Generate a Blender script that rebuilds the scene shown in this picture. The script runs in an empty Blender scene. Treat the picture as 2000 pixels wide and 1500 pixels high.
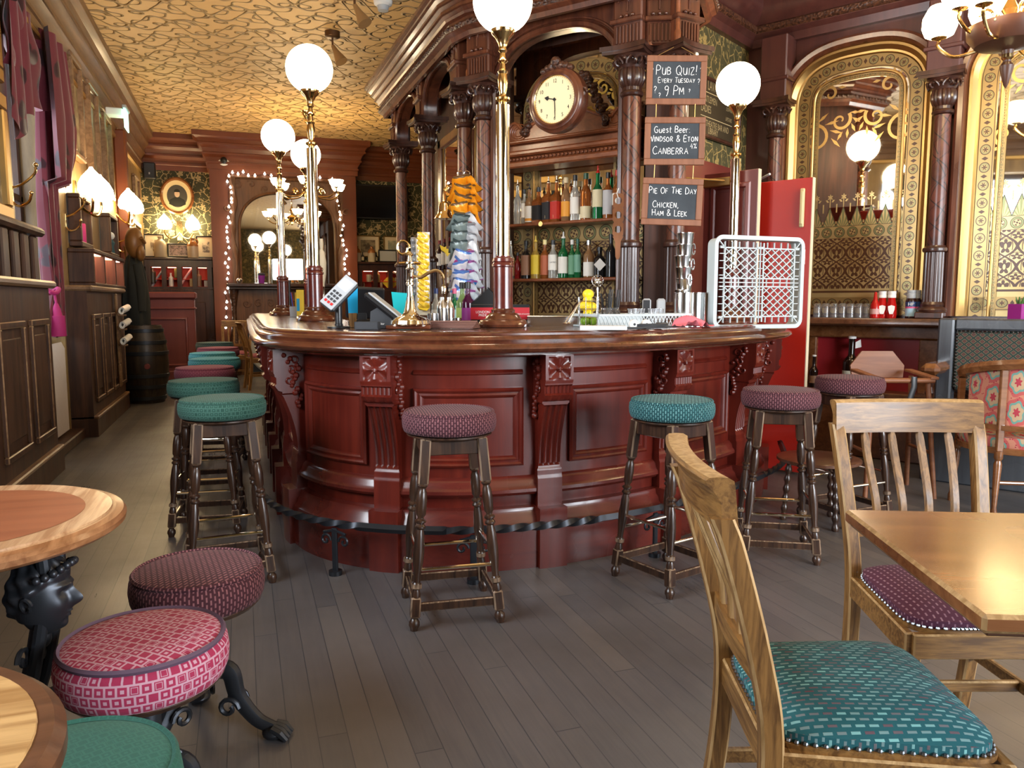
import bpy, bmesh, math, random
from math import sin, cos, pi, radians, sqrt, atan2, floor
from mathutils import Vector, Matrix
random.seed(7)
C = bpy.context.scene.collection
SC = bpy.context.scene
# ---------------------------------------------------------------- camera
EYE = 1.22; FL = 1500.0; PITCH = math.atan(162/1500); YAW = radians(19.3)
cam_d = bpy.data.cameras.new('camera'); cam = bpy.data.objects.new('camera', cam_d); C.objects.link(cam)
cam.location = (0, 0, EYE); cam.rotation_euler = (pi/2 - PITCH, 0, -YAW)
cam_d.sensor_fit = 'HORIZONTAL'; cam_d.sensor_width = 36; cam_d.lens = 36*FL/2000; cam_d.clip_start = 0.05
SC.camera = cam
SC.view_settings.view_transform = 'Standard'; SC.view_settings.look = 'None'; SC.view_settings.gamma = 1
SC.view_settings.use_curve_mapping = False; SC.view_settings.exposure = 0.85
# ---------------------------------------------------------------- daylight
world = bpy.data.worlds.new('sky'); SC.world = world; world.use_nodes = True
world.node_tree.nodes['Background'].inputs[0].default_value = (0.72, 0.85, 1.0, 1)
world.node_tree.nodes['Background'].inputs[1].default_value = 1.3
def area(name, loc, target, sx, sy, power, col):
    d = bpy.data.lights.new(name, 'AREA'); d.shape = 'RECTANGLE'; d.size = sx; d.size_y = sy; d.energy = power; d.color = col
    o = bpy.data.objects.new(name, d); C.objects.link(o); o.location = loc
    o.rotation_euler = (Vector(target)-Vector(loc)).to_track_quat('-Z', 'Y').to_euler(); return o
DAY = (0.88, 0.94, 1.0)
area('window_daylight', (3.9, -3.9, 2.1), (2.4, 4.0, 0.6), 2.6, 2.4, 330, DAY)
area('window_daylight', (7.0, -3.9, 2.1), (4.0, 4.0, 0.6), 2.2, 2.4, 200, DAY)
area('window_daylight', (-2.3, 2.1, 2.0), (1.5, 2.6, 0.5), 2.2, 2.0, 150, DAY)
area('window_daylight', (-2.1, 6.85, 2.1), (1.0, 6.85, 0.8), 0.9, 2.0, 9, DAY)
# ---------------------------------------------------------------- pixel -> place helpers (frame 2000x1500)
_r = Vector((cos(YAW), -sin(YAW), 0)); _f = Vector((sin(YAW)*cos(PITCH), cos(YAW)*cos(PITCH), -sin(PITCH)))
_u = Vector((sin(YAW)*sin(PITCH), cos(YAW)*sin(PITCH), cos(PITCH)))
def ray(u, v): return _f + _r*((u-1000)/FL) + _u*((750-v)/FL)
def atz(u, v, z): d = ray(u, v); return Vector((0, 0, EYE)) + d*((z-EYE)/d.z)
def att(u, v, t): return Vector((0, 0, EYE)) + ray(u, v)*t
def atY(u, v, Y): d = ray(u, v); return Vector((0, 0, EYE)) + d*(Y/d.y)
def atX(u, v, X): d = ray(u, v); return Vector((0, 0, EYE)) + d*(X/d.x)
def atP(u, v, p, n):            # on the vertical plane through p with normal n (xy)
    d = ray(u, v); t = (p[0]*n[0]+p[1]*n[1])/(d.x*n[0]+d.y*n[1]); return Vector((0, 0, EYE)) + d*t
# ---------------------------------------------------------------- mesh builder
class MB:
    def __init__(s): s.v = []; s.f = []; s.m = []; s.uv = []
    def add(s, vs, fs, mi=0, uvs=None, M=None):
        b = len(s.v)
        for p in vs:
            p = Vector(p)
            s.v.append(M @ p if M is not None else p)
        for i, f in enumerate(fs):
            s.f.append(tuple(b+k for k in f)); s.m.append(mi if isinstance(mi, int) else mi[i])
            s.uv.append(uvs[i] if uvs else None)
        return s
    def box(s, x0, x1, y0, y1, z0, z1, bev=0, mi=0, mb=None, M=None):
        if x1 < x0: x0, x1 = x1, x0
        if y1 < y0: y0, y1 = y1, y0
        if z1 < z0: z0, z1 = z1, z0
        if bev <= 0:
            vs = [(x, y, z) for z in (z0, z1) for x, y in ((x0, y0), (x1, y0), (x1, y1), (x0, y1))]
            fs = [(3, 2, 1, 0), (4, 5, 6, 7), (0, 1, 5, 4), (1, 2, 6, 5), (2, 3, 7, 6), (3, 0, 4, 7)]
            return s.add(vs, fs, mi, None, M)
        b = min(bev, (x1-x0)*.49, (y1-y0)*.49, (z1-z0)*.49)
        c = ((x0+x1)/2, (y0+y1)/2, (z0+z1)/2); h = ((x1-x0)/2, (y1-y0)/2, (z1-z0)/2)
        vs = []; idx = {}
        for sx in (-1, 1):
            for sy in (-1, 1):
                for sz in (-1, 1):
                    sg = (sx, sy, sz)
                    for ax in range(3):
                        p = [c[k]+sg[k]*(h[k]-(0 if k == ax else b)) for k in range(3)]
                        idx[(sg, ax)] = len(vs); vs.append(p)
        fs = []; ms = []
        mb = mi if mb is None else mb
        for ax in range(3):
            a1, a2 = (ax+1) % 3, (ax+2) % 3
            for sg in (-1, 1):
                q = []
                for s1, s2 in ((-1, -1), (1, -1), (1, 1), (-1, 1)):
                    t = [0, 0, 0]; t[ax] = sg; t[a1] = s1; t[a2] = s2; q.append(idx[(tuple(t), ax)])
                fs.append(tuple(q if sg > 0 else q[::-1])); ms.append(mi)
            for s1 in (-1, 1):
                for s2 in (-1, 1):
                    q = []
                    for sg, a in ((-1, a1), (1, a1), (1, a2), (-1, a2)):
                        t = [0, 0, 0]; t[ax] = sg; t[a1] = s1; t[a2] = s2; q.append(idx[(tuple(t), a)])
                    fs.append(tuple(q if s1*s2 < 0 else q[::-1])); ms.append(mb)
        for sx in (-1, 1):
            for sy in (-1, 1):
                for sz in (-1, 1):
                    q = [idx[((sx, sy, sz), a)] for a in range(3)]
                    fs.append(tuple(q if sx*sy*sz > 0 else q[::-1])); ms.append(mb)
        return s.add(vs, fs, ms, None, M)
    def lathe(s, prof, n=24, at=(0, 0, 0), M=None, mi=0, cap=True, squash=1.0, fn=None):
        T = Matrix.Translation(at); T = M @ T if M is not None else T
        vs = []; fs = []; uvs = []
        L = [0]
        for i in range(1, len(prof)): L.append(L[-1]+math.hypot(prof[i][0]-prof[i-1][0], prof[i][1]-prof[i-1][1]))
        R = max(p[0] for p in prof)
        for r, z in prof:
            for k in range(n):
                a = 2*pi*k/n; rr = r*(fn(a, z) if fn else 1); vs.append((rr*cos(a), rr*sin(a)*squash, z))
        for i in range(len(prof)-1):
            for k in range(n):
                k2 = (k+1) % n
                fs.append((i*n+k, i*n+k2, (i+1)*n+k2, (i+1)*n+k))
                if abs(prof[i+1][0]-prof[i][0]) > 1.5*abs(prof[i+1][1]-prof[i][1]):
                    uvs.append([(vs[j][0], vs[j][1]) for j in fs[-1]])
                else:
                    a0, a1 = 2*pi*k/n*R, 2*pi*(k+1)/n*R
                    uvs.append([(a0, L[i]), (a1, L[i]), (a1, L[i+1]), (a0, L[i+1])])
        if cap:
            if prof[0][0] > 1e-5: fs.append(tuple(range(n))[::-1]); uvs.append([(vs[j][0], vs[j][1]) for j in fs[-1]])
            if prof[-1][0] > 1e-5:
                fs.append(tuple((len(prof)-1)*n+k for k in range(n))); uvs.append([(vs[j][0], vs[j][1]) for j in fs[-1]])
        return s.add(vs, fs, mi, uvs, T)
    def cyl(s, x, y, z0, z1, r, n=20, mi=0, M=None, r2=None):
        return s.lathe([(r, z0), (r if r2 is None else r2, z1)], n, (x, y, 0), M, mi)
    def rod(s, a, b, r, n=10, mi=0, r2=None):
        a = Vector(a); b = Vector(b); d = b-a
        M = Matrix.Translation(a) @ d.to_track_quat('Z', 'Y').to_matrix().to_4x4()
        return s.lathe([(r, 0), (r if r2 is None else r2, d.length)], n, (0, 0, 0), M, mi)
    def turned(s, a, b, prof, n=12, mi=0):      # profile (radius, fraction) between two points
        a = Vector(a); b = Vector(b); d = b-a
        M = Matrix.Translation(a) @ d.to_track_quat('Z', 'Y').to_matrix().to_4x4()
        return s.lathe([(r, t*d.length) for r, t in prof], n, (0, 0, 0), M, mi)
    def bar(s, a, b, w, h, mi=0, bev=0.004, mb=None, side=None):   # rectangular bar between two points
        a = Vector(a); b = Vector(b); d = b-a; z = d.normalized()
        x = Vector(side) if side is not None else (Vector((0, 0, 1)) if abs(z.z) < .9 else Vector((1, 0, 0)))
        y = z.cross(x).normalized(); x = y.cross(z).normalized()
        M = Matrix((( x.x, y.x, z.x, a.x), (x.y, y.y, z.y, a.y), (x.z, y.z, z.z, a.z), (0, 0, 0, 1)))
        return s.box(-w/2, w/2, -h/2, h/2, 0, d.length, bev, mi, mb, M)
    def ball(s, c, r, n=16, m=10, mi=0, sz=1.0, M=None, sx=1, sy=1):
        prof = [(r*sin(pi*i/m), -r*cos(pi*i/m)*sz) for i in range(m+1)]
        T = Matrix.Translation(c) @ Matrix.Diagonal((sx, sy, 1, 1))
        if M is not None: T = M @ T
        return s.lathe([(max(p[0], 1e-6), p[1]) for p in prof], n, (0, 0, 0), T, mi, cap=False)
    def tube(s, pts, r, n=8, mi=0, closed=False, flat=None):
        pts = [Vector(p) for p in pts]; N = len(pts); vs = []; fs = []
        rr = r if isinstance(r, (list, tuple)) else [r]*N
        up = None
        for i, p in enumerate(pts):
            if closed: d = pts[(i+1) % N]-pts[i-1]
            else: d = pts[min(i+1, N-1)]-pts[max(i-1, 0)]
            if d.length < 1e-9: d = Vector((0, 0, 1))
            d.normalize()
            if up is None: up = Vector((0, 0, 1)) if abs(d.z) < .9 else Vector((1, 0, 0))
            x = (up - d*up.dot(d))
            if x.length < 1e-6: x = Vector((1, 0, 0)) - d*d.x
            x.normalize(); y = d.cross(x); up = x
            for k in range(n):
                a = 2*pi*k/n; fy = flat if flat else 1
                vs.append(p + x*(rr[i]*cos(a)) + y*(rr[i]*sin(a)*fy))
        for i in range(N if closed else N-1):
            j = (i+1) % N
            for k in range(n): k2 = (k+1) % n; fs.append((i*n+k, i*n+k2, j*n+k2, j*n+k))
        if not closed: fs.append(tuple(range(n))[::-1]); fs.append(tuple((N-1)*n+k for k in range(n)))
        return s.add(vs, fs, mi)
    def prism(s, poly, z0, z1, M=None, mi=0, ms=None):           # polygon in xy extruded in z
        n = len(poly); vs = [(x, y, z0) for x, y in poly]+[(x, y, z1) for x, y in poly]
        ar = sum(poly[i][0]*poly[(i+1) % n][1]-poly[(i+1) % n][0]*poly[i][1] for i in range(n))
        if ar < 0: vs = [(x, y, z0) for x, y in poly[::-1]]+[(x, y, z1) for x, y in poly[::-1]]
        fs = [tuple(range(n))[::-1], tuple(range(n, 2*n))]+[(i, (i+1) % n, n+(i+1) % n, n+i) for i in range(n)]
        m = [mi, mi]+[mi if ms is None else ms]*n
        return s.add(vs, fs, m, None, M)
    def grid(s, fn, nu, nv, mi=0, uv=None, M=None, flip=False, closeu=False):
        vs = []; fs = []; uvs = []
        for j in range(nv+1):
            for i in range(nu+1): vs.append(fn(i/nu, j/nv))
        w = nu+1
        for j in range(nv):
            for i in range(nu):
                q = [j*w+i, j*w+i+1, (j+1)*w+i+1, (j+1)*w+i]
                fs.append(tuple(q[::-1]) if flip else tuple(q))
                if uv:
                    c = [uv(i/nu, j/nv), uv((i+1)/nu, j/nv), uv((i+1)/nu, (j+1)/nv), uv(i/nu, (j+1)/nv)]
                    uvs.append(c[::-1] if flip else c)
        return s.add(vs, fs, mi, uvs if uv else None, M)
    def sweep(s, prof, path, closed=False, mi=0, M=None, caps=True):
        # prof: (offset to the right of travel, z); path: xy points; mitred
        N = len(path); vs = []; fs = []; uvs = []; P = [Vector((p[0], p[1])) for p in path]; k = len(prof)
        acc = 0; ss = []
        for i in range(N):
            if i > 0: acc += (P[i]-P[i-1]).length
            ss.append(acc)
            if closed: d0 = P[i]-P[i-1]; d1 = P[(i+1) % N]-P[i]
            else: d0 = P[i]-P[max(i-1, 0)] if i > 0 else P[1]-P[0]; d1 = P[i+1]-P[i] if i < N-1 else d0
            d0 = d0.normalized(); d1 = d1.normalized(); n0 = Vector((d0.y, -d0.x)); n1 = Vector((d1.y, -d1.x))
            n = (n0+n1); n = n/max(n.length_squared, 1e-6)*2 if n.length > 1e-4 else n0
            for o, z in prof: vs.append((P[i].x+n.x*o, P[i].y+n.y*o, z))
        L = [0]
        for a, b in zip(prof, prof[1:]): L.append(L[-1]+math.hypot(a[0]-b[0], a[1]-b[1]))
        for i in range(N if closed else N-1):
            j = (i+1) % N
            for q in range(k-1):
                fs.append((i*k+q, i*k+q+1, j*k+q+1, j*k+q))
                e = ss[j] if j > i else ss[i]+(P[j]-P[i]).length
                uvs.append([(ss[i], L[q]), (ss[i], L[q+1]), (e, L[q+1]), (e, L[q])])
        if caps and not closed:
            fs.append(tuple(range(k))[::-1]); uvs.append([(prof[q][0], prof[q][1]) for q in range(k)][::-1])
            fs.append(tuple((N-1)*k+q for q in range(k))); uvs.append([(prof[q][0], prof[q][1]) for q in range(k)])
        return s.add(vs, fs, mi, uvs, M)
    def build(s, name, mats, parent=None, smooth=35, loc=None, rz=None):
        me = bpy.data.meshes.new(name); me.from_pydata([tuple(p) for p in s.v], [], s.f)
        mats = mats if isinstance(mats, (list, tuple)) else [mats]
        for m in mats: me.materials.append(m)
        if len(mats) > 1: me.polygons.foreach_set('material_index', [min(k, len(mats)-1) for k in s.m])
        uvl = me.uv_layers.new(name='UVMap').data
        for p, uv in zip(me.polygons, s.uv):
            if uv is None:
                n = p.normal; a = max(range(3), key=lambda i: abs(n[i]))
                for li in p.loop_indices:
                    c = me.vertices[me.loops[li].vertex_index].co
                    uvl[li].uv = ((c.y, c.z), (c.x, c.z), (c.x, c.y))[a]
            else:
                for li, q in zip(p.loop_indices, uv): uvl[li].uv = q
        if smooth:
            me.polygons.foreach_set('use_smooth', [True]*len(me.polygons))
            me.set_sharp_from_angle(angle=radians(smooth))
        me.update()
        o = bpy.data.objects.new(name, me); C.objects.link(o)
        if parent is not None: o.parent = parent
        if loc is not None: o.location = loc
        if rz is not None: o.rotation_euler = (0, 0, rz)
        return o
def tag(o, label, cat, group=None):
    o['label'] = label; o['category'] = cat
    if group: o['group'] = group
    return o
def struct(o): o['kind'] = 'structure'; return o
def thing(name, label, cat, loc=(0, 0, 0), rz=0, group=None):
    o = bpy.data.objects.new(name, None); o.empty_display_size = .05; C.objects.link(o)
    o.location = loc; o.rotation_euler = (0, 0, rz); return tag(o, label, cat, group)
def dup(root, loc=None, rz=None, label=None, group=None, scale=None):
    r = root.copy(); C.objects.link(r)
    if loc is not None: r.location = loc
    if rz is not None: r.rotation_euler = (0, 0, rz)
    if label: r['label'] = label
    if group: r['group'] = group
    if scale: r.scale = scale
    for ch in list(root.children):
        c = ch.copy(); C.objects.link(c); c.parent = r
        for g in list(ch.children): d = g.copy(); C.objects.link(d); d.parent = c
    return r
def basis(o, x, y):             # matrix with local x, y axes, origin o
    x = Vector(x).normalized(); y = Vector(y).normalized(); z = x.cross(y)
    return Matrix(((x.x, y.x, z.x, o[0]), (x.y, y.y, z.y, o[1]), (x.z, y.z, z.z, o[2]), (0, 0, 0, 1)))
def rot2(p, a): return (p[0]*cos(a)-p[1]*sin(a), p[0]*sin(a)+p[1]*cos(a))
def textgeo(body, size, align='CENTER', offset=0.0, spacing=1.0, shear=0.0, line=1.0, depth=0.0008):
    cu = bpy.data.curves.new('t', 'FONT'); cu.body = body; cu.size = size; cu.align_x = align; cu.align_y = 'CENTER'
    cu.offset = offset; cu.space_character = spacing; cu.shear = shear; cu.space_line = line; cu.extrude = depth; cu.resolution_u = 3
    o = bpy.data.objects.new('t', cu); C.objects.link(o)
    bpy.context.view_layer.update()
    me = bpy.data.meshes.new_from_object(o.evaluated_get(bpy.context.evaluated_depsgraph_get()))
    vs = [tuple(v.co) for v in me.vertices]; fs = [tuple(p.vertices) for p in me.polygons]
    bpy.data.objects.remove(o); bpy.data.curves.remove(cu); bpy.data.meshes.remove(me)
    return vs, fs
def smoothpath(pts, n=8, closed=False):       # Catmull-Rom
    P = [Vector(p) for p in pts]; out = []; N = len(P)
    for i in range(N if closed else N-1):
        p0 = P[(i-1) % N] if closed or i > 0 else P[0]*2-P[1]; p1 = P[i]; p2 = P[(i+1) % N]
        p3 = P[(i+2) % N] if closed or i < N-2 else P[-1]*2-P[-2]
        for k in range(n):
            t = k/n; out.append(0.5*((2*p1)+(p2-p0)*t+(2*p0-5*p1+4*p2-p3)*t*t+(3*p1-p0-3*p2+p3)*t**3))
    if not closed: out.append(P[-1])
    return out
# ---------------------------------------------------------------- material expressions
class X:
    def __init__(s, nt, k): s.nt = nt; s.k = k
    def _op(s, op, b=None, c=None, rev=False):
        n = s.nt.nodes.new('ShaderNodeMath'); n.operation = op
        args = [s, b, c]
        if rev: args = [b, s, c]
        for i, a in enumerate(args):
            if a is None: continue
            if isinstance(a, X): s.nt.links.new(a.k, n.inputs[i])
            else: n.inputs[i].default_value = float(a)
        return X(s.nt, n.outputs[0])
    def __add__(s, o): return s._op('ADD', o)
    __radd__ = __add__
    def __sub__(s, o): return s._op('SUBTRACT', o)
    def __rsub__(s, o): return s._op('SUBTRACT', o, rev=True)
    def __mul__(s, o): return s._op('MULTIPLY', o)
    __rmul__ = __mul__
    def __truediv__(s, o): return s._op('DIVIDE', o)
    def lt(s, o): return s._op('LESS_THAN', o)
    def gt(s, o): return s._op('GREATER_THAN', o)
    def abs(s): return s._op('ABSOLUTE')
    def sin(s): return s._op('SINE')
    def cos(s): return s._op('COSINE')
    def sqrt(s): return s._op('SQRT')
    def fract(s): return s._op('FRACT')
    def floor(s): return s._op('FLOOR')
    def max(s, o): return s._op('MAXIMUM', o)
    def min(s, o): return s._op('MINIMUM', o)
    def mod(s, o): return s._op('FLOORED_MODULO', o)
    def pow(s, o): return s._op('POWER', o)
    def atan2(s, o): return s._op('ARCTAN2', o)
    def clamp(s): return s.max(0).min(1)
    def ss(s, a, b): return ((s-a)/(b-a)).clamp()
class MT:
    def __init__(s, name, rough=0.5, metal=0.0, col=(.5, .5, .5), spec=None, coat=0, trans=0, ior=None, emis=None, es=0, sheen=0):
        s.m = bpy.data.materials.new(name); s.m.use_nodes = True; s.nt = s.m.node_tree; s.b = s.nt.nodes['Principled BSDF']
        i = s.b.inputs; i['Roughness'].default_value = rough; i['Metallic'].default_value = metal; i['Base Color'].default_value = (*col, 1)
        if spec is not None: i['Specular IOR Level'].default_value = spec
        if coat: i['Coat Weight'].default_value = coat; i['Coat Roughness'].default_value = 0.15
        if trans: i['Transmission Weight'].default_value = trans
        if ior: i['IOR'].default_value = ior
        if sheen: i['Sheen Weight'].default_value = sheen
        if emis: i['Emission Color'].default_value = (*emis, 1); i['Emission Strength'].default_value = es
        s._tc = None
    def n(s, t, **kw):
        nd = s.nt.nodes.new('ShaderNode'+t)
        for k, v in kw.items(): setattr(nd, k, v)
        return nd
    def link(s, a, b): s.nt.links.new(a.k if isinstance(a, X) else a, b)
    def coord(s, w='Object'):
        if s._tc is None: s._tc = s.n('TexCoord')
        return s._tc.outputs[w]
    def xyz(s, w='UV', sock=None):
        n = s.n('SeparateXYZ'); s.nt.links.new(sock or s.coord(w), n.inputs[0]); return [X(s.nt, o) for o in n.outputs]
    def vec(s, x, y, z=0.0):
        n = s.n('CombineXYZ')
        for i, a in enumerate((x, y, z)):
            if isinstance(a, X): s.link(a, n.inputs[i])
            else: n.inputs[i].default_value = a
        return n.outputs[0]
    def scaled(s, w='Object', sc=(1, 1, 1), rot=(0, 0, 0)):
        n = s.n('Mapping'); s.nt.links.new(s.coord(w), n.inputs[0]); n.inputs['Scale'].default_value = sc; n.inputs['Rotation'].default_value = rot
        return n.outputs[0]
    def noise(s, v, sc=5, det=3, rough=.5, dist=0, out=0):
        n = s.n('TexNoise'); s.nt.links.new(v, n.inputs['Vector']); n.inputs['Scale'].default_value = sc; n.inputs['Detail'].default_value = det
        n.inputs['Roughness'].default_value = rough; n.inputs['Distortion'].default_value = dist; return X(s.nt, n.outputs[out])
    def vor(s, v, sc=5, feat='F1', out='Distance', rand=1.0):
        n = s.n('TexVoronoi', feature=feat); s.nt.links.new(v, n.inputs['Vector']); n.inputs['Scale'].default_value = sc
        n.inputs['Randomness'].default_value = rand
        if isinstance(out, (list, tuple)): return [X(s.nt, n.outputs[o]) for o in out]
        return X(s.nt, n.outputs[out])
    def mix(s, f, a, b):
        n = s.n('Mix', data_type='RGBA')
        if isinstance(f, X): s.link(f, n.inputs[0])
        else: n.inputs[0].default_value = f
        for i, c in ((6, a), (7, b)):
            if isinstance(c, X): s.link(c, n.inputs[i])
            else: n.inputs[i].default_value = (*c, 1)
        return X(s.nt, n.outputs[2])
    def set(s, inp, x): s.link(x, s.b.inputs[inp]); return s
    def bump(s, h, strength=.3, dist=.002):
        n = s.n('Bump'); n.inputs['Strength'].default_value = strength; n.inputs['Distance'].default_value = dist
        s.link(h, n.inputs['Height']); s.nt.links.new(n.outputs[0], s.b.inputs['Normal']); return s
def flat(name, col, rough=.5, metal=0, **k): return MT(name, rough, metal, col, **k).m
def wood(name, a, b, rough=.3, axis=2, sc=1.0, coat=.3, grain=1.0, bump=.25):
    t = MT(name, rough, 0, a, coat=coat)
    s = [9*sc, 9*sc, 9*sc]; s[axis] = .7*sc
    v = t.scaled('Object', tuple(s)); n1 = t.noise(v, 3, 6, .62, .6)
    n2 = t.noise(t.scaled('Object', (2, 2, 2)), 1.5, 2)
    n3 = t.noise(t.scaled('Object', tuple(k*6 for k in s)), 3, 2)
    f = ((n1-.36)*2.6*grain+(n2-.5)*.9).clamp()
    t.set('Base Color', t.mix(f, a, b)); t.set('Roughness', (n2*.25+rough-.1))
    t.bump(n1*.6+n3*.4, bump, .001); return t.m
def weave(name, base, dash, dash2=None, pw=.019, ph=.0105, mort=.0033, rough=.85):
    t = MT(name, rough, 0, base, sheen=.04)
    br = t.n('TexBrick'); br.offset = .5; br.squash = 1
    x, y, z = t.xyz('UV'); t.nt.links.new(t.vec(y, x), br.inputs['Vector'])
    br.inputs['Scale'].default_value = 1; br.inputs['Brick Width'].default_value = pw; br.inputs['Row Height'].default_value = ph
    br.inputs['Mortar Size'].default_value = mort; br.inputs['Mortar Smooth'].default_value = .1; br.inputs['Bias'].default_value = 0
    br.inputs['Color1'].default_value = (*dash, 1); br.inputs['Color2'].default_value = (*(dash2 or dash), 1); br.inputs['Mortar'].default_value = (*base, 1)
    t.nt.links.new(br.outputs['Color'], t.b.inputs['Base Color']); t.bump(X(t.nt, br.outputs['Fac'])*-1+t.noise(t.coord('UV'), 900, 2)*.5, .6, .0012); return t.m
def squares(name, base, line, s=.017):
    t = MT(name, .85, 0, base, sheen=.04); x, y, z = t.xyz('UV')
    row = (y/s).floor(); xx = (x/s+row*.5).fract(); yy = (y/s).fract()
    rnd = t.noise(t.vec((x/s+row*.5).floor(), row), .9, 0)
    d = (xx-.5).abs().max((yy-.5).abs())
    m = d.gt(.40).max(d.lt(.17)*rnd.gt(.5)).max(d.lt(.30)*d.gt(.24)*rnd.lt(.42))
    t.set('Base Color', t.mix(m*.85, base, line)); t.bump(m+t.noise(t.coord('UV'), 700, 2)*.4, .5, .001); return t.m
M = {}
M['red'] = wood('red_mahogany_varnish', (.075, .007, .004), (.16, .018, .008), .30, 2, .6, .18, .8, .12)
M['redx'] = wood('red_mahogany_rail', (.085, .012, .009), (.16, .024, .014), .24, 0, .6, .6, .8, .12)
M['top'] = wood('polished_bar_top', (.06, .016, .008), (.15, .042, .018), .14, 1, .6, .8, .9, .06)
M['gan'] = wood('gantry_mahogany', (.055, .016, .009), (.155, .048, .022), .28, 2, .7, .4)
M['gand'] = wood('dark_gantry_mahogany', (.028, .010, .007), (.075, .026, .015), .30, 2, .7, .4)
M['gano'] = wood('orange_gantry_mahogany', (.16, .045, .016), (.30, .095, .035), .30, 0, .7, .4)
M['dado'] = wood('dark_oak_panelling', (.034, .013, .006), (.10, .040, .017), .50, 2, .7, .0)
M['dadol'] = wood('worn_oak_edge', (.16, .085, .04), (.34, .20, .10), .4, 1, .7, .1)
M['maroon'] = wood('maroon_gloss_paint', (.13, .022, .018), (.17, .030, .022), .35, 2, .3, .2, .5, .05)
M['breast'] = wood('red_brown_gloss_paint', (.14, .032, .010), (.19, .047, .014), .36, 2, .3, .2, .5, .05)
M['pink'] = wood('faded_maroon_paint', (.17, .040, .040), (.22, .055, .052), .42, 2, .4, .1, .6, .08)
M['oak'] = wood('golden_oak', (.105, .046, .011), (.26, .128, .035), .42, 2, 3.2, .12, 1.6, .5)
M['oakx'] = wood('golden_oak_rail', (.115, .050, .012), (.28, .14, .038), .42, 0, 3.2, .12, 1.5, .5)
M['worn'] = wood('worn_pale_wood', (.30, .17, .06), (.60, .40, .19), .5, 2, 2, 0, 1, .3)
M['stool'] = wood('dark_stool_wood', (.018, .008, .005), (.080, .036, .018), .30, 2, 1.6, .3, 1.0, .3)
M['stoolw'] = wood('worn_stool_wood', (.05, .028, .016), (.34, .23, .15), .4, 2, 2.5, 0, 1.3, .4)
M['brown'] = wood('mid_brown_table_wood', (.15, .055, .018), (.30, .125, .045), .22, 0, .9, .5, 1, .12)
M['edge'] = wood('dark_table_edge', (.075, .028, .013), (.17, .07, .032), .3, 0, 1, .4)
M['carve'] = wood('carved_walnut', (.085, .034, .014), (.20, .085, .038), .42, 2, 1, .1)
M['plum'] = wood('plum_brown_paint', (.060, .020, .018), (.115, .038, .030), .3, 2, .4, .3, .6, .08)
M['barrel'] = wood('blackened_barrel_oak', (.014, .009, .006), (.05, .032, .017), .45, 2, 1.2, .05, 1, .4)
M['brass'] = MT('polished_brass', .14, 1, (.86, .62, .28)).m
M['brassp'] = MT('pale_polished_brass', .06, 1, (.96, .90, .74)).m
M['gold'] = MT('antique_gold', .38, 1, (.52, .33, .12)).m
M['iron'] = MT('blackened_iron', .38, .7, (.045, .05, .06)).m
M['steel'] = MT('stainless_steel', .18, 1, (.72, .72, .72)).m
M['black'] = flat('black_plastic', (.012, .012, .013), .35)
M['dgrey'] = flat('dark_grey_plastic', (.035, .037, .042), .4)
M['lgrey'] = flat('light_grey_plastic', (.42, .44, .46), .4)
M['white'] = flat('white_card', (.82, .81, .78), .6)
M['paper'] = flat('cream_paper', (.72, .62, .44), .7)
M['crate'] = flat('pale_blue_grey_plastic', (.50, .56, .57), .45)
M['cyan'] = flat('turquoise_plastic', (.01, .42, .45), .35)
M['blue'] = flat('bright_blue_card', (.0, .30, .55), .5)
M['redcard'] = flat('red_card', (.50, .018, .03), .45)
M['doorred'] = MT('bright_red_door_paint', .4, 0, (.40, .014, .006), coat=.05).m
M['chalk'] = flat('chalk', (.85, .85, .83), .9)
M['signgold'] = flat('gold_lettering', (.62, .52, .30), .5)
M['red2'] = flat('scarlet_plastic', (.55, .01, .01), .4)
M['yellow'] = flat('yellow_card', (.80, .55, .02), .45)
M['lemon'] = flat('lemon_skin', (.85, .62, .02), .45)
M['lime'] = flat('lime_skin', (.22, .42, .03), .45)
M['pinkc'] = flat('pink_cloth', (.75, .18, .22), .8)
M['magenta'] = flat('magenta_rope', (.42, .02, .14), .7)
M['nail'] = MT('pewter_nail_heads', .3, 1, (.30, .32, .34)).m
M['stone'] = MT('glazed_stoneware', .3, 0, (.45, .36, .24)).m
M['stoneb'] = MT('brown_glazed_stoneware', .25, 0, (.30, .11, .03)).m
M['niche'] = MT('scarlet_niche_paint', .6, 0, (.62, .05, .025)).m
M['screen'] = MT('tv_screen_glass', .08, 0, (.006, .006, .009), coat=.6).m
M['mirror'] = MT('mirror_glass', .02, 1, (.82, .80, .74)).m
M['leather'] = wood('worn_leather_top', (.22, .060, .020), (.34, .11, .04), .45, 0, .5, .1, .8, .15)
M['coat'] = flat('dark_coat_cloth', (.016, .017, .014), .9)
M['cap'] = MT('tan_leather', .45, 0, (.20, .085, .022)).m
M['strawglass'] = MT('clear_glass', .02, 0, (1, 1, 1), trans=1, ior=1.45).m
def glassm(name, col, rough=.03, trans=.85): return MT(name, rough, 0, col, trans=trans, ior=1.35).m
# lamps that give off light
def glow(name, col, s): return MT(name, .4, 0, (.9, .88, .8), emis=col, es=s).m
M['globe'] = glow('lit_opal_glass', (1, .80, .54), 13.0)
M['shade'] = glow('lit_frosted_shade', (1, .74, .40), 15.0)
M['shades'] = glow('lit_far_shade', (1, .76, .42), 26.0)
M['bulb'] = glow('fairy_bulb', (1, .93, .80), 12)
M['spot'] = glow('spotlight_face', (1, .85, .6), 9)
M['nlamp'] = glow('niche_lamp_glass', (1, .5, .3), 7)
M['till'] = glow('lit_white_screen', (.92, .96, 1), 1.6)
M['exit'] = glow('lit_green_sign', (.35, 1, .75), 2.2)
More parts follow.
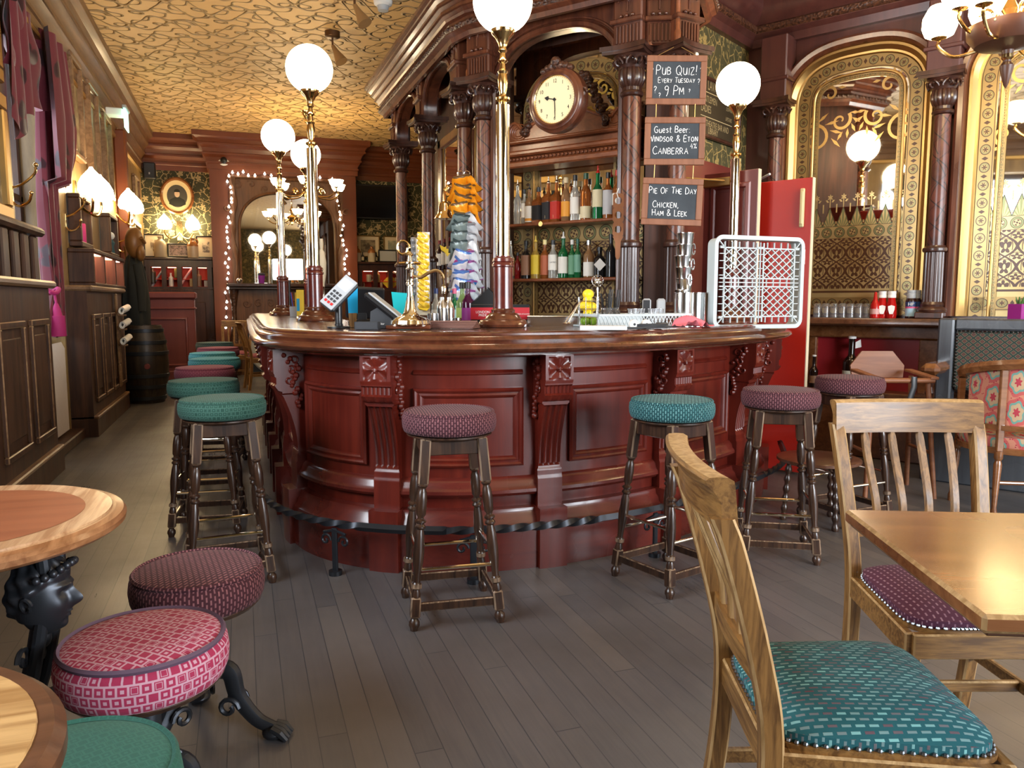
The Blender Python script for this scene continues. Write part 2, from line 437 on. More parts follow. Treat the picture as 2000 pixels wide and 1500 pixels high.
# fabrics
M['f_maroon'] = weave('maroon_dash_weave', (.045, .006, .013), (.26, .10, .11), (.20, .075, .085))
M['f_teal'] = weave('teal_dash_weave', (.006, .06, .07), (.16, .36, .36), (.05, .20, .21))
M['f_tealchair'] = weave('teal_chair_weave', (.004, .095, .115), (.20, .50, .50), (.12, .04, .06), .024, .0125, .0040)
M['f_marchair'] = weave('maroon_chair_weave', (.075, .012, .038), (.32, .18, .23), (.25, .12, .17), .019, .0135, .0050)
M['f_green'] = squares('green_squares_cloth', (.008, .052, .036), (.045, .13, .10), .017)
M['f_greenp'] = squares('plain_green_cloth', (.010, .085, .062), (.018, .11, .08), .016)
M['f_pink'] = squares('pink_squares_cloth', (.33, .018, .07), (.55, .34, .42), .0225)
M['f_mauve'] = weave('mauve_cloth', (.22, .045, .08), (.33, .10, .14))
M['f_cyan'] = weave('pale_turquoise_cloth', (.03, .27, .31), (.20, .50, .53))
M['f_slate'] = weave('slate_green_cloth', (.02, .07, .08), (.10, .19, .20))
def lattice(name):
    t = MT(name, .8, 0, (.02, .04, .035), sheen=.04); x, y, z = t.xyz('UV'); s = .046
    a = ((x+y)/s).fract(); b = ((x-y)/s).fract(); d = (a-.5).abs().max((b-.5).abs())
    t.set('Base Color', t.mix(d.lt(.36), (.012, .035, .03), t.mix(d.lt(.28), (.17, .125, .08), t.mix(d.lt(.17), (.06, .03, .025), (.10, .035, .03))))); return t.m
M['f_lattice'] = lattice('diamond_lattice_cloth')
def paisley(name):
    t = MT(name, .85, 0, (.5, .2, .15)); x, y, z = t.xyz('UV'); s = .13
    a = (x/s).fract()-.5; b = (y/s*.7+(x/s).floor()*.5).fract()-.5; r = (a*a+b*b*.8).sqrt(); th = a.atan2(b); rr = r-(th*6).sin()*.03
    c = t.mix(rr.lt(.44), (.55, .22, .14), t.mix(rr.lt(.33), (.50, .10, .09), t.mix(rr.lt(.26), (.15, .32, .27), t.mix(rr.lt(.12), (.50, .34, .20), (.42, .04, .06)))))
    c = t.mix((t.vor(t.coord('UV'), 55)).lt(.22)*rr.gt(.33), c, (.35, .03, .05))
    t.set('Base Color', c); return t.m
M['f_paisley'] = paisley('paisley_tapestry')
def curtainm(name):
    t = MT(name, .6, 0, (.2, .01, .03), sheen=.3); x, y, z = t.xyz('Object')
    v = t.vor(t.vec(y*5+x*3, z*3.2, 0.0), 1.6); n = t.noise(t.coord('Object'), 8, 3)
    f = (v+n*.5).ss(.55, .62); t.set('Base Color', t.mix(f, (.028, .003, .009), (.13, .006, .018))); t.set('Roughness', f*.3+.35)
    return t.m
M['curtain'] = curtainm('damask_curtain')
def wallpaper(name, bg, fl, k=1.0):
    t = MT(name, .75, 0, bg); co = t.coord('Object')
    x, y, z = t.xyz(sock=co); n1 = t.noise(co, 5*k, 2)-.5; n2 = t.noise(co, 4.1*k, 2)-.5
    v = t.vec(x+y+n1*.07, z+n2*.07, 0.0)
    d, pos = t.vor(v, 6.0*k, out=['Distance', 'Position'], rand=.8)
    vs = t.n('VectorMath', operation='SUBTRACT'); sc = t.n('VectorMath', operation='SCALE'); sc.inputs['Scale'].default_value = 1.0
    t.nt.links.new(v, sc.inputs[0]); t.nt.links.new(sc.outputs[0], vs.inputs[0]); t.nt.links.new(pos.k, vs.inputs[1])
    dx, dy, _ = t.xyz(sock=vs.outputs[0]); th = dy.atan2(dx); pet = (th*2.5).sin().abs()*.14+.20
    flower = d.lt(pet); heart = d.lt(.06); ring = d.lt(.17)*d.gt(.155)
    e = t.vor(v, 6.0*k, 'DISTANCE_TO_EDGE'); stem = e.lt(.020)
    v2 = t.vec((x+y)*.8+z*.6+n2*.12, (z-(x+y))*.55+n1*.12, 0.0); d2 = t.vor(v2, 15*k, rand=1); leaf = d2.lt(.24)*d.gt(.30)
    leaf2 = t.vor(v2, 30*k).lt(.20)*d.gt(.34)
    m = flower.max(stem).max(leaf*.75).max(leaf2*.6)
    c = t.mix(m, bg, fl); c = t.mix(heart.max(ring)*.7, c, bg)
    t.set('Base Color', c); return t.m
M['paper_dark'] = wallpaper('green_floral_wallpaper', (.040, .042, .018), (.42, .33, .17))
M['paper_gold'] = wallpaper('olive_floral_wallpaper', (.055, .050, .018), (.30, .22, .075), 1.1)
def tanwall(name):
    t = MT(name, .42, 0, (.3, .2, .08), coat=.2); n = t.noise(t.scaled('Object', (3, 3, .7)), 4, 5, .6)
    t.set('Base Color', t.mix(n.ss(.3, .7), (.20, .115, .035), (.36, .22, .075))); t.bump(n, .2, .002); return t.m
M['tan'] = tanwall('varnished_tan_wall')
def ceilm(name):
    t = MT(name, .5, 0, (.5, .3, .1)); x, y, z = t.xyz('Object')
    n = t.noise(t.coord('Object'), 2.2, 2)-.5
    a = x*17.0+n*1.2; b = y*24.0+n*1.2
    f1 = a.sin()*b.cos()+(a*.5+b*.25).sin()*.7; f2 = (a*1.0).cos()+(b*.5+(a*.5).sin()*1.4).sin()*1.2
    r1 = 1-(f1.abs()/.22).min(1); r2 = 1-((f2-.25).abs()/.28).min(1)
    h = r1.max(r2); h = h*h*(3-2*h)
    t.set('Base Color', t.mix(h*.35, (.66, .42, .17), (.74, .53, .27)))
    t.bump(h, 1.0, .085); return t.m
M['ceil'] = ceilm('embossed_gold_ceiling_paper')
def floorm(name):
    t = MT(name, .35, 0, (.1, .08, .07)); x, y, z = t.xyz('Object'); W = .080
    i = (x/W).floor(); rnd = t.noise(t.vec(i*7.13, i*3.7), 1.0, 0)
    L = 1.9; j = (y/L+rnd*9).floor(); fy = (y/L+rnd*9).fract(); fx = (x/W).fract()
    seam = fx.lt(.020).max(fx.gt(.984)).max(fy.lt(.0022))
    r2 = t.noise(t.vec(i*5.31, j*2.77), 1.3, 0)
    g = t.noise(t.scaled('Object', (30, 1.6, 1)), 3, 6, .62, .4); s = t.noise(t.coord('Object'), 1.3, 4, .6)
    f = ((r2-.5)*.8+(g-.5)*1.0+.5).clamp()
    c = t.mix(f, (.060, .050, .045), (.165, .135, .115)); c = t.mix((r2.gt(.64))*.35, c, (.19, .15, .11)); c = t.mix(seam, c, (.012, .010, .009)); c = t.mix(.38, c, (.105, .118, .145)); c = t.mix(((s-.45)*2.2).clamp()*.55, c, (.045, .036, .030))
    t.set('Base Color', c); t.set('Roughness', s*.40+g*.2+.06); t.bump(g*.5-seam*1.5, .35, .002); return t.m
M['floor'] = floorm('worn_narrow_floorboards')
def chalkb(name):
    t = MT(name, .7, 0, (.02, .03, .04)); n = t.noise(t.coord('Object'), 9, 4, .6)
    t.set('Base Color', t.mix(n, (.012, .016, .022), (.055, .068, .08))); return t.m
M['board'] = chalkb('dusty_chalkboard')
def barleym(name, base, lite):
    t = MT(name, .4, 0, base); x, y, z = t.xyz('Object'); n = t.noise(t.coord('Object'), 60, 3); v = t.vor(t.coord('Object'), 45)
    t.set('Base Color', t.mix(n.ss(.4, .6), base, lite)); t.bump(v, .8, .006); return t.m
M['carved'] = barleym('deep_carved_mahogany', (.028, .010, .006), (.095, .036, .018))
M['carvedr'] = barleym('carved_red_mahogany', (.075, .010, .008), (.18, .03, .018))
# gilded mirror glass: pattern bands low down, plain mirror above (object coords: x along, z up from the sill)
def gildm(name, z0, z1, z2, z3, zb=None, p=.124):
    t = MT(name, .04, 1, (.8, .78, .7)); x, y, z = t.xyz('Object')
    wob = ((z/p*2*pi).sin())*.10
    a = (x/p+z/p+wob); b = (x/p-z/p-wob)
    fa = (a.fract()-.5).abs(); fb = (b.fract()-.5).abs()
    line = fa.gt(.43).max(fb.gt(.43))
    ca = a.fract()-.5; cb = b.fract()-.5; cx = (ca+cb)*.5; cz = (ca-cb)*.5
    r = (cx*cx+cz*cz).sqrt(); th = cx.atan2(cz); pal = r.lt((th*2.5).cos().abs()*.17+.10)*r.gt(.06)
    pal = pal.max((r-.30).abs().lt(.018)*cz.gt(-.1))
    lat = line.max(pal)
    # medallions
    pm = z2-z1; mx = (x/pm).fract()-.5; mz = (z-(z1+z2)/2)/pm; mr = (mx*mx+mz*mz).sqrt(); mth = mx.atan2(mz)
    med = (mr-.40).abs().lt(.02).max((mr-.27).abs().lt(.02)).max(mr.lt(.07)).max(((mr-.17).abs().lt(.05))*(mth*4).sin().gt(.1)).max((mz.abs()).gt(.465))
    green = mr.lt(.38)*mr.gt(.28)
    # zigzag fans
    pf = pm*1.05; hx = (x/pf).fract()-.5; fz = (z-z2)/(z3-z2); tri = (fz-(1-hx.abs()*2)).abs().lt(.07)
    fin = (hx.abs()*2).lt(1-fz); fth = hx.atan2(fz+.15); ray_ = ((fth*16).cos().gt(.0))*fin
    out = (1-fin)
    zl = z.gt(z0)*z.lt(z1); zm = z.gt(z1)*z.lt(z2); zf = z.gt(z2)*z.lt(z3)
    low = z.lt(z0)
    gold = zl.max(zm).max(zf*fin.max(tri)).max(low)
    dark = (zl*lat).max(zm*med).max(zf*tri).max(low*((z-(z0-.025)).abs().lt(.008)))
    # fleurons above the zigzag
    fl = (z-z3)/.13; gx = ((x/pf).fract()-.5); gr = (gx*gx*1.2+(fl-.62)*(fl-.62)*1.2).sqrt(); gth = gx.atan2(fl-.62)
    star = gr.lt(((gth*3).cos().abs()*.16+.06)); stem = gx.abs().lt(.03)*fl.lt(.6); lf = ((gx.abs()-.22).abs()+(fl-.30-gx.abs()*.5).abs()*1.6).lt(.13)
    fle = (star.max(stem).max(lf))*fl.gt(0)*fl.lt(1); drop = ((x/pf).fract()).min(1-(x/pf).fract()).lt(.05)*((z/.022).sin().gt(0))*fl.lt(.3)*fl.gt(-1)*out
    gold = gold.max(fle).max(drop)
    n = t.noise(t.coord('Object'), 3, 2)
    gcol = t.mix(dark, t.mix(n.ss(.35, .65), (.34, .235, .095), (.56, .42, .19)), (.07, .028, .012))
    gcol = t.mix((zm*green).max(zf*ray_)*.75, gcol, (.10, .16, .07))
    t.set('Base Color', t.mix(gold, (.80, .76, .66), gcol)); t.set('Roughness', gold*.26+.025); t.set('Metallic', 1-gold*.45-dark*.4)
    return t.m
def borderm(name, w=.1):
    t = MT(name, .3, 1, (.6, .45, .2)); x, y, z = t.xyz('UV')     # x along, y across
    p = w*1.25; c = (y/w-.5); fx = (x/p).fract()-.5; r = (fx*fx*1.7+c*c*1.3).sqrt(); th = fx.atan2(c)
    d = (r-.36).abs().lt(.03).max(r.lt((th*3).cos().abs()*.16+.04)).max((c.abs()-.46).abs().lt(.025)).max((((fx.abs()-.5).abs()*2+c.abs()).lt(.22)))
    g = r.lt(.33)*r.gt(.2)
    cc = t.mix(d, (.35, .235, .09), (.07, .030, .012)); cc = t.mix(g*.6, cc, (.15, .17, .08)); t.set('Base Color', cc); t.set('Metallic', .6-d*.4); return t.m
M['gild'] = gildm('gilded_mirror', .22, .62, .72, .87, p=.145)
M['gildbay'] = gildm('gilded_bay_mirror', .03, .55, .68, .69, p=.13)
M['border'] = borderm('gilded_chain_border', .10)
M['borderd'] = borderm('beaded_border', .03)
def archpath(w, z0, zs, zt, n=14, x0=0.0):
    # left foot up, flat basket arch over, down to right foot; local (x, z)
    c = x0+w/2; P = [(x0, z0)]; m = 2*n+8
    for i in range(m+1):
        a = pi-pi*i/m; P.append((c+w/2*(1 if cos(a) > 0 else -1)*abs(cos(a))**(2/2.7), zs+(zt-zs)*abs(sin(a))**(2/2.3)))
    P.append((x0+w, z0)); return P
def offpath(P, d):          # inset an arch path
    w = P[-1][0]-P[0][0]; c = (P[0][0]+P[-1][0])/2; out = []
    N = len(P)
    for i, p in enumerate(P):
        a = Vector(P[i])-Vector(P[max(i-1, 0)]); b = Vector(P[min(i+1, N-1)])-Vector(P[i])
        t = (a.normalized() if a.length > 0 else Vector((0, 0)))+(b.normalized() if b.length > 0 else Vector((0, 0)))
        t.normalize(); out.append((p[0]+t.y*d, p[1]-t.x*d))
    return out
def wallM(p, d, out):        # local x along d (xy), local y up, local z = outwards normal
    return Matrix(((d[0], 0, out[0], p[0]), (d[1], 0, out[1], p[1]), (0, 1, 0, 0), (0, 0, 0, 1)))
def spiral(cx, cy, r0, turns, a0, sgn=1, n=26):
    return [(cx+r0*(1-.88*i/n)*cos(a0+sgn*2*pi*turns*i/n), cy+r0*(1-.88*i/n)*sin(a0+sgn*2*pi*turns*i/n)) for i in range(n+1)]
# ================================================================ room shell
H = 3.9; XL = -1.47; YF = 14.0; YB = -3.6
DR = Vector((.5, -.8660254)); DS = Vector((.8660254, .5)); NR = Vector((-.8660254, -.5))      # right wall runs 30 degrees off
COL1 = Vector((4.235, 5.47)); RW0 = COL1 - NR*.10 - DR*.30      # right wall / sign wall corner
RWE = RW0 + DR*((RW0.y-YB)/.8660254)
mb = MB(); mb.add([(XL-.8, YB-.5, 0), (RWE.x+1, YB-.5, 0), (RWE.x+1, YF+.5, 0), (XL-.8, YF+.5, 0)], [(0, 1, 2, 3)]); struct(mb.build('floor', M['floor'], smooth=0))
mb = MB(); mb.box(XL-.8, RWE.x+1, YB-.5, YF+.5, H, H+.1); struct(mb.build('ceiling', M['ceil'], smooth=0))
mb = MB(); mb.box(XL-.6, 5.2, YF, YF+.15, 0, H); struct(mb.build('wall_far', M['paper_dark'], smooth=0))
# far wall: boxed cornice and the projecting chimney breast
CB0, CB1 = -.42, 1.92; CBY = YF-.42
mb = MB(); mb.box(CB0, CB1, CBY, YF+.01, 0, H); struct(mb.build('wall_chimney', M['breast'], smooth=0))
cprof = [(0, 3.34), (.03, 3.34), (.03, 3.42), (.045, 3.43), (.045, 3.46), (.03, 3.465), (.05, 3.52), (.08, 3.56), (.095, 3.56), (.095, 3.59), (.08, 3.60), (.10, 3.66), (.14, 3.70), (.155, 3.70), (.155, 3.73), (.145, 3.74), (.17, 3.79), (.21, 3.81), (.23, 3.82), (.23, 3.899), (0, 3.899)]
mb = MB(); mb.sweep(cprof, [(5.0, YF), (CB1, YF), (CB1, CBY), (CB0, CBY), (CB0, YF), (XL+.0, YF)][::-1]); struct(mb.build('trim_1', M['breast'], smooth=12))
# left wall: dado blocks, window recess with curtain, wall above
DX = -1.27; DZ = 1.36; WY0, WY1 = 6.27, 7.70
def dado(name, y0, y1, panels, x=DX, zt=DZ):
    g = MB()
    g.box(XL-.3, x-.02, y0, y1, .16, zt-.05)
    g.box(XL-.3, x+.012, y0-.01 if y0 > 5 else y0, y1+.01, 0, .16); g.box(XL-.3, x+.02, y0, y1, .16, .19, .008, 1)
    g.box(XL-.3, x+.03, y0-.02, y1+.02, zt-.05, zt, .015, 1)
    n = len(panels)
    for a, b in panels:      # raised frame around each sunk panel
        for (u0, u1, v0, v1) in ((a, b, 1.06, 1.10), (a, b, .30, .34), (a, a+.04, .34, 1.06), (b-.04, b, .34, 1.06)):
            g.box(x-.02, x+.006, u0, u1, v0, v1, .006, 0, 1)
        g.box(x-.02, x-.008, a+.07, b-.07, .40, 1.0, .01)
    return struct(g.build(name, [M['dado'], M['dadol']]))
dado('wall_left_dado', YB, WY0, [(4.2, 4.75), (4.95, 5.5), (5.65, 6.12)])
dado('wall_left_dado', WY1, 9.75, [(7.85, 8.25), (8.35, 8.75), (8.85, 9.25), (9.35, 9.70)])
dado('wall_left_dado', 9.75, YF, [(10.2, 10.9), (11.2, 11.9), (12.3, 13.2)], x=DX-.17)
for nm, y0, y1, z0, z1 in (('wall_left', YB, 1.0, 0, H), ('wall_left', 3.2, 6.30, 0, H), ('wall_left', 1.0, 3.2, 0, 1.0), ('wall_left', 1.0, 3.2, 3.1, H),
                           ('wall_left', 6.30, 7.66, 3.25, H), ('wall_left', 7.66, YF, 0, H), ('wall_left', 6.30, 7.66, 0, .9)):
    g = MB(); g.box(XL-.35 if not (y0 == 6.30 and z0 == 0) else XL-.35, XL-.0 if not (y0 == 6.30 and z0 == 0) else XL-.12, y0, y1, z0, z1)
    struct(g.build(nm, M['tan'] if not (y0 == 6.30 and z0 == 0) else M['dado'], smooth=0))
def window(n, M4, w, h, cols=2):
    g = MB(); f = .07
    for a in ((0, f, 0, h), (w-f, w, 0, h), (0, w, 0, f), (0, w, h-f, h), (0, w, h*.5-.03, h*.5+.03)): g.box(a[0], a[1], a[2], a[3], -.03, .03, .01, M=M4)
    for k in range(1, cols): g.box(w*k/cols-.02, w*k/cols+.02, 0, h, -.02, .02, .005, M=M4)
    return struct(g.build('window_%d' % n, M['dado']))
window(1, wallM((XL-.28, 6.30), (0, 1), (1, 0)) @ Matrix.Translation((0, .9, 0)), 1.36, 2.35)
window(2, wallM((XL-.25, 1.0), (0, 1), (1, 0)) @ Matrix.Translation((0, 1.0, 0)), 2.2, 2.1, 3)
# room behind the camera: back wall with three windows
xs = [XL-.6, 2.5, 5.2, 5.9, 8.1, RWE.x+1]
for i in range(0, 6, 2): g = MB(); g.box(xs[i], xs[i+1], YB-.2, YB, 0, H); struct(g.build('wall_back', M['paper_gold'], smooth=0))
for k, (a, b) in enumerate(((2.5, 5.2), (5.9, 8.1))):
    g = MB(); g.box(a, b, YB-.2, YB, 0, .9); g.box(a, b, YB-.2, YB, 3.3, H); struct(g.build('wall_back', M['dado'], smooth=0))
    window(3+k, wallM((a, YB-.1), (1, 0), (0, 1)) @ Matrix.Translation((0, .9, 0)), b-a, 2.4, 4)
g = MB(); g.sweep(cprof, [(XL, YB), (XL, YF)][::1]); struct(g.build('trim_2', wood('golden_brown_cornice', (.10, .045, .018), (.22, .11, .045), .4, 1, .8, .2)))
g = MB(); g.sweep([(0, 3.28), (.035, 3.29), (.035, 3.33), (0, 3.34)], [(XL, YB), (XL, YF)]); struct(g.build('trim_3', M['gold']))
# right wall and sign wall
def rw(s, off=0.0): p = RW0+DR*s+NR*off; return (p.x, p.y)
SW1 = RW0-DS*1.95
g = MB(); g.add([rw(0)+(0,), rw(11)+(0,), rw(11)+(H,), rw(0)+(H,)], [(0, 1, 2, 3)]); struct(g.build('wall_right', M['plum'], smooth=0))
def swp(s, off=0.0): p = RW0-DS*s+DR*off; return (p.x, p.y)     # along the sign wall away from the corner
g = MB(); g.add([swp(0)+(0,), swp(1.62)+(0,), swp(1.62)+(2.33,), swp(0)+(2.33,)], [(0, 1, 2, 3)]); struct(g.build('wall_sign', M['maroon'], smooth=0))
g = MB(); g.add([swp(0)+(2.33,), swp(1.62)+(2.33,), swp(1.62)+(H,), swp(0)+(H,)], [(0, 1, 2, 3)]); struct(g.build('wall_sign', M['paper_gold'], smooth=0))
g = MB(); g.box(4.4, 4.5, 6.5, YF, 0, H); struct(g.build('wall_behind_bar', M['paper_dark'], smooth=0))
# heavy cornice where sign wall meets right wall
cp2 = [(0, 3.34), (.05, 3.34), (.06, 3.40), (.10, 3.43), (.10, 3.50), (.16, 3.54), (.20, 3.60), (.20, 3.66), (.28, 3.70), (.34, 3.78), (.36, 3.899), (0, 3.899)]
g = MB(); g.sweep(cp2, [swp(1.6), swp(0), rw(11)], mi=0); struct(g.build('trim_4', M['plum']))
g = MB(); g.sweep([(.10, 3.435), (.118, 3.45), (.118, 3.485), (.10, 3.50)], [swp(1.6), swp(0), rw(11)]); struct(g.build('trim_5', M['carved']))
# right wall shelf and dado
g = MB(); g.sweep([(0, 1.03), (.26, 1.03), (.28, 1.045), (.28, 1.075), (.27, 1.09), (0, 1.09)], [rw(.02), rw(10.8)]); struct(g.build('wall_right_shelf', M['edge']))
g = MB()
MRW = wallM(rw(0, .0), DR, NR)
g.box(0, 10.8, 0, .14, 0, .07, .01, M=MRW); g.box(0, 10.8, .93, 1.03, 0, .08, .01, M=MRW)
for s in (0.02, .56, 1.46, 1.92, 2.6, 3.5, 4.4, 5.3): g.box(s, s+.13, .14, .93, 0, .06, .008, M=MRW)
g.box(0, 10.8, .14, .93, 0, .02, 0, 2, M=MRW)
struct(g.build('wall_right_dado', [M['brown'], M['brown'], flat('crimson_panel_paint', (.30, .014, .02), .45)]))
# carved bracket under the column
g = MB(); g.grid(lambda u, v: (.0+.28*u, .30+.73*v, .05+.14*v*v+.018*sin(u*22)*sin(v*40)+.02*(1 if int(v*6) % 2 else 0)), 20, 50, M=wallM(rw(1.62, 0), DR, NR))
g.box(0, .28, .9, 1.03, 0, .22, .01, M=wallM(rw(1.62, 0), DR, NR)); struct(g.build('wall_right_bracket', M['carved']))
def incised(name, a, b):
    t = MT(name, .34, 0, a, coat=.12); x, y, z = t.xyz('Object'); th = y.atan2(x); n = t.noise(t.coord('Object'), 8, 4)
    zz = (z/.16).fract(); zi = (z/.16).floor(); ph = (th*1.5+zi*pi*.5)
    l1 = ((z/.16+th/pi).fract()-.5).abs().lt(.035); l2 = ((z/.16-th/pi).fract()-.5).abs().lt(.03)
    arc = ((((th*1.5+zi*1.57).sin()*.5+zz)-.55).abs()).lt(.05)*(zz.gt(.25)); m = l1.max(arc).max(l2*.6)
    t.set('Base Color', t.mix(m*.9, t.mix(n.ss(.35, .65), a, b), (.012, .005, .004))); t.bump(1-m, 1.0, .012); return t.m
M['incised'] = incised('incised_mahogany', (.075, .024, .013), (.18, .055, .027))
M['incisedr'] = incised('incised_plum_mahogany', (.065, .020, .014), (.14, .042, .028))
def column(label, group, loc, zt, rz=0, z0=1.09, shaft='incised', r=.058, stag=0):
    t = thing('column', label, 'column', (loc[0], loc[1], 0), rz, group); H_ = zt-z0
    g = MB(); g.box(-.095, .095, -.095, .095, z0, z0+.05, .008); g.lathe([(.098, z0+.05), (.102, z0+.065), (.095, z0+.08), (.078, z0+.09), (.082, z0+.105), (.072, z0+.125)], 28); g.build('base', M['gand'], t)
    z1 = z0+.125; z2 = z0+H_*.275
    g = MB(); g.lathe([(.071, z1), (.069, z2)], 64, fn=lambda a, z: 1-.07*abs(sin(a*6))**.6 if False else 1-.10*(abs(cos(a*7))**6)); g.build('fluted_drum', M['gand'], t)
    g = MB(); g.lathe([(.069, z2), (.082, z2+.006), (.085, z2+.02), (.082, z2+.034), (.07, z2+.04), (.066, z2+.05)], 28); g.build('shaft_ring', M['gand'], t)
    z3 = zt-.30
    g = MB(); g.lathe([(r, z2+.045), (r, z2+.5), (r*.95, z3)], 28); g.build('shaft', M[shaft], t)
    g = MB()
    g.lathe([(r*.95, z3), (.071, z3+.008), (.076, z3+.02), (.071, z3+.032), (.058, z3+.04), (.060, z3+.06), (.075, z3+.075), (.088, z3+.11), (.088, z3+.15), (.078, z3+.175)], 48, fn=lambda a, z: 1-(.09*abs(cos(a*8))**5 if z > z3+.05 else 0))
    g.lathe([(.078, z3+.175), (.085, z3+.19), (.105, z3+.235), (.12, z3+.25)], 28)
    for k in range(4):      # scrolled volutes and leaves
        a = pi/4+k*pi/2; d = Vector((cos(a), sin(a), 0))
        for sg in (-1, 1):
            tn = Vector((-sin(a), cos(a), 0))*sg
            P = [d*(.105+.028*(1-.8*i/14)*cos(2.2+i*.55)) + Vector((0, 0, z3+.212+.030*(1-.8*i/14)*sin(2.2+i*.55)))+tn*(.005+.002*i) for i in range(15)]
            g.tube(P, .008, 6)
        a2 = k*pi/2; d2 = Vector((cos(a2), sin(a2), 0)); t2 = Vector((-sin(a2), cos(a2), 0))
        for sg in (-1, 1):
            P = [d2*(.105+.006*sin(i*.5))+t2*(sg*(.012+.028*(1-.85*i/14)*(1-cos(i*.5))*.9))+Vector((0, 0, z3+.19+.045*sin(min(i*.28, 2.2))-.01*(i/14))) for i in range(15)]
            g.tube(P, .007, 6)
        g.ball(d2*.108+Vector((0, 0, z3+.225)), .014, 8, 6)
    g.build('capital', M['gand'], t)
    g = MB(); n = 6; P = []
    for k in range(4):
        a = pi/4+k*pi/2; b = a+pi/2; c0 = Vector((cos(a), sin(a)))*.205; c1 = Vector((cos(b), sin(b)))*.205
        for i in range(n): q = c0.lerp(c1, i/n); m = (c0+c1)/2; P.append(tuple(q-m.normalized()*(.022*sin(pi*i/n)) if i else q))
    g.prism(P, zt-.05, zt-.03); g.prism([(x*1.08, y*1.08) for x, y in P], zt-.03, zt)
    g.build('abacus', M['gand'], t); return t
# ---------------------------------------------------------------- right wall mirrors
def wall_mirror(label, s0, w, zt=3.20, z0=1.20, fullz=1.11):
    t = thing('gilded_mirror', label, 'mirror', rw(s0)+(0,), 0); Mx = Matrix.Rotation(atan2(DR.y, DR.x), 4, 'Z')
    # local frame: x along wall, y = -normal ... use matrix to keep object coords x along / z up
    t.rotation_euler = (0, 0, atan2(DR.y, DR.x))            # local +x along the wall, local -y... room side is local -y
    V = Matrix(((1, 0, 0, 0), (0, 0, -1, 0), (0, 1, 0, 0), (0, 0, 0, 1)))   # (x, zup, out) -> (x, -out, zup)
    side = Matrix.Identity(4)
    zs = zt-.42
    out = archpath(w, fullz, zs, zt)
    # room side: NR in local frame
    def lp(M4): return V @ M4
    g = MB(); P = offpath(out, .05); n = len(P)
    g.add([(x, z, .012) for x, z in P], [tuple(range(n))[::-1]], M=V)
    o = g.build('mirror_glass', M['gild'], t, smooth=0)
    o.location = (0, 0, 1.1); 
    for v in o.data.vertices: v.co.z -= 1.1
    B = offpath(out, .085)
    g = MB(); g.sweep([(0, .014), (0, .020), (.10, .020), (.10, .014)], B, M=V); 
    yb = fullz+.05; g.sweep([(0, .014), (0, .020), (.10, .020), (.10, .014)], [(B[-1][0]-.02, yb+.03), (B[0][0]+.02, yb+.03)][::-1] if False else [(B[0][0]+.02, yb+.09), (B[-1][0]-.02, yb+.09)], M=V)
    g.build('chain_border', M['border'], t, smooth=0)
    g = MB(); g.sweep([(0, .014), (0, .028), (.006, .034), (.016, .034), (.022, .028), (.022, .014)], offpath(out, .20), M=V); g.build('inner_gilt_moulding', M['gold'], t)
    g = MB(); g.sweep([(0, .014), (0, .022), (.028, .022), (.028, .014)], offpath(out, .225), M=V); g.build('beaded_line', M['borderd'], t, smooth=0)
    g = MB(); g.sweep([(0, 0), (0, .05), (.012, .062), (.03, .062), (.045, .045), (.06, .03), (.075, .028), (.085, .014)], out, M=V); g.build('gilt_frame', M['gold'], t)
    g = MB(); g.sweep([(-.07, 0), (-.07, .085), (-.05, .10), (-.02, .09), (0, .06), (.0, 0)], out, M=V); g.build('wooden_frame', M['gan'], t)
    # gilded scrolls painted on the upper glass
    g = MB(); cx = w/2; cz = zt-.55
    for sg in (-1, 1):
        for (ox, oy, r0, tr, a0) in ((.10, .0, .06, 1.2, 2.5), (.25, -.10, .085, 1.3, 1.2), (.33, .13, .06, 1.1, 3.6), (.17, .18, .05, 1.0, .5), (.40, -.22, .05, 1.1, 4.4)):
            if ox > w/2-.27: continue
            ox, oy, r0 = ox*1.3, oy*1.2, r0*1.35; P = spiral(0, 0, r0, tr, a0, 1)
            g.tube([(cx+sg*(ox+p[0]), cz+oy+p[1], .016) for p in P], [.014*(1-.7*i/len(P)) for i in range(len(P))], 5, M=None) if False else None
            vs = []; fs = []
            for i, p in enumerate(P):
                q = P[min(i+1, len(P)-1)]; q0 = P[max(i-1, 0)]; d = Vector((q[0]-q0[0], q[1]-q0[1])).normalized(); wd = .013*(1-.6*i/len(P))
                for k in (-1, 1): vs.append((cx+sg*(ox+p[0]-d.y*wd*k), cz+oy+p[1]+d.x*wd*k, .0135))
            for i in range(len(P)-1): fs.append((2*i, 2*i+1, 2*i+3, 2*i+2))
            g.add(vs, fs, M=V)
            # leaf strokes
            for k in range(5):
                a = a0+k*.5; x0 = cx+sg*(ox+r0*1.1*cos(a)); z0_ = cz+oy+r0*1.1*sin(a); x1 = cx+sg*(ox+r0*1.9*cos(a+.35)); z1_ = cz+oy+r0*1.9*sin(a+.35)
                d = Vector((x1-x0, z1_-z0_)).normalized(); m_ = ((x0+x1)/2, (z0_+z1_)/2)
                g.add([(x0, z0_, .0137), (m_[0]-d.y*.012, m_[1]+d.x*.012, .0137), (x1, z1_, .0137), (m_[0]+d.y*.012, m_[1]-d.x*.012, .0137)], [(0, 1, 2, 3)], M=V)
    g.build('gilt_scrollwork', M['gold'], t, smooth=0)
    return t
c2 = (COL1.x+DR.x*1.24, COL1.y+DR.y*1.24)
wall_mirror('tall arched gilded mirror directly behind the red doors, left of the wall column', .37, 1.10)
wall_mirror('gilded arched mirror at the right edge, above the patterned bench', 1.68, 1.5)
wall_mirror('gilded arched mirror further along the right wall, beyond the patterned armchair', 3.45, 1.5)
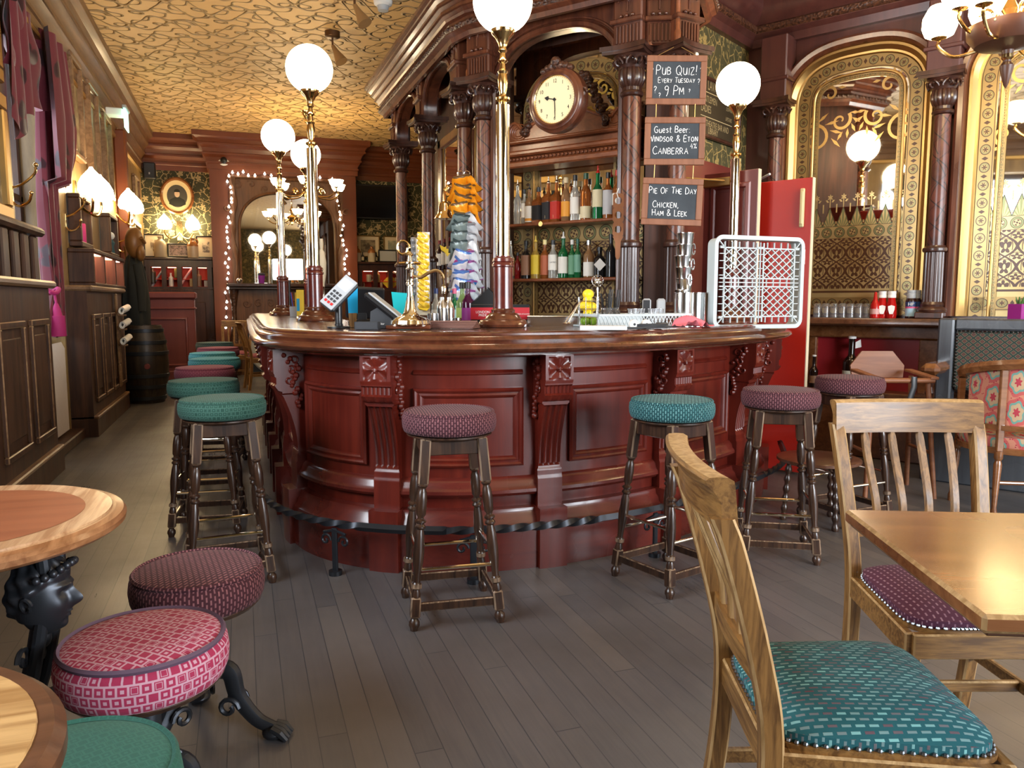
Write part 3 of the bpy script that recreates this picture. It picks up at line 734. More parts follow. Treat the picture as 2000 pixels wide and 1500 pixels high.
column('dark carved column in the room corner behind the red door, by the globe lamp', 'wall columns', COL1, 2.86, -pi/3, 1.09, 'incisedr', stag=1)
column('dark carved column standing on the right wall shelf between two gilded mirrors', 'wall columns', c2, 2.86, -pi/3, 1.09, 'incisedr')
# pilaster blocks above capitals
g = MB()
for s in (.30, 1.54): g.box(s-.11, s+.11, 2.86, 3.36, 0, .20, .01, M=MRW); g.box(s-.13, s+.13, 3.0, 3.03, .0, .215, .006, M=MRW)
struct(g.build('wall_right_pilaster', M['plum']))
# ================================================================ bar gantry
KA = Vector((2.434, 4.604)); KB = Vector((1.728, 5.557)); KA2 = Vector((2.70, 4.47)); KL = [Vector((1.66, 5.83)), Vector((1.62, 6.90)), Vector((1.60, 8.02))]
gd = (KA-KB).normalized(); gn = Vector((gd.y, -gd.x)) if Vector((gd.y, -gd.x)).dot(Vector((0, -1))) > 0 else Vector((-gd.y, gd.x))
ZC = 2.83; BCZ = 1.10
gant = thing('back_bar_gantry', 'carved mahogany back-bar gantry with arches and heavy cornice in the middle of the bar', 'bar gantry')
# back counter footprint (polygon) with cupboards below
foot = [(1.42, 8.35), (1.44, 5.50), (1.56, 5.30), tuple(KA+gn*.16-gd*.02), tuple(KA2+Vector((.02, -.19))), (2.86, 4.56), (2.95, 5.0), (2.95, 8.35)]
g = MB(); g.prism(foot, 0, BCZ-.05); g.build('cupboards', M['gand'], gant)
ff = [(1.38, 8.38), (1.40, 5.48), (1.53, 5.26), tuple(KA+gn*.20-gd*.02), tuple(KA2+Vector((.02, -.23))), (2.88, 4.53), (2.98, 4.98), (2.98, 8.38)]
g = MB(); g.prism(ff, BCZ-.05, BCZ); g.build('back_counter', M['edge'], gant)
core = [(2.0, 8.2), (2.0, 5.75), tuple(KB-gn*.34+gd*.22), tuple(KA-gn*.34-gd*.04), tuple(KA-gn*.10+gd*.06), tuple(KA2+Vector((.06, .06))), (2.85, 4.8), (2.9, 8.2)]
g = MB(); g.prism(core, BCZ, 3.3); g.build('core_panelling', wood('matt_gantry_panel', (.035, .012, .007), (.09, .030, .016), .6, 2, .7, 0), gant)
GF = wallM(KB, gd, gn); BW = (KA-KB).length       # bay front plane, x from B to A
# front arch board of the clock bay, pierced by a basket arch
def arch_board(name, M4, x0, x1, zb, zt, ax0, ax1, zs, za, th, mat):
    A = archpath(ax1-ax0, zb, zs, za, 12, ax0); g = MB(); N = len(A)
    # ring of quads between the arch edge and the rectangle
    R = []
    for i, (x, z) in enumerate(A):
        if z < zs: R.append((x0 if x < (ax0+ax1)/2 else x1, z))
        else:
            f = (x-ax0)/(ax1-ax0); R.append((x0+(x1-x0)*f, zt))
    # add explicit corner handling
    R2 = list(R); vs = []; fs = []
    for zz in (0, -th):
        for p in A: vs.append((p[0], p[1], zz))
        for p in R2: vs.append((p[0], p[1], zz))
    for i in range(N-1):
        fs.append((i, i+1, N+i+1, N+i)); fs.append((2*N+i, 3*N+i, 3*N+i+1, 2*N+i+1)); fs.append((i, 2*N+i, 2*N+i+1, i+1)); fs.append((N+i, N+i+1, 3*N+i+1, 3*N+i))
    g.add(vs, fs, 0, None, M4)
    g.sweep([(-.05, 0), (-.05, .012), (-.035, .028), (-.012, .03), (0, .015), (0, -.02)], A, M=M4)
    g.sweep([(-.075, 0), (-.07, .012), (-.06, .012), (-.055, 0)], A, M=M4)
    return g.build(name, mat, gant)
arch_board('clock_bay_arch', wallM(KB-gn*.02, gd, gn), -.02, BW+.02, BCZ, 3.22, .10, BW-.10, 2.66, 3.06, .09, M['gan'])
# back mirror of the bay
mp = KB-gn*.33
t_ = MB(); VB = Matrix(((1, 0, 0, 0), (0, 0, -1, 0), (0, 1, 0, 0), (0, 0, 0, 1)))
bay = thing('gilded_bay_mirror', 'large gilded mirror behind the clock and the two bottle shelves', 'mirror', (mp.x, mp.y, BCZ), atan2(gd.y, gd.x))
sgn = -1 if Vector((-sin(atan2(gd.y, gd.x)), cos(atan2(gd.y, gd.x)))).dot(gn) < 0 else 1
VB = Matrix(((1, 0, 0, 0), (0, 0, sgn, 0), (0, 1, 0, 0), (0, 0, 0, 1)))
g = MB(); g.add([(.05, 0, .01), (BW-.05, 0, .01), (BW-.05, 1.98, .01), (.05, 1.98, .01)], [(0, 1, 2, 3)], M=VB); g.build('mirror_glass', M['gildbay'], bay, smooth=0)
A = archpath(BW-.28, .0, 1.48, 1.84, 12, .14)
g = MB(); g.sweep([(0, .012), (0, .018), (.09, .018), (.09, .012)], A, M=VB); g.build('chain_border', M['border'], bay, smooth=0)
g = MB(); g.sweep([(0, .012), (0, .03), (.02, .03), (.02, .012)], offpath(A, .115), M=VB); g.build('beaded_line', M['borderd'], bay, smooth=0)
g = MB(); g.sweep([(0, .012), (0, .024), (.008, .03), (.016, .024), (.016, .012)], offpath(A, .095), M=VB); g.build('gilt_moulding', M['gold'], bay)
g = MB(); cx = BW/2+.02; cz = 1.50
for sg in (-1, 1):
    for (ox, oy, r0, tr, a0) in ((.09, .17, .05, 1.2, 2.5), (.20, .12, .06, 1.3, 1.2), (.25, -.06, .06, 1.2, 4.6), (.30, .05, .04, 1.0, .5), (.14, .0, .04, 1, 3)):
        P = spiral(0, 0, r0, tr, a0, 1); vs = []; fs = []
        for i, p in enumerate(P):
            q = P[min(i+1, len(P)-1)]; q0 = P[max(i-1, 0)]; d = Vector((q[0]-q0[0], q[1]-q0[1])).normalized(); wd = .011*(1-.6*i/len(P))
            for k in (-1, 1): vs.append((cx+sg*(ox+p[0]-d.y*wd*k), cz+oy+p[1]+d.x*wd*k, .014))
        for i in range(len(P)-1): fs.append((2*i, 2*i+1, 2*i+3, 2*i+2))
        g.add(vs, fs, M=VB)
        for k in range(5):
            a = a0+k*.5; x0 = cx+sg*(ox+r0*1.1*cos(a)); z0_ = cz+oy+r0*1.1*sin(a); x1 = cx+sg*(ox+r0*1.9*cos(a+.35)); z1_ = cz+oy+r0*1.9*sin(a+.35)
            d = Vector((x1-x0, z1_-z0_)).normalized(); m_ = ((x0+x1)/2, (z0_+z1_)/2)
            g.add([(x0, z0_, .0145), (m_[0]-d.y*.010, m_[1]+d.x*.010, .0145), (x1, z1_, .0145), (m_[0]+d.y*.010, m_[1]-d.x*.010, .0145)], [(0, 1, 2, 3)], M=VB)
g.build('gilt_scrollwork', MT('bright_gilding', .35, .6, (.80, .60, .16)).m, bay, smooth=0)
# pediment beam and swan-neck board under the clock, on the plane .20 behind the front
BP = wallM(KB-gn*.14, gd, gn)
g = MB()
g.box(.02, BW-.02, 2.19, 2.235, -.16, .05, .01, M=BP); g.box(.02, BW-.02, 2.235, 2.27, -.16, .03, .01, M=BP)
g.box(.02, BW-.02, 2.27, 2.31, -.16, .065, .012, M=BP); g.box(.02, BW-.02, 2.31, 2.36, -.16, .01, .006, M=BP); g.box(.02, BW-.02, 2.36, 2.385, -.16, .06, .01, M=BP)
for i in range(36): g.ball((.04+(BW-.08)*i/35, 2.252, .036), .012, 8, 6, M=BP)
P = [(.06, 2.385), (.08, 2.47)]+[(.10+.12*(i/10), 2.47+.05*sin(i/10*pi)) for i in range(1, 10)]
for i in range(13): x = .22+(BW/2-.22)*i/12; P.append((x, 2.47+.17*(i/12)**1.5))
P += [(BW-x, z) for x, z in P[::-1]]
g.prism([(x, z) for x, z in P], -.06, -.02, M=BP)
g.tube([BP @ Vector((x, z+.006, -.02)) for x, z in P[1:-1]], .012, 8)
for sx in (.20, BW-.20):
    for r in (.035, .055, .075): g.tube([BP @ Vector((sx+r*cos(a*.4), 2.455+r*.8*sin(a*.4), -.018)) for a in range(16)], .004, 5)
for sx in (.05, BW-.05): g.lathe([(.0, 0), (.028, .005), (.03, .02), (.018, .035), (.026, .05), (.026, .07), (.008, .09), (.0, .10)], 14, (0, 0, 0), M=Matrix.Translation(BP @ Vector((sx, 2.385, -.02))))
g.build('clock_pediment', M['gano'], gant)
# carved swags either side of the clock
g = MB()
for sg in (-1, 1):
    for i in range(44):
        f = i/43; x = BW/2+sg*(.14+.20*f**.8+random.uniform(-.015, .015)); z = 2.80-.36*f+random.uniform(-.02, .02)
        g.ball((x, z, -.02+random.uniform(-.01, .01)), .016+.008*random.random(), 8, 6, M=BP, sx=1.4)
    for k in range(5):
        P = spiral(BW/2+sg*(.17+.04*k), 2.74-.07*k, .03, 1.1, k, sg); g.tube([BP @ Vector((p[0], p[1], .0)) for p in P], .006, 5)
g.build('carved_swags', M['carved'], gant)
# arches on the left side between columns
def side_arch(name, a, b, zs, zt):
    d = (b-a); L = d.length; d = d/L; n_ = Vector((d.y, -d.x)) if d.y < 0 else Vector((-d.y, d.x))
    return arch_board(name, wallM(a+n_*.05, d, n_), -.02, L+.02, ZC, 3.22, .12, L-.12, zs, zt, .10, M['gan'])
side_arch('side_arch', KL[0], KL[1], 2.84, 3.12); side_arch('side_arch', KL[1], KL[2], 2.84, 3.12)
# pilaster blocks above capitals carry brackets
def impost(p, ang, w=.20, dp=.16):
    Rm = Matrix.Translation((p[0], p[1], 0)) @ Matrix.Rotation(ang, 4, 'Z'); g = MB()
    g.box(-w/2, w/2, -dp/2, dp/2, ZC, 3.30, .01, M=Rm); g.box(-w/2-.012, w/2+.012, -dp/2-.03, dp/2, 2.97, 3.0, .006, M=Rm)
    for k in (-1, 0, 1): g.ball((k*.04, -dp/2-.012, 3.015), .012, 8, 6, M=Rm)
    for k in range(7): g.box(-w/2+.02+k*.024, -w/2+.034+k*.024, -dp/2-.01, -dp/2, 2.85, 2.96, .003, M=Rm)
    for sg in (-1, 1): g.tube([Rm @ Vector((sg*(.035-.03*cos(i*.35)), -dp/2-.004, 3.10+.035*sin(i*.35))) for i in range(10)], .006, 5)
    g.tube([Rm @ Vector((0, -dp/2-.004, 3.04+.02*i)) for i in range(9)], .006, 5)
    g.build('impost_block', M['gan'], gant)
for p in KL: impost(p, -pi/2)
impost(KB, atan2(gd.y, gd.x)); impost(KA, atan2(gd.y, gd.x)); impost(KA2, radians(10)); impost((KA+KA2)/2+Vector((-.0, -.03)), radians(-26), .16, .1)
# little engaged colonnettes on the corner panel
g = MB()
for p in (KA+Vector((.07, -.10)), KA2+Vector((-.07, -.09)), KB+Vector((-.10, .05))):
    g.lathe([(.022, ZC), (.022, ZC+.06), (.014, ZC+.08), (.014, 3.12), (.024, 3.15), (.028, 3.19), (.02, 3.22), (.034, 3.27), (.034, 3.3)], 14, (p.x, p.y, 0))
g.build('colonnette', M['gano'], gant)
# entablature and cornice following the gantry outline
line = [(3.1, 5.6), (3.05, 4.72), tuple(KA2+Vector((.05, -.12))), tuple(KA+gn*.10+gd*.02), tuple(KB+gn*.11-gd*.02), (1.56, 5.72), (1.50, 8.20), (3.3, 8.20)]
ep = [(0, 3.11), (.03, 3.11), (.04, 3.14), (.07, 3.16), (.07, 3.21), (.05, 3.22), (.05, 3.235), (.075, 3.245), (.085, 3.26), (.075, 3.262), (.10, 3.285), (.115, 3.29), (.115, 3.31), (.105, 3.312), (.130, 3.335), (.145, 3.34), (.145, 3.358), (.135, 3.36), (.160, 3.385), (.178, 3.392), (.178, 3.41), (.19, 3.415), (.20, 3.42), (.20, 3.45), (-.3, 3.45), (-.3, 3.11)]
L_ = line  # travel from sign wall side round to the far end: outside is on the ... right of reversed travel
g = MB(); g.sweep([(-o, z) for o, z in ep], L_); mid = None
g.build('cornice', M['gan'], gant, smooth=12)
g = MB(); g.sweep([(-.072, 3.165), (-.085, 3.185), (-.072, 3.205)], L_)
# beading
P = [Vector(p) for p in L_]
for i in range(len(P)-1):
    a, b = P[i], P[i+1]; d = (b-a); Ln = d.length; d = d/Ln; n_ = Vector((-d.y, d.x)); q = int(Ln/.045)
    for k in range(q):
        c = a+d*(Ln*(k+.5)/q)+n_*-.0; c = c+Vector((d.y,-d.x))*-.08; g.ball((c.x, c.y, 3.187), .016, 6, 4, sz=.8)
g.build('egg_moulding', M['carved'], gant)
# columns of the gantry
CG = 'gantry columns'
column('carved gantry column left of the clock, behind the foremost globe lamp', CG, KB, ZC, atan2(gd.y, gd.x))
column('carved gantry column right of the bottle shelves with the hanging wooden paddle', CG, KA, ZC, atan2(gd.y, gd.x))
column('carved gantry column directly behind the three chalkboards', CG, KA2, ZC, radians(20))
column('carved gantry column behind the orange crisp packets', CG, KL[0], ZC, 0)
column('carved gantry column right above the hanging brass bell, second row back', CG, KL[1], ZC, 0)
column('farthest carved gantry column, beside the wall television', CG, KL[2], ZC, 0)
# side mirrors and pilasters behind the left row of columns
for (a, b, lb) in ((5.92, 6.78, 'tall narrow wood-framed mirror behind the crisp packets'), (7.02, 7.9, 'tall narrow wood-framed mirror behind the brass bell')):
    t = thing('side_mirror', lb, 'mirror', (1.995, 0, 0)); g = MB(); g.box(-.012, -.004, a+.12, b-.12, 1.15, 2.75); g.build('mirror_glass', M['mirror'], t, smooth=0)
    g = MB()
    for (y0, y1, z0, z1) in ((a, a+.12, 1.1, 2.85), (b-.12, b, 1.1, 2.85), (a, b, 2.75, 2.85)): g.box(-.04, 0, y0, y1, z0, z1, .012)
    g.box(-.016, -.003, a+.12, a+.15, 1.15, 2.75, 0, 1); g.box(-.016, -.003, b-.15, b-.12, 1.15, 2.75, 0, 1); g.build('frame', [M['gan'], M['gold']], t)
# shelves of the clock bay
def shelf(name, label, M4, x0, x1, z, dep, th=.022):
    g = MB(); g.box(x0, x1, z-th, z, -dep, 0, .006, M=M4); o = g.build(name, M['gano']); return tag(o, label, 'shelf', 'shelves of the back bar')
SHP = wallM(KB-gn*.12, gd, gn)
SZ1, SZ2 = 1.79, 1.385
shelf('upper_bottle_shelf', 'upper wooden shelf of spirits below the clock, with a small round brass disc', SHP, .06, BW-.07, SZ1, .19)
shelf('lower_bottle_shelf', 'lower wooden shelf of spirits in the clock bay', SHP, .10, BW-.07, SZ2, .19)
g = MB(); g.lathe([(.018, 0), (.018, .004)], 20, M=SHP @ Matrix.Translation((.42, SZ1-.012, 0))); tag(g.build('brass_disc', M['brass']), 'small round brass disc on the front edge of the upper bottle shelf', 'disc')
# ================================================================ bar counter
TOPZ = 1.09
base_pts = [(.30, 8.75), (.26, 8.6), (.255, 8.3), (.25, 7.0), (.25, 5.5), (.25, 4.4), (.27, 4.05), (.335, 3.79), (.46, 3.59), (.62, 3.45), (.82, 3.345), (1.05, 3.285), (1.35, 3.275), (1.65, 3.315), (2.0, 3.42), (2.35, 3.575), (2.65, 3.745), (2.88, 3.90), (3.05, 4.06), (3.19, 4.25), (3.36, 4.50), (3.52, 4.76)]
BPATH = [Vector((p.x, p.y)) for p in smoothpath([(x, y, 0) for x, y in base_pts], 8)]
BS = [0.0]
for i in range(1, len(BPATH)): BS.append(BS[-1]+(BPATH[i]-BPATH[i-1]).length)
BL = BS[-1]
def bat(s):                       # point and outward normal on the panel face
    s = max(0, min(BL-1e-6, s)); lo = 0; hi = len(BS)-1
    while hi-lo > 1:
        m = (lo+hi)//2
        if BS[m] <= s: lo = m
        else: hi = m
    f = (s-BS[lo])/(BS[hi]-BS[lo]); p = BPATH[lo].lerp(BPATH[hi], f)
    def nn(i):
        d = (BPATH[min(i+1, len(BPATH)-1)]-BPATH[max(i-1, 0)]).normalized(); return Vector((d.y, -d.x))
    n_ = nn(lo).lerp(nn(hi), f).normalized()
    return p, -n_ if False else n_
# travelling towards the camera along -Y: right is -X = outside
def bmap(s, o, z): p, n_ = bat(s); return Vector((p.x+n_.x*o, p.y+n_.y*o, z))
def nearest_s(x, y):
    q = Vector((x, y)); return min(((BPATH[i]-q).length, BS[i]) for i in range(len(BPATH)))[1]
def s_at_pixel(u, off=.1, lo=1.0):    # where the line of sight through u meets the counter front
    best = None
    for i in range(len(BPATH)):
        if BS[i] < lo: continue
        c = bmap(BS[i], off, 0)-Vector((0, 0, 0)); a = c.dot(_r)/Vector((c.x, c.y, 0)).dot(Vector((sin(YAW), cos(YAW), 0)))
        e = abs(a*FL/1.0-(u-1000))
        if best is None or e < best[0]: best = (e, BS[i])
    return best[1]
bar = thing('bar_counter', 'large curved red mahogany bar counter with carved brackets and polished top', 'bar counter')
CO = Vector((1.2, 5.5))
g = MB()
path = [tuple(p) for p in BPATH]
g.sweep([(.0, .0), (.0, 1.0)], path); g.build('front_panelling', M['red'], bar, smooth=60)
g = MB(); g.sweep([(0, 0), (.075, 0), (.075, .20), (.06, .215), (.055, .235), (.04, .25), (.035, .275), (.0, .28)], path); g.build('plinth', M['redx'], bar)
g = MB(); g.sweep([(0, .335), (.030, .335), (.045, .35), (.045, .365), (.03, .38), (.025, .40), (.010, .415), (.0, .42)], path); g.build('lower_moulding', M['redx'], bar)
g = MB()
g.sweep([(-.02, .975), (.10, .975), (.13, .985), (.13, .995), (.185, .998), (.205, 1.005), (.213, 1.018), (.208, 1.032), (.190, 1.040), (.180, 1.046), (.186, 1.056), (.182, 1.066), (.170, 1.072), (.160, 1.074), (.160, 1.083), (.150, 1.0885), (.135, 1.09), (.05, 1.088), (-.44, 1.088), (-.46, 1.08), (-.46, 1.05), (-.02, 1.05)], path)
g.build('countertop', M['top'], bar, smooth=50)
g = MB(); g.sweep([(-.44, 0), (-.44, 1.05)], path); g.box(.35, .8, 8.7, 8.76, 0, 1.05); g.build('back_panelling', M['gand'], bar)
# corbels
def corbel_surface(g, sc, w=.125, hgt=(.42, .985)):
    zt = hgt[1]
    def prot(z):
        if z > .865: return .155
        if z > .845: return .150
        if z > .805: return .135
        if z > .775: return .15-.02*(.805-z)/.03
        if z > .755: return .115
        if z > .42: f = (z-.42)/.335; return .045+.065*f**1.6+.012*sin(f*pi)*-1
        return .05
    def relief(x, z):
        if z > .868 and z < .98:
            a = x/w*2; b = (z-.924)/.052
            if abs(a) > .78 or abs(b) > .9: return .0
            r = sqrt(a*a+b*b*.8); th = atan2(b, a)
            return -.010+.014*max(0, cos(th*4)*.5+.5)*(1 if r < .85 else .3)*(.4+r)+(.012 if r < .2 else 0)
        if .805 < z <= .845: return .007*abs(sin(x/w*pi*7))
        if .775 < z <= .805: return .007*max(0, cos(x/w*2*pi*3))
        if .47 < z <= .755: return -.012*(abs(sin(x/w*pi*4+0))**.55) if abs(x) < w*.48 else 0
        return 0
    nu, nv = 28, 90
    z0 = .28
    def P(u, v):
        z = z0+(zt-z0)*v; ww = w*(1 if z > .76 else (.86 if z > .46 else .95)); x = (u-.5)*ww
        p = prot(z) if z > .42 else .055
        if z < .46 and z >= .42: p += .006
        return bmap(sc+x, p+relief((u-.5)*w, z), z)
    g.grid(P, nu, nv)
    for sg in (0, 1):
        def S(u, v):
            z = z0+(zt-z0)*v; q = P(sg, v); p0 = bmap(sc+(sg-.5)*w*(1 if z > .76 else .86), 0, z); 
            return p0.lerp(q, u)
        g.grid(S, 1, nv, flip=(sg == 0))
    # foot block through the plinth
    for (za, zb, pr) in ((0, .28, .10),):
        vs = [bmap(sc+dx*w*.52, o, z) for z in (za, zb) for dx, o in ((-1, 0), (-1, pr), (0, pr+.003), (1, pr), (1, 0))]
        fs = [(0, 1, 6, 5), (1, 2, 7, 6), (2, 3, 8, 7), (3, 4, 9, 8), (5, 6, 7, 8, 9)]; g.add(vs, fs)
    vs = [bmap(sc+dx*w*.5, o, zt) for dx, o in ((-1, 0), (-1, .16), (1, .16), (1, 0))]; g.add(vs, [(0, 1, 2, 3)])
    # carved foliage on both cheeks
    for sg in (-1, 1):
        for k in range(16):
            z = .955-.017*k; o = .02+.10*random.random()*max(.15, (z-.66)/.3)
            g.ball(bmap(sc+sg*w*.52, o, z), .011+.006*random.random(), 6, 5)
        for k in range(3): g.tube([bmap(sc+sg*w*.53, .05+.03*k*.5+(.022-.001*i)*cos(i*.5+k), .93-.05*k+(.022-.001*i)*sin(i*.5+k)) for i in range(14)], .005, 5)
corb_px = [738, 1083, 1322, 1468]
CS = [s_at_pixel(u, .1, 5.0) for u in corb_px]+[s_at_pixel(1520, .1, 5.0)+.1]
SL = s_at_pixel(548, .10, 3.6)
left = []
s_ = SL
while s_ > .3: left.append(s_); s_ -= .56
allc = sorted(left+CS)
for sc in allc:
    g = MB(); corbel_surface(g, sc); g.build('corbel', M['red'], bar, smooth=40)
# sunk panels with raised mouldings between corbels
def panel_frame(g, s0, s1, z0, z1):
    n = max(2, int((s1-s0)/.04)); prof = [(.0, .0), (.0, .016), (.010, .024), (.018, .018), (.022, .010), (.032, .014), (.040, .008), (.046, .0)]   # (inset, height)
    for k in range(len(prof)-1):
        (i0, h0), (i1, h1) = prof[k], prof[k+1]
        for zz, sg in ((z0, 1), (z1, -1)):
            def F(u, v, zz=zz, sg=sg):
                ins = i0+(i1-i0)*v; hh = h0+(h1-h0)*v; return bmap(s0+ins+(s1-s0-2*ins)*u, hh+.001, zz+sg*ins)
            g.grid(F, n, 1)
        for ss_, sg in ((s0, 1), (s1, -1)):
            def F(u, v, ss_=ss_, sg=sg):
                ins = i0+(i1-i0)*v; hh = h0+(h1-h0)*v; return bmap(ss_+sg*ins, hh+.001, z0+ins+(z1-z0-2*ins)*u)
            g.grid(F, 2, 1)
def strip_mould(g, s0, s1, z, h=.012):
    n = max(2, int((s1-s0)/.04)); pr = [(0, -h), (.008, -h*.6), (.010, 0), (.004, h*.6), (0, h)]
    for k in range(4):
        def F(u, v, k=k): o = pr[k][0]+(pr[k+1][0]-pr[k][0])*v; q = pr[k][1]+(pr[k+1][1]-pr[k][1])*v; return bmap(s0+(s1-s0)*u, o+.001, z+q)
        g.grid(F, n, 1)
for a, b in zip(allc, allc[1:]):
    w = b-a
    if w < .24: continue
    m = .115; g = MB(); panel_frame(g, a+m, b-m, .47, .83); strip_mould(g, a+m, b-m, .90); g.build('panel_moulding', M['red'], bar, smooth=30)
# twisted iron foot rail on floor brackets
fr = thing('foot_rail', 'twisted black iron foot rail curving round the foot of the bar', 'foot rail')
g = MB(); n = 0; S0, S1 = .2, BL-.3; N = int((S1-S0)/.012); vs = []; fs = []
for i in range(N+1):
    s = S0+(S1-S0)*i/N; p, n_ = bat(s); c = bmap(s, .20, .235); tw = 0
    seg = (s % .95)
    tw = s*2*pi/.30 if seg < .62 else (s-seg+.62)*2*pi/.30
    for k in range(4):
        a = tw+k*pi/2+pi/4; r_ = .019
        vs.append(c+Vector((n_.x, n_.y, 0))*(r_*cos(a))+Vector((0, 0, 1))*(r_*sin(a)))
for i in range(N):
    for k in range(4): k2 = (k+1) % 4; fs.append((i*4+k, i*4+k2, i*4+4+k2, i*4+4+k))
g.add(vs, fs); g.build('twisted_bar', M['iron'], fr, smooth=25)
brs = [s_at_pixel(925, .2, 5.0), s_at_pixel(1290, .2, 5), s_at_pixel(640, .2, 5), 3.3, 1.6]
for s in brs:
    p, n_ = bat(s); d = Vector((-n_.y, n_.x, 0)); c = bmap(s, .20, 0); g = MB()
    g.bar(c, c+Vector((0, 0, .215)), .03, .012, side=d); g.tube([c, c+Vector((0, 0, .02))], .03, 14)
    for sg in (-1, 1): g.tube([c+d*(sg*(.05+(.030-.0016*i)*cos(i*.45+pi)))+Vector((0, 0, .155+(.030-.0016*i)*sin(i*.45))) for i in range(17)]+[], .006, 6)
    g.tube([c+d*-.06+Vector((0, 0, .19)), c+Vector((0, 0, .205)), c+d*.06+Vector((0, 0, .19))], .007, 6)
    g.build('bracket', M['iron'], fr)
# ================================================================ globe lamps on the bar
def globe_lamp(label, x, y, tint=False):
    t = thing('globe_lamp', label, 'lamp', (x, y, TOPZ), 0, 'brass globe lamps standing on the bar')
    g = MB(); g.lathe([(.125, 0), (.128, .012), (.120, .030), (.112, .036), (.095, .040), (.085, .055), (.072, .068), (.060, .072), (.062, .085), (.054, .092)], 40); g.build('wooden_foot', M['top'], t)
    g = MB(); g.lathe([(.052, .09), (.050, .12), (.050, .30), (.056, .305), (.056, .315), (.049, .325), (.054, .33), (.052, .345), (.040, .352), (.040, .358)], 36); g.build('wooden_sleeve', M['redx'], t)
    g = MB(); g.lathe([(.0345, .355), (.0345, 1.10)], 40); g.build('brass_pole', M['brassp'], t)
    g = MB(); g.lathe([(.020, 1.10), (.020, 1.115), (.036, 1.125), (.036, 1.135), (.018, 1.145), (.016, 1.155), (.022, 1.18), (.026, 1.22), (.020, 1.25), (.026, 1.262), (.016, 1.272), (.013, 1.30), (.026, 1.312), (.016, 1.325), (.013, 1.35), (.022, 1.362), (.018, 1.372), (.022, 1.39), (.036, 1.42), (.054, 1.437), (.060, 1.45), (.060, 1.462), (.05, 1.466)], 28); g.build('turned_gallery', M['brass'], t)
    g = MB(); g.ball((0, 0, 1.592), .146, 36, 24); g.build('glass_globe', M['globe'], t, smooth=180); return t
LAMPS = [(1.265, 3.75, 'nearest tall brass globe lamp, in front of the clock'), (.457, 5.189, 'second brass globe lamp, on the left run of the bar by the card reader'), (.36, 7.35, 'third brass globe lamp, smaller in view, on the far left bar'), (.66, 8.15, 'farthest brass globe lamp, partly hidden behind the third one'), (3.24, 4.60, 'brass globe lamp right of the chalkboards, behind the plastic crate')]
for x, y, l in LAMPS: globe_lamp(l, x, y)
# ================================================================ bar stools
def stool_proto(name, label, fab, x, y, rz, group, z=.80):
    t = thing(name, label, 'stool', (x, y, 0), rz, group)
    zs = z-.085
    g = MB(); R = .181
    g.lathe([(.0001, z+.006), (.10, z+.006), (.155, z+.002), (.171, z-.004)], 48)
    g.lathe([(.172, z-.008), (R, z-.017), (R+.002, z-.038), (R, z-.060), (R-.006, z-.075), (R-.02, z-.080)], 48, cap=False)
    st_ = g.build('seat', M[fab], t, smooth=60)
    g = MB(); g.lathe([(.167, z-.002), (.172, z+.002), (.176, z-.004), (.174, z-.010), (.167, z-.010)], 48, cap=False); g.build('piping', M[fab], st_)
    g = MB(); g.lathe([(.14, zs-.015), (.165, zs-.004), (.165, zs+.002)], 40, cap=True); 
    top = .105; bot = .165
    def leg(sx, sy, z): f = z/zs; return Vector((sx*(bot+(top-bot)*f), sy*(bot+(top-bot)*f), z))
    for k, (a, b) in enumerate((((-1, -1), (1, -1)), ((1, -1), (1, 1)), ((1, 1), (-1, 1)), ((-1, 1), (-1, -1)))):
        g.bar(leg(*a, zs-.04), leg(*b, zs-.04), .055, .02, side=(0, 0, 1), bev=.003)
    g.build('seat_frame', M['stool'], t)
    for sx, sy in ((-1, -1), (1, -1), (1, 1), (-1, 1)):
        g = MB(); sd = (1, 0, 0)
        g.bar(leg(sx, sy, zs-.175), leg(sx, sy, zs-.005), .040, .040, 0, .006, 1, side=sd)
        P = [(.013, 0), (.020, .02), (.013, .04), (.013, .055), (.017, .075), (.020, .15), (.018, .27), (.0125, .29), (.0125, .305), (.021, .32), (.021, .335), (.013, .35), (.020, .37), (.020, .385), (.013, .40), (.018, .46), (.0215, .60), (.019, .70), (.0135, .80), (.013, .86), (.019, .88), (.019, .905), (.013, .925), (.018, .97), (.016, 1.0)]
        g.turned(leg(sx, sy, zs-.17), leg(sx, sy, .12), P, 16)
        wz = [leg(sx, sy, zs-.17).lerp(leg(sx, sy, .12), f) for f in (.875, .912)]
        g.rod(wz[0], wz[1], .0197, 16, 1)
        g.bar(leg(sx, sy, .125), leg(sx, sy, .048), .038, .038, 0, .006, 1, side=sd)
        a_, b_ = leg(sx, sy, .05), leg(sx, sy, 0.0); g.turned(a_, b_, [(.013, 0), (.012, .1), (.020, .35), (.021, .6), (.015, .85), (.014, 1)], 14)
        g.build('leg', [M['stool'], M['stoolw']], t)
    for k, (a, b) in enumerate((((-1, -1), (1, -1)), ((1, -1), (1, 1)), ((1, 1), (-1, 1)), ((-1, 1), (-1, -1)))):
        g = MB(); zz = .085; g.bar(leg(*a, zz), leg(*b, zz), .034, .016, 0, .004, 1, side=(0, 0, 1)); g.build('stretcher', [M['stool'], M['stoolw']], t)
        g = MB(); zz = .225+.055*(k % 2); g.rod(leg(*a, zz), leg(*b, zz), .0075, 10); g.build('foot_bar', M['brassp'], t)
    return t
SG = 'tall bar stools round the bar'
sp = {}
def bar_stool(label, fab, x, y, rz, z=.80):
    if fab in sp: return dup(sp[fab], (x, y, 0), rz, label)
    sp[fab] = stool_proto('bar_stool', label, fab, x, y, rz, SG, z); return sp[fab]
bar_stool('maroon-topped bar stool standing alone in front of the middle of the bar', 'f_maroon', .744, 2.86, radians(-6))
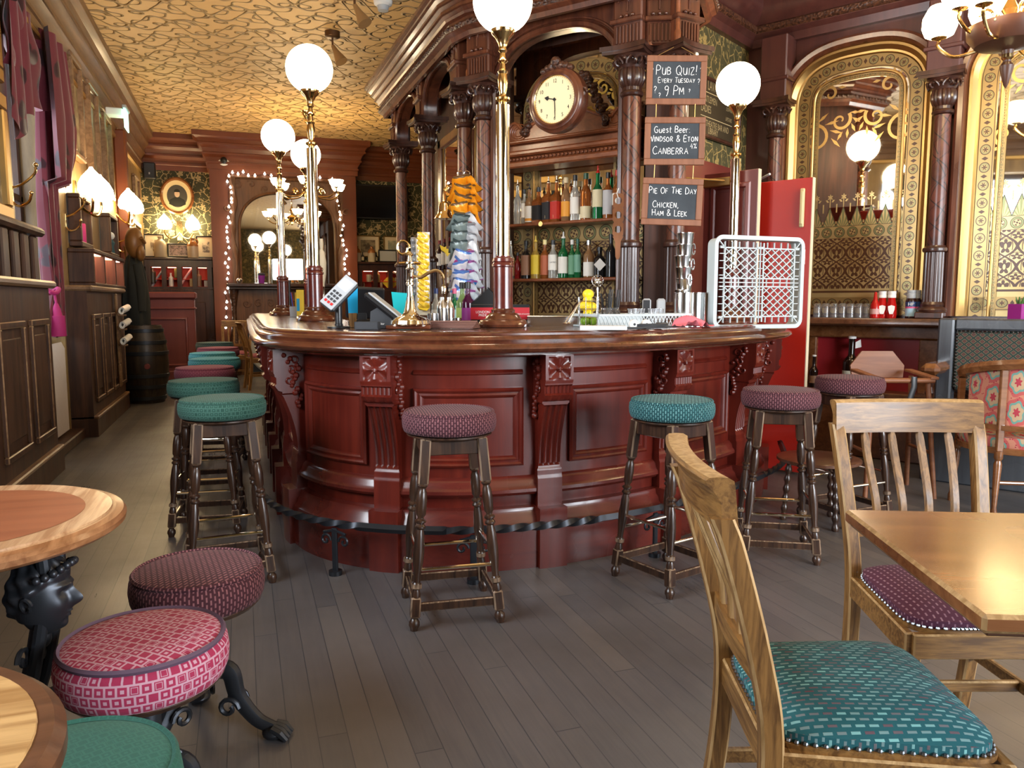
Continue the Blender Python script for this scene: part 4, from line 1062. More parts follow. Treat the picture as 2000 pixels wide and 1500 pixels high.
bar_stool('teal-topped bar stool at the bar behind the near wooden chair', 'f_teal', 1.735, 2.87, radians(16))
bar_stool('maroon-topped bar stool right of the teal one, by the right end of the bar', 'f_maroon', 2.42, 3.02, radians(-30))
bar_stool('maroon-topped bar stool furthest right, in front of the wooden high chair', 'f_maroon', 3.17, 3.38, radians(5))
bar_stool('nearest green-topped bar stool in the row along the left of the bar', 'f_green', -.094, 3.55, radians(5))
bar_stool('second green-topped bar stool in the left row, just behind the nearest', 'f_green', -.207, 4.40, radians(-6))
for k, (u, v, fab, lb) in enumerate(((400, 717, 'f_mauve', 'dusky pink bar stool, third in the row along the left of the bar'), (419, 700, 'f_cyan', 'pale turquoise bar stool, nearer of two, fourth in the left row'), (415, 689, 'f_cyan', 'pale turquoise bar stool, farther of two, fifth in the left row'), (426, 679, 'f_mauve', 'dusky pink bar stool, sixth in the left row, behind the turquoise pair'), (419, 669, 'f_slate', 'dark slate green bar stool, farthest in the left row, before the chairs'))):
    p = atz(u, v, .80); bar_stool(lb, fab, p.x, p.y, random.uniform(-.2, .2))
# ================================================================ low cast-iron stools and pub tables (front left)
def iron_foot(g, a, L, z0=.13, R0=.03):
    d = Vector((cos(a), sin(a), 0)); 
    P = [d*(R0)+Vector((0, 0, .20)), d*(R0+.05)+Vector((0, 0, .19)), d*(L*.5)+Vector((0, 0, .12)), d*(L*.75)+Vector((0, 0, .055)), d*L+Vector((0, 0, .03))]
    g.tube(smoothpath(P, 6), [.030-.012*i/24 for i in range(25)], 10, flat=.8)
    e = d*L; t_ = Vector((-d.y, d.x, 0))
    g.ball(e+Vector((0, 0, .02)), .034, 12, 8, sz=.6)
    for k in (-1, -.33, .33, 1): g.tube([e+t_*(k*.018)+Vector((0, 0, .035)), e+d*.025+t_*(k*.024)+Vector((0, 0, .026)), e+d*.043+t_*(k*.024)+Vector((0, 0, .007))], [.011, .011, .007], 7)
    for k in range(7): q = smoothpath(P, 6)[4+k*2]; g.ball(q+Vector((0, 0, .022-.001*k)), .010, 7, 5)
    for sg in (-1, 1):
        c = d*(L*.42)+t_*(sg*.03)+Vector((0, 0, .10)); g.tube([c+d*((.030-.0015*i)*cos(i*.5))+Vector((0, 0, (.030-.0015*i)*sin(i*.5))) for i in range(15)], .007, 6)
def low_stool(label, fab, x, y, z=.49, rz=0, R=.173):
    t = thing('low_stool', label, 'stool', (x, y, 0), rz, 'low round stools with cast-iron bases')
    g = MB(); g.lathe([(.0001, z+.008), (.10, z+.007), (R-.024, z+.001), (R-.010, z-.004)], 56); g.lathe([(R-.010, z-.008), (R, z-.020), (R+.003, z-.045), (R, z-.072), (R-.008, z-.092), (R-.02, z-.096)], 56, cap=False); st_ = g.build('seat', M[fab], t, smooth=60)
    g = MB(); g.lathe([(R-.014, z-.002), (R-.008, z+.003), (R-.003, z-.003), (R-.006, z-.010), (R-.014, z-.010)], 56, cap=False); g.build('piping', MT('seat_piping', .8, 0, (.10, .06, .10)).m if fab == 'f_pink' else M[fab], st_)
    g = MB(); g.lathe([(.15, z-.11), (.165, z-.095), (.165, z-.09)], 40); g.lathe([(.05, z-.125), (.12, z-.11)], 20); g.build('seat_board', M['stool'], t)
    g = MB(); g.lathe([(.045, .17), (.034, .2), (.028, .24), (.028, z-.14), (.05, z-.12), (.05, z-.11)], 20); g.build('pillar', M['iron'], t)
    for k in range(3):
        g = MB(); iron_foot(g, k*2*pi/3+.3, .20); g.build('foot', M['iron'], t)
    return t
low_stool('pink patterned low stool beside the oak table, nearest the camera but one', 'f_pink', *atz(280, 1243, .49).xy, rz=-.65)
low_stool('maroon woven low stool just beyond the pink one', 'f_maroon', *atz(386, 1108, .49).xy, rz=-.70)
low_stool('plain green low stool at the bottom edge, half under the oak table', 'f_greenp', *atz(118, 1512, .49).xy, z=.49, rz=.45)
def relief_head(g, c, d, sc=1.0):       # one cast head: ellipsoid pushed into brow, sockets, nose, lips, chin, waved hair
    t_ = Vector((-d.y, d.x, 0)); up = Vector((0, 0, 1)); G = lambda x, y, x0, y0, sx, sy: math.exp(-((x-x0)/sx)**2-((y-y0)/sy)**2)
    def F(u, v):
        a = (u-.5)*2*pi; e = (v-.5)*pi; l = sin(a)*cos(e); f = cos(a)*cos(e); h = sin(e)
        r = 1.0; X_, Y_ = a, h
        if abs(a) < 1.7:
            r += .34*G(X_, Y_, 0, -.10, .13, .17)+.16*G(X_, Y_, 0, .08, .09, .20)          # nose tip and bridge
            r += .10*G(X_, Y_, .30, .30, .30, .07)+.10*G(X_, Y_, -.30, .30, .30, .07)       # brows
            for s_ in (-1, 1): r += -.14*G(X_, Y_, s_*.36, .14, .17, .10)+.055*G(X_, Y_, s_*.36, .12, .10, .05)+.07*G(X_, Y_, s_*.55, -.16, .25, .2)+.05*G(X_, Y_, s_*.12, -.14, .05, .05)
            r += .085*G(X_, Y_, 0, -.39, .20, .035)+.10*G(X_, Y_, 0, -.49, .16, .04)-.07*G(X_, Y_, 0, -.44, .22, .02)-.06*G(X_, Y_, 0, -.60, .25, .05)
            r += .16*G(X_, Y_, 0, -.74, .30, .12)
        hair = max(0, min(1, (h-.42+.0*abs(a))*6+max(0, abs(a)-.95)*3.2)); hair = min(1, hair)
        r += hair*(.17+.06*sin(a*9+h*11)+.04*sin(a*4-h*17))
        if h < -.55 and abs(a) > 1.3: r -= .12
        return c+d*(.056*f*r*sc)+t_*(.052*l*r*sc)+up*(.082*h*(r*.35+.65)*sc)
    g.grid(F, 96, 72)
    for s_ in (-1, 1): g.tube([c+t_*(s_*(.056+.004*sin(i*.6))*sc)+d*((-.004+.010*cos(i*.5))*sc)+up*(.014*sin(i*.5)*sc) for i in range(13)], .004*sc, 6)
    for i in range(11): a = -1.25+2.5*i/10; g.ball(c+d*(.060*cos(a)*sc)+t_*(.060*sin(a)*sc)+up*((.058+.010*cos(a*2))*sc), .0085*sc, 10, 7)
def pub_table(label, x, y, z, R, kind):
    t = thing('pub_table', label, 'table', (x, y, 0), 0, None)
    g = MB()
    if kind == 'leather':
        g.lathe([(.0001, z), (R-.085, z)], 64, cap=False, mi=0); g.build('leather_inlay', M['leather'], t)
        g = MB(); g.lathe([(R-.085, z-.0005), (R-.03, z+.0005), (R-.028, z-.004), (R-.022, z-.005)], 72, cap=False, mi=0); g.lathe([(R-.022, z-.005), (R-.006, z-.008), (R, z-.018), (R-.002, z-.030), (R-.012, z-.038), (R-.03, z-.042), (0.0001, z-.042)], 72, cap=False, mi=1); g.build('tabletop', [wood('worn_tabletop_rim', (.33, .16, .07), (.62, .40, .22), .35, 1, 2, .2, 1.2, .2), wood('worn_tabletop_edge', (.20, .075, .025), (.42, .20, .085), .32, 1, 1.6, .3, 1.1, .2)], t)
    else:
        g.lathe([(.0001, z), (R-.03, z), (R-.029, z-.003)], 64, cap=False, mi=0); g.lathe([(R-.029, z-.003), (R-.012, z-.002), (R, z-.012), (R, z-.030), (R-.012, z-.042), (R-.03, z-.045), (.0001, z-.045)], 72, cap=False, mi=1)
        g.build('tabletop', [wood('light_oak_tabletop', (.36, .19, .065), (.66, .42, .18), .28, 0, 1.3, .4, 1.4, .15), M['edge']], t)
    g = MB(); g.lathe([(R*.62, z-.055), (R*.62, z-.043)], 40); g.lathe([(.03, .24), (.025, .30), (.03, .5), (.10, z-.075), (.16, z-.055)], 20); g.lathe([(.12, .22), (.12, .235)], 30); g.build('table_frame', M['iron'], t)
    for k in range(3):
        a = k*2*pi/3+({'leather': -.25, 'oak': .5}[kind]); d = Vector((cos(a), sin(a), 0)); t2 = Vector((-d.y, d.x, 0)); g = MB(); up = Vector((0, 0, 1))
        P = smoothpath([d*(R*.60)+up*(z-.055), d*(R*.60)+up*(z-.16), d*(R*.50)+up*(z-.34), d*(R*.36)+up*.24, d*(R*.52)+up*.12, d*(R*.80)+up*.03], 8)
        for sg in (-1, 1): g.tube([p+t2*(sg*(.034-.010*i/len(P))) for i, p in enumerate(P)], [.014]*len(P), 10)
        g.tube([p-d*.02 for p in P], .016, 8)
        for i in range(22, 34): g.ball(P[i]+d*.008, .011, 8, 5)
        g.ball(P[-1]+up*-.008, .03, 12, 8, sz=.7)
        for kk in (-1, 0, 1): g.tube([P[-1]+t2*(kk*.018), P[-1]+d*.035+t2*(kk*.022)-up*.018], [.013, .009], 7)
        relief_head(g, d*(R*.54)+up*(z-.175), d, 1.08)
        for sg in (-1, 1):
            for q in range(3): c = d*(R*.47)+t2*(sg*.045)+up*(z-.30-.07*q); g.tube([c+t2*((.026-.0013*i)*cos(i*.5)*sg)+up*((.026-.0013*i)*sin(i*.5)) for i in range(15)], .006, 6)
        for q in range(5): g.ball(d*(R*.52-.012*q)+up*(z-.27-.035*q), .020-.002*q, 10, 7, sz=1.3)
        g.build('cast_iron_leg', M['iron'], t)
    return t
pub_table('round leather-topped pub table on cast-iron legs with moulded faces, left edge', -.62, 1.93, .75, .350, 'leather')
pub_table('round light oak table with a dark moulded rim in the bottom left corner', -.51, .92, .74, .305, 'oak')
# ================================================================ wooden chairs and right-hand table
def superpad(g, wb, wf, yb, yf, z, dome, n=22, edge=.018, uvs=1.0, rnd=.18):
    def P(u, v):
        a = u*2-1; b = v*2-1
        # round the corners
        k = max(abs(a), abs(b)); ex = a; ey = b
        if k > 0:
            r = (abs(a)**6+abs(b)**6)**(1/6)/k; ex = a/r; ey = b/r
        y = yb+(yf-yb)*(ey+1)/2; w = wb+(wf-wb)*(ey+1)/2; x = ex*w/2
        h = dome*(1-k**4)
        return Vector((x, y, z+h))
    g.grid(P, n, n, uv=lambda u, v: (P(u, v).x, P(u, v).y))
    return P
def wood_chair(label, fab, x, y, rz, group='slat-backed wooden chairs', slats=4):
    t = thing('wooden_chair', label, 'chair', (x, y, 0), rz, group)
    W = [M['oak'], M['worn']]; WX = [M['oakx'], M['worn']]
    g = MB(); superpad(g, .36, .43, -.19, .20, .462, .032)
    P = superpad(MB(), .36, .43, -.19, .20, .462, 0)
    rim = []
    n = 22
    for i in range(n): rim.append(P(i/n, 0))
    for i in range(n): rim.append(P(1, i/n))
    for i in range(n): rim.append(P(1-i/n, 1))
    for i in range(n): rim.append(P(0, 1-i/n))
    rv = [v for v in rim]; m_ = len(rv)
    g.add(rv+[v-Vector((0, 0, .022)) for v in rv], [(i, m_+i, m_+(i+1) % m_, (i+1) % m_) for i in range(m_)], 0, [[(i*.018, 0), (i*.018, .022), (i*.018+.018, .022), (i*.018+.018, 0)] for i in range(m_)])
    pad_ = g.build('seat_pad', M[fab], t, smooth=50)
    g = MB(); acc = 0
    for i in range(m_):
        a, b = rv[i], rv[(i+1) % m_]; L = (b-a).length
        k = max(1, round(L/.0125))
        for q in range(k):
            c = a.lerp(b, q/k); d = Vector((c.x, c.y, 0)).normalized(); g.ball(c+d*.0012+Vector((0, 0, -.016)), .0052, 6, 4)
    g.build('nail_trim', M['nail'], pad_)
    g = MB()
    for (a, b) in (((-.185, -.185), (-.22, .20)), ((.185, -.185), (.22, .20)), ((-.215, .20), (.215, .20)), ((-.18, -.19), (.18, -.19))):
        g.bar((a[0], a[1], .405), (b[0], b[1], .405), .062, .022, 0, .004, 1, side=(0, 0, 1))
    pts = [(v.x*1.035, v.y*1.035) for v in rv]; g.prism(pts, .434, .444)
    g.build('seat_frame', WX, t)
    for sx in (-1, 1):
        pb = [Vector((sx*.175, -.235, 0)), Vector((sx*.178, -.20, .25)), Vector((sx*.183, -.195, .46)), Vector((sx*.192, -.225, .62)), Vector((sx*.203, -.275, .80)), Vector((sx*.206, -.298, .86))]
        q = smoothpath(pb, 5); g = MB(); vs = []; hw, hd = .018, .020
        for i, p in enumerate(q):
            b_ = .005
            for cx_, cy_ in ((-hw+b_, -hd), (hw-b_, -hd), (hw, -hd+b_), (hw, hd-b_), (hw-b_, hd), (-hw+b_, hd), (-hw, hd-b_), (-hw, -hd+b_)): vs.append(p+Vector((cx_, cy_, 0)))
        fs = []; ms = []
        for i in range(len(q)-1):
            for k in range(8): k2 = (k+1) % 8; fs.append((i*8+k, i*8+k2, i*8+8+k2, i*8+8+k)); ms.append(k % 2)
        fs.append(tuple(range(8))[::-1]); fs.append(tuple((len(q)-1)*8+k for k in range(8))); ms += [0, 0]
        g.add(vs, fs, ms); g.build('rear_leg_and_stile', W, t)
        g = MB(); g.bar((sx*.198, .185, 0), (sx*.205, .180, .41), .034, .034, 0, .005, 1, side=(1, 0, 0)); g.build('front_leg', W, t)
        g = MB(); g.bar((sx*.200, .18, .20), (sx*.178, -.205, .20), .034, .016, 0, .004, 1, side=(0, 0, 1)); g.build('stretcher', WX, t)
    g = MB(); g.bar((-.185, .0, .20), (.185, .0, .20), .03, .016, 0, .004, 1, side=(0, 0, 1)); g.build('stretcher', WX, t)
    def rail(name, z0, z1, yo, th, bow, hw, roll=0):
        g = MB(); N = 14; prof = []
        if roll: prof = [(-.5, 0), (-.5, .55), (-.85, .72), (-1.25, .84), (-1.35, .93), (-1.1, .985), (-.6, 1.0), (.1, .99), (.45, .93), (.5, .8), (.5, 0)]
        else: prof = [(-.5, .0), (-.5, 1), (.5, 1), (.5, 0)]
        vs = []
        for i in range(N+1):
            u = i/N*2-1; x = u*hw; y = yo-bow*(1-u*u)
            for a, b in prof: vs.append((x, y+a*th-(.10*(z1-z0)*b if roll else 0), z0+(z1-z0)*b))
        k = len(prof); fs = []; ms = []
        for i in range(N):
            for j in range(k): j2 = (j+1) % k; fs.append((i*k+j, i*k+j2, i*k+k+j2, i*k+k+j)); ms.append(1 if (roll and j in (5, 6, 7)) else 0)
        fs.append(tuple(range(k))[::-1]); fs.append(tuple(N*k+j for j in range(k))); ms += [0, 0]
        g.add(vs, fs, ms); return g.build(name, WX, t)
    rail('top_rail', .835, .93, -.283, .026, .022, .216, 1)
    rail('lower_back_rail', .545, .585, -.21, .018, .012, .185)
    for k in range(slats):
        u = -.6+1.2*k/(slats-1); xb = u*.185; xt = u*.205; g = MB()
        q = [Vector((xb, -.212, .575)), Vector((xb*.7+xt*.3, -.222, .65)), Vector((xt, -.262-.012*(1-u*u), .77)), Vector((xt, -.285-.018*(1-u*u), .84))]; q = smoothpath(q, 4); vs = []
        for i, p in enumerate(q):
            w = .0125 if 0 < i < len(q)-2 else (.0125 if i == 0 else .008 if i == len(q)-1 else .012)
            for cx_, cy_ in ((-w+.004, -.008), (w-.004, -.008), (w, 0), (w-.004, .008), (-w+.004, .008), (-w, 0)): vs.append(p+Vector((cx_, cy_, 0)))
        fs = []; ms = []
        for i in range(len(q)-1):
            for j in range(6): j2 = (j+1) % 6; fs.append((i*6+j, i*6+j2, i*6+6+j2, i*6+6+j)); ms.append(1 if j in (1, 4) else 0)
        fs.append(tuple(range(6))[::-1]); fs.append(tuple((len(q)-1)*6+j for j in range(6))); ms += [0, 0]
        g.add(vs, fs, ms); g.build('slat', W, t)
    return t
wood_chair('nearest wooden chair with a teal woven seat, side-on at bottom right', 'f_tealchair', 1.10, 1.15, radians(-112))
wood_chair('wooden chair with a plum woven seat tucked behind the corner of the table', 'f_marchair', 1.745, 1.455, radians(160.7))
t = thing('dining_table', 'rectangular brown wooden table at the right edge with shiny worn top', 'table', (1.264, 1.345, 0), radians(-23.8))
g = MB(); g.box(0, .95, -.59, 0, .725, .755, .006, 0, 1); g.build('tabletop', [M['brown'], M['worn']], t)
g = MB(); g.box(.01, .94, -.58, -.01, .718, .727, .003); g.build('tabletop_underside', M['edge'], t)
g = MB(); g.lathe([(.03, .06), (.035, .1), (.03, .65), (.06, .70), (.06, .718)], 20, (.475, -.305, 0)); g.build('pedestal', M['iron'], t)
for k in range(4):
    a = pi/4+k*pi/2; g = MB(); g.bar((.475, -.305, .06), (.475+.26*cos(a), -.305+.20*sin(a), .02), .03, .04, side=(0, 0, 1)); g.build('table_foot', M['iron'], t)
# far chairs by the fireplace
fc = wood_chair('distant wooden chair facing the bar, before the fireplace', 'f_mauve', *atz(437, 770, 0).xy, radians(180), slats=4)
fc['group'] = 'distant chairs by the fireplace'; p = atz(437, 755, 0); fc.location = (-.12, 12.0, 0); fc.rotation_euler = (0, 0, radians(172))
wc = wood_chair('distant wooden chair seen side-on with a pink seat, left of the bar end', 'f_mauve', .26, 11.3, radians(-80)); wc['group'] = 'distant chairs by the fireplace'
# ================================================================ upholstered bench against the right wall
bn = thing('upholstered_bench', 'bench with a sheen-greyed frame, upholstered in dark diamond lattice cloth against the right wall', 'bench')
BM = wallM(rw(1.66, .0), DR, NR); sheenw = wood('painted_sheen_wood', (.045, .050, .060), (.10, .115, .135), .22, 2, .6, .5, .6, .1)  # blue-grey sheen on the bench frame is put into the wood colour
g = MB(); g.box(0, .10, .0, 1.12, .30, .44, .012, M=BM); g.box(2.4, 2.5, .0, 1.12, .30, .44, .012, M=BM); g.build('end_posts', sheenw, bn) if False else None
for a, b in ((0, .10), (2.9, 3.0)):
    g = MB(); g.box(a, b, .0, 1.10, .30, .44, .012, M=BM); g.build('end_post', sheenw, bn)
g = MB(); g.box(.10, 2.9, 1.02, 1.10, .31, .42, .012, M=BM); g.build('top_rail', sheenw, bn)
g = MB(); g.box(.10, 2.9, .60, 1.02, .31, .40, .02, M=BM); g.build('back_cushion', M['f_lattice'], bn)
g = MB()
for i in range(110): x = .115+i*.0255; g.ball((x, 1.012, .402), .006, 6, 4, M=BM)
for i in range(18): g.ball((.115, 1.0-i*.022, .402), .006, 6, 4, M=BM)
g.build('nail_trim', M['nail'], bn)
g = MB(); g.box(-.02, 3.0, .42, .54, .38, .80, .04, M=BM); g.build('seat_cushion', M['f_lattice'], bn)
g = MB(); g.box(0, 3.0, .0, .42, .40, .74, .01, M=BM); g.build('bench_base', sheenw, bn)
g = MB(); g.box(-.03, .09, .72, .80, .40, .76, .03, M=BM); g.build('armrest', M['brown'], bn)
g = MB(); g.lathe([(.03, .54), (.018, .57), (.03, .60), (.018, .64), (.032, .68), (.032, .72)], 16, M=BM @ Matrix.Translation((.03, 0, .72)) @ Matrix.Rotation(-pi/2, 4, 'X')); g.build('arm_baluster', M['gand'], bn)
# patterned tub armchair
p = Vector((4.27, 3.215)); ac = thing('tub_armchair', 'wooden tub armchair with paisley tapestry back in front of the bench', 'armchair', (p.x, p.y, 0), radians(-28))
def U(a, r=.29): return Vector((r*1.0*sin(a), -r*cos(a), 0))
g = MB(); A = [(-2.1+4.2*i/24) for i in range(25)]
vs = []; fs = []
for i, a in enumerate(A):
    h = .80+.10*max(0, cos(a*.75)); c = U(a, .30); o = U(a, 1).normalized()
    for dr, dz in ((-.025, 0), (.02, 0), (.03, .03), (.02, .055), (-.02, .055), (-.03, .025)): vs.append(c+o*dr+Vector((0, 0, h-.045+dz)))
for i in range(24):
    for k in range(6): k2 = (k+1) % 6; fs.append((i*6+k, i*6+k2, i*6+6+k2, i*6+6+k))
fs += [tuple(range(6))[::-1], tuple(144+k for k in range(6))]; g.add(vs, fs); g.build('curved_top_rail', M['brown'], ac)
def panel(r): 
    def F(u, v): a = -1.55+3.1*u; h = .80+.10*max(0, cos(a*.75))-.045; q = U(a, r); q.z = .52+(h-.52)*v; return q
    return F
g = MB(); g.grid(panel(.285), 26, 4, uv=lambda u, v: (u*.95, v*.36)); g.grid(panel(.245), 26, 4, uv=lambda u, v: (u*.95, v*.36), flip=True); g.build('back_panel', M['f_paisley'], ac, smooth=60)
g = MB(); g.lathe([(.30, .40), (.31, .42), (.31, .46), (.0001, .485)], 36, squash=.95); g.build('seat', M['f_paisley'], ac)
g = MB(); g.lathe([(.30, .36), (.315, .365), (.315, .395), (.30, .40)], 36, squash=.95); g.build('seat_rail', M['brown'], ac)
g = MB(); 
for i in range(24):
    pass
g.sweep([(-.02, .50), (.02, .50), (.02, .53), (-.02, .53), (-.02, .50)], [tuple(U(-2.0+4.0*i/24, .295).xy) for i in range(25)]); g.build('lower_rail', M['brown'], ac)
for a in (-2.0, -.72, .72, 2.0):
    g = MB(); q = U(a, .30); h = .80+.10*max(0, cos(a*.75))-.045; g.bar((q.x, q.y, .38), (q.x, q.y, h), .036, .03, side=(1, 0, 0)); 
    g.turned((q.x, q.y, .38), (q.x*1.08, q.y*1.08, 0), [(.022, 0), (.024, .1), (.016, .14), (.022, .2), (.013, .85), (.018, .9), (.014, 1)], 14); g.build('leg', M['brown'], ac)
g = MB(); g.rod(U(-.72, .30)+Vector((0, 0, .2)), U(.72, .30)+Vector((0, 0, .2)), .012, 10); g.build('stretcher', M['brown'], ac)
# folded-style wooden high chair
p = att(1747, 700, 4.85); hc = thing('high_chair', 'small reddish wooden child high chair with a hanging black strap', 'high chair', (p.x, p.y, 0), radians(-22))
R2 = wood('matt_reddish_wood', (.19, .065, .025), (.30, .12, .05), .5, 0, .9, 0)
for sx in (-1, 1):
    g = MB(); g.rod((sx*.21, -.17, 0), (sx*.165, -.10, .74), .015, 12); g.build('leg', R2, hc)
    g = MB(); g.rod((sx*.21, .20, 0), (sx*.165, .12, .74), .015, 12); g.build('leg', R2, hc)
    g = MB(); g.bar((sx*.175, -.17, .75), (sx*.175, .19, .77), .018, .05, side=(0, 0, 1)); g.build('arm', R2, hc)
    g = MB(); g.rod((sx*.195, -.14, .28), (sx*.195, .17, .28), .011, 10); g.build('side_stretcher', R2, hc)
g = MB(); g.prism([(-.165, .72), (-.175, .80), (-.10, .895), (.10, .895), (.175, .80), (.165, .72)], -.008, .010, M=Matrix.Translation((0, .16, 0)) @ Matrix.Rotation(pi/2-.12, 4, 'X') @ Matrix.Translation((0, 0, 0))); g.build('backboard', R2, hc)
vs, fs = textgeo('high chair', .035); 
g = MB(); g.rod((-.18, -.15, .735), (.18, -.15, .735), .016, 12); g.rod((-.19, -.15, .44), (.19, -.15, .44), .012, 10); g.build('front_rail', R2, hc)
g = MB(); g.box(-.155, .155, -.13, .14, .52, .535, .005); g.build('seat', R2, hc)
g = MB(); g.tube([(.05, -.17, .76), (.05, -.175, .70), (.03, -.172, .62), (.0, -.175, .54), (-.03, -.17, .46)], .018, 8, flat=.18); g.build('strap', M['black'], hc)
# low scallop-edged wooden table behind the stools
p = atz(1572, 905, .36); t = thing('scalloped_table', 'low dark round table with a carved rope edge behind the bar stools', 'table', (p.x+.16, p.y+.08, 0))
g = MB(); g.lathe([(.0001, .37), (.19, .37), (.215, .365), (.215, .35), (.19, .34), (.0001, .34)], 72, fn=lambda a, z: 1+.025*abs(sin(a*14))); g.build('tabletop', M['edge'], t)
for k in range(3):
    a = k*2*pi/3+.4; g = MB(); q = [Vector((.15*cos(a)*(1+.15*(1-z/.34)), .15*sin(a)*(1+.15*(1-z/.34)), z)) for z in [i*.34/30 for i in range(31)]]
    g.tube(q, [.016+.004*sin(i*1.3) for i in range(31)], 10); g.build('twisted_leg', M['stool'], t)
# bottles on the shelf edge of the dado
def floor_bottle(label, u, v, t_, h, lab):
    p = att(u, v, t_); t = thing('beer_bottle', label, 'bottle', (p.x, p.y, p.z), 0); return t
def bottle_geo(g, h, r, neck=.3, rn=None, base=0, n=24):
    rn = rn or r*.38; zs = base+h*(1-neck)
    g.lathe([(r*.85, base), (r, base+.006), (r, zs-.1*h), (r*.96, zs-.05*h), (r*.75, zs), (rn*1.15, zs+.06*h), (rn, zs+.10*h), (rn, base+h*.97), (rn*1.2, base+h*.975), (rn*1.2, base+h)], n)
g = None
MRS = wallM(rw(0), DR, NR)
def ledge_bottle(label, s, off, z, h, r, labcol):
    q = rw(s, off); t = thing('beer_bottle', label, 'bottle', (q[0], q[1], z)); b = MB(); bottle_geo(b, h, r, .42); b.build('bottle_glass', flat('brown_bottle_glass', (.012, .006, .004), .08), t)
    b = MB(); b.lathe([(r+.001, h*.12), (r+.001, h*.36)], 24, cap=False); b.build('label', flat('bottle_label', labcol, .5), t)
    b = MB(); b.lathe([(r*.5, h*.96), (r*.5, h*1.0), (r*.3, h*1.01)], 14); b.build('cap', M['white'], t)
    if labcol[0] > .3:
        for yy in (1,):
            vs, fs = textgeo('BECK', .03); 
        b = MB(); b.prism([(0, 0), (.06, .01), (.05, .07), (.0, .05)], 0, .001, M=Matrix.Translation((0, -r*.6, h*.78)) @ Matrix.Rotation(pi/2, 4, 'X')); b.build('neck_tag', M['white'], t)
    return t
# the two bottles stand on a low stool-height ledge that runs along the dado
g = MB(); g.box(.02, 1.86, 0, .52, .0, .22, .01, M=MRS); struct(g.build('wall_right_ledge', M['edge']))
sb = min([(abs((Vector(rw(k*.01, .12))-atP(1663, 700, rw(0, .12), NR).xy).length), k*.01) for k in range(200)])[1]
ledge_bottle('large brown beer bottle with a white oval label before the crimson wall panel', sb, .12, .52, .42, .062, (.60, .66, .62))
sb2 = min([(abs((Vector(rw(k*.01, .12))-atP(1588, 750, rw(0, .12), NR).xy).length), k*.01) for k in range(200)])[1]
ledge_bottle('smaller brown beer bottle low down beside the red door', max(sb2, .1), .12, .52, .26, .035, (.20, .10, .05))
# ================================================================ things on the right wall shelf
def rwp(u, off): q = atP(u, 600, rw(0, off), NR); return q
SHZ = 1.09
glassc = MT('tumbler_glass', .03, 0, (.95, .97, 1), trans=.92, ior=1.4).m
tum = None
for k in range(7):
    q = rwp(1597+16.2*k, .12)
    if tum is None:
        tum = thing('glass_tumbler', 'clear glass tumbler upside down in the row on the right wall shelf', 'glass', (q.x, q.y, SHZ), 0, 'upturned tumblers on the right wall shelf')
        g = MB(); g.lathe([(.036, 0), (.030, .105), (.022, .112), (.0001, .112)], 20, cap=False); g.lathe([(.033, .002), (.027, .085), (.0001, .087)], 20, cap=False); g.build('bowl', glassc, tum)
        g = MB(); g.lathe([(.0365, .0), (.0365, .004), (.033, .004)], 20); g.build('rim', glassc, tum)
    else: dup(tum, (q.x, q.y, SHZ))
keta = flat('tomato_red_sauce', (.42, .008, .006), .2)
names = ['squeezy red sauce bottle with pointed nozzle beside the tumblers', 'red ketchup bottle with white cap, left of the pair', 'red ketchup bottle with white cap, right of the pair']
for k, u in enumerate((1709, 1723, 1741)):
    q = rwp(u, .10 if k else .14); t = thing('sauce_bottle', names[k], 'sauce bottle', (q.x, q.y, SHZ))
    if k == 0:
        g = MB(); g.lathe([(.033, 0), (.035, .01), (.033, .10), (.022, .125), (.014, .15), (.010, .195), (.007, .20)], 20); g.build('bottle_body', keta, t)
        g = MB(); g.lathe([(.0355, .03), (.0355, .07)], 20, cap=False); g.build('label', flat('dull_pink_label', (.55, .30, .28), .5), t)
    else:
        g = MB(); g.lathe([(.036, 0), (.039, .01), (.040, .05), (.037, .10), (.026, .145), (.026, .16)], 10); g.build('bottle_body', keta, t)
        g = MB(); g.lathe([(.030, .155), (.030, .175), (.028, .178), (.030, .182), (.030, .205)], 24); g.build('cap', M['white'], t)
        Mq = Matrix.Translation((0, 0, 0)) @ Matrix.Rotation(-YAW-atan2(.741, 1.5)+.0, 4, 'Z') @ Matrix.Translation((0, -.0415, .065)) @ Matrix.Rotation(pi/2, 4, 'X')
        g = MB(); g.prism([(-.012, -.034), (.012, -.034), (.022, .0), (.024, .026), (0, .034), (-.024, .026), (-.022, 0)], 0, .001, M=Mq); g.build('label', M['white'], t)
hp = []
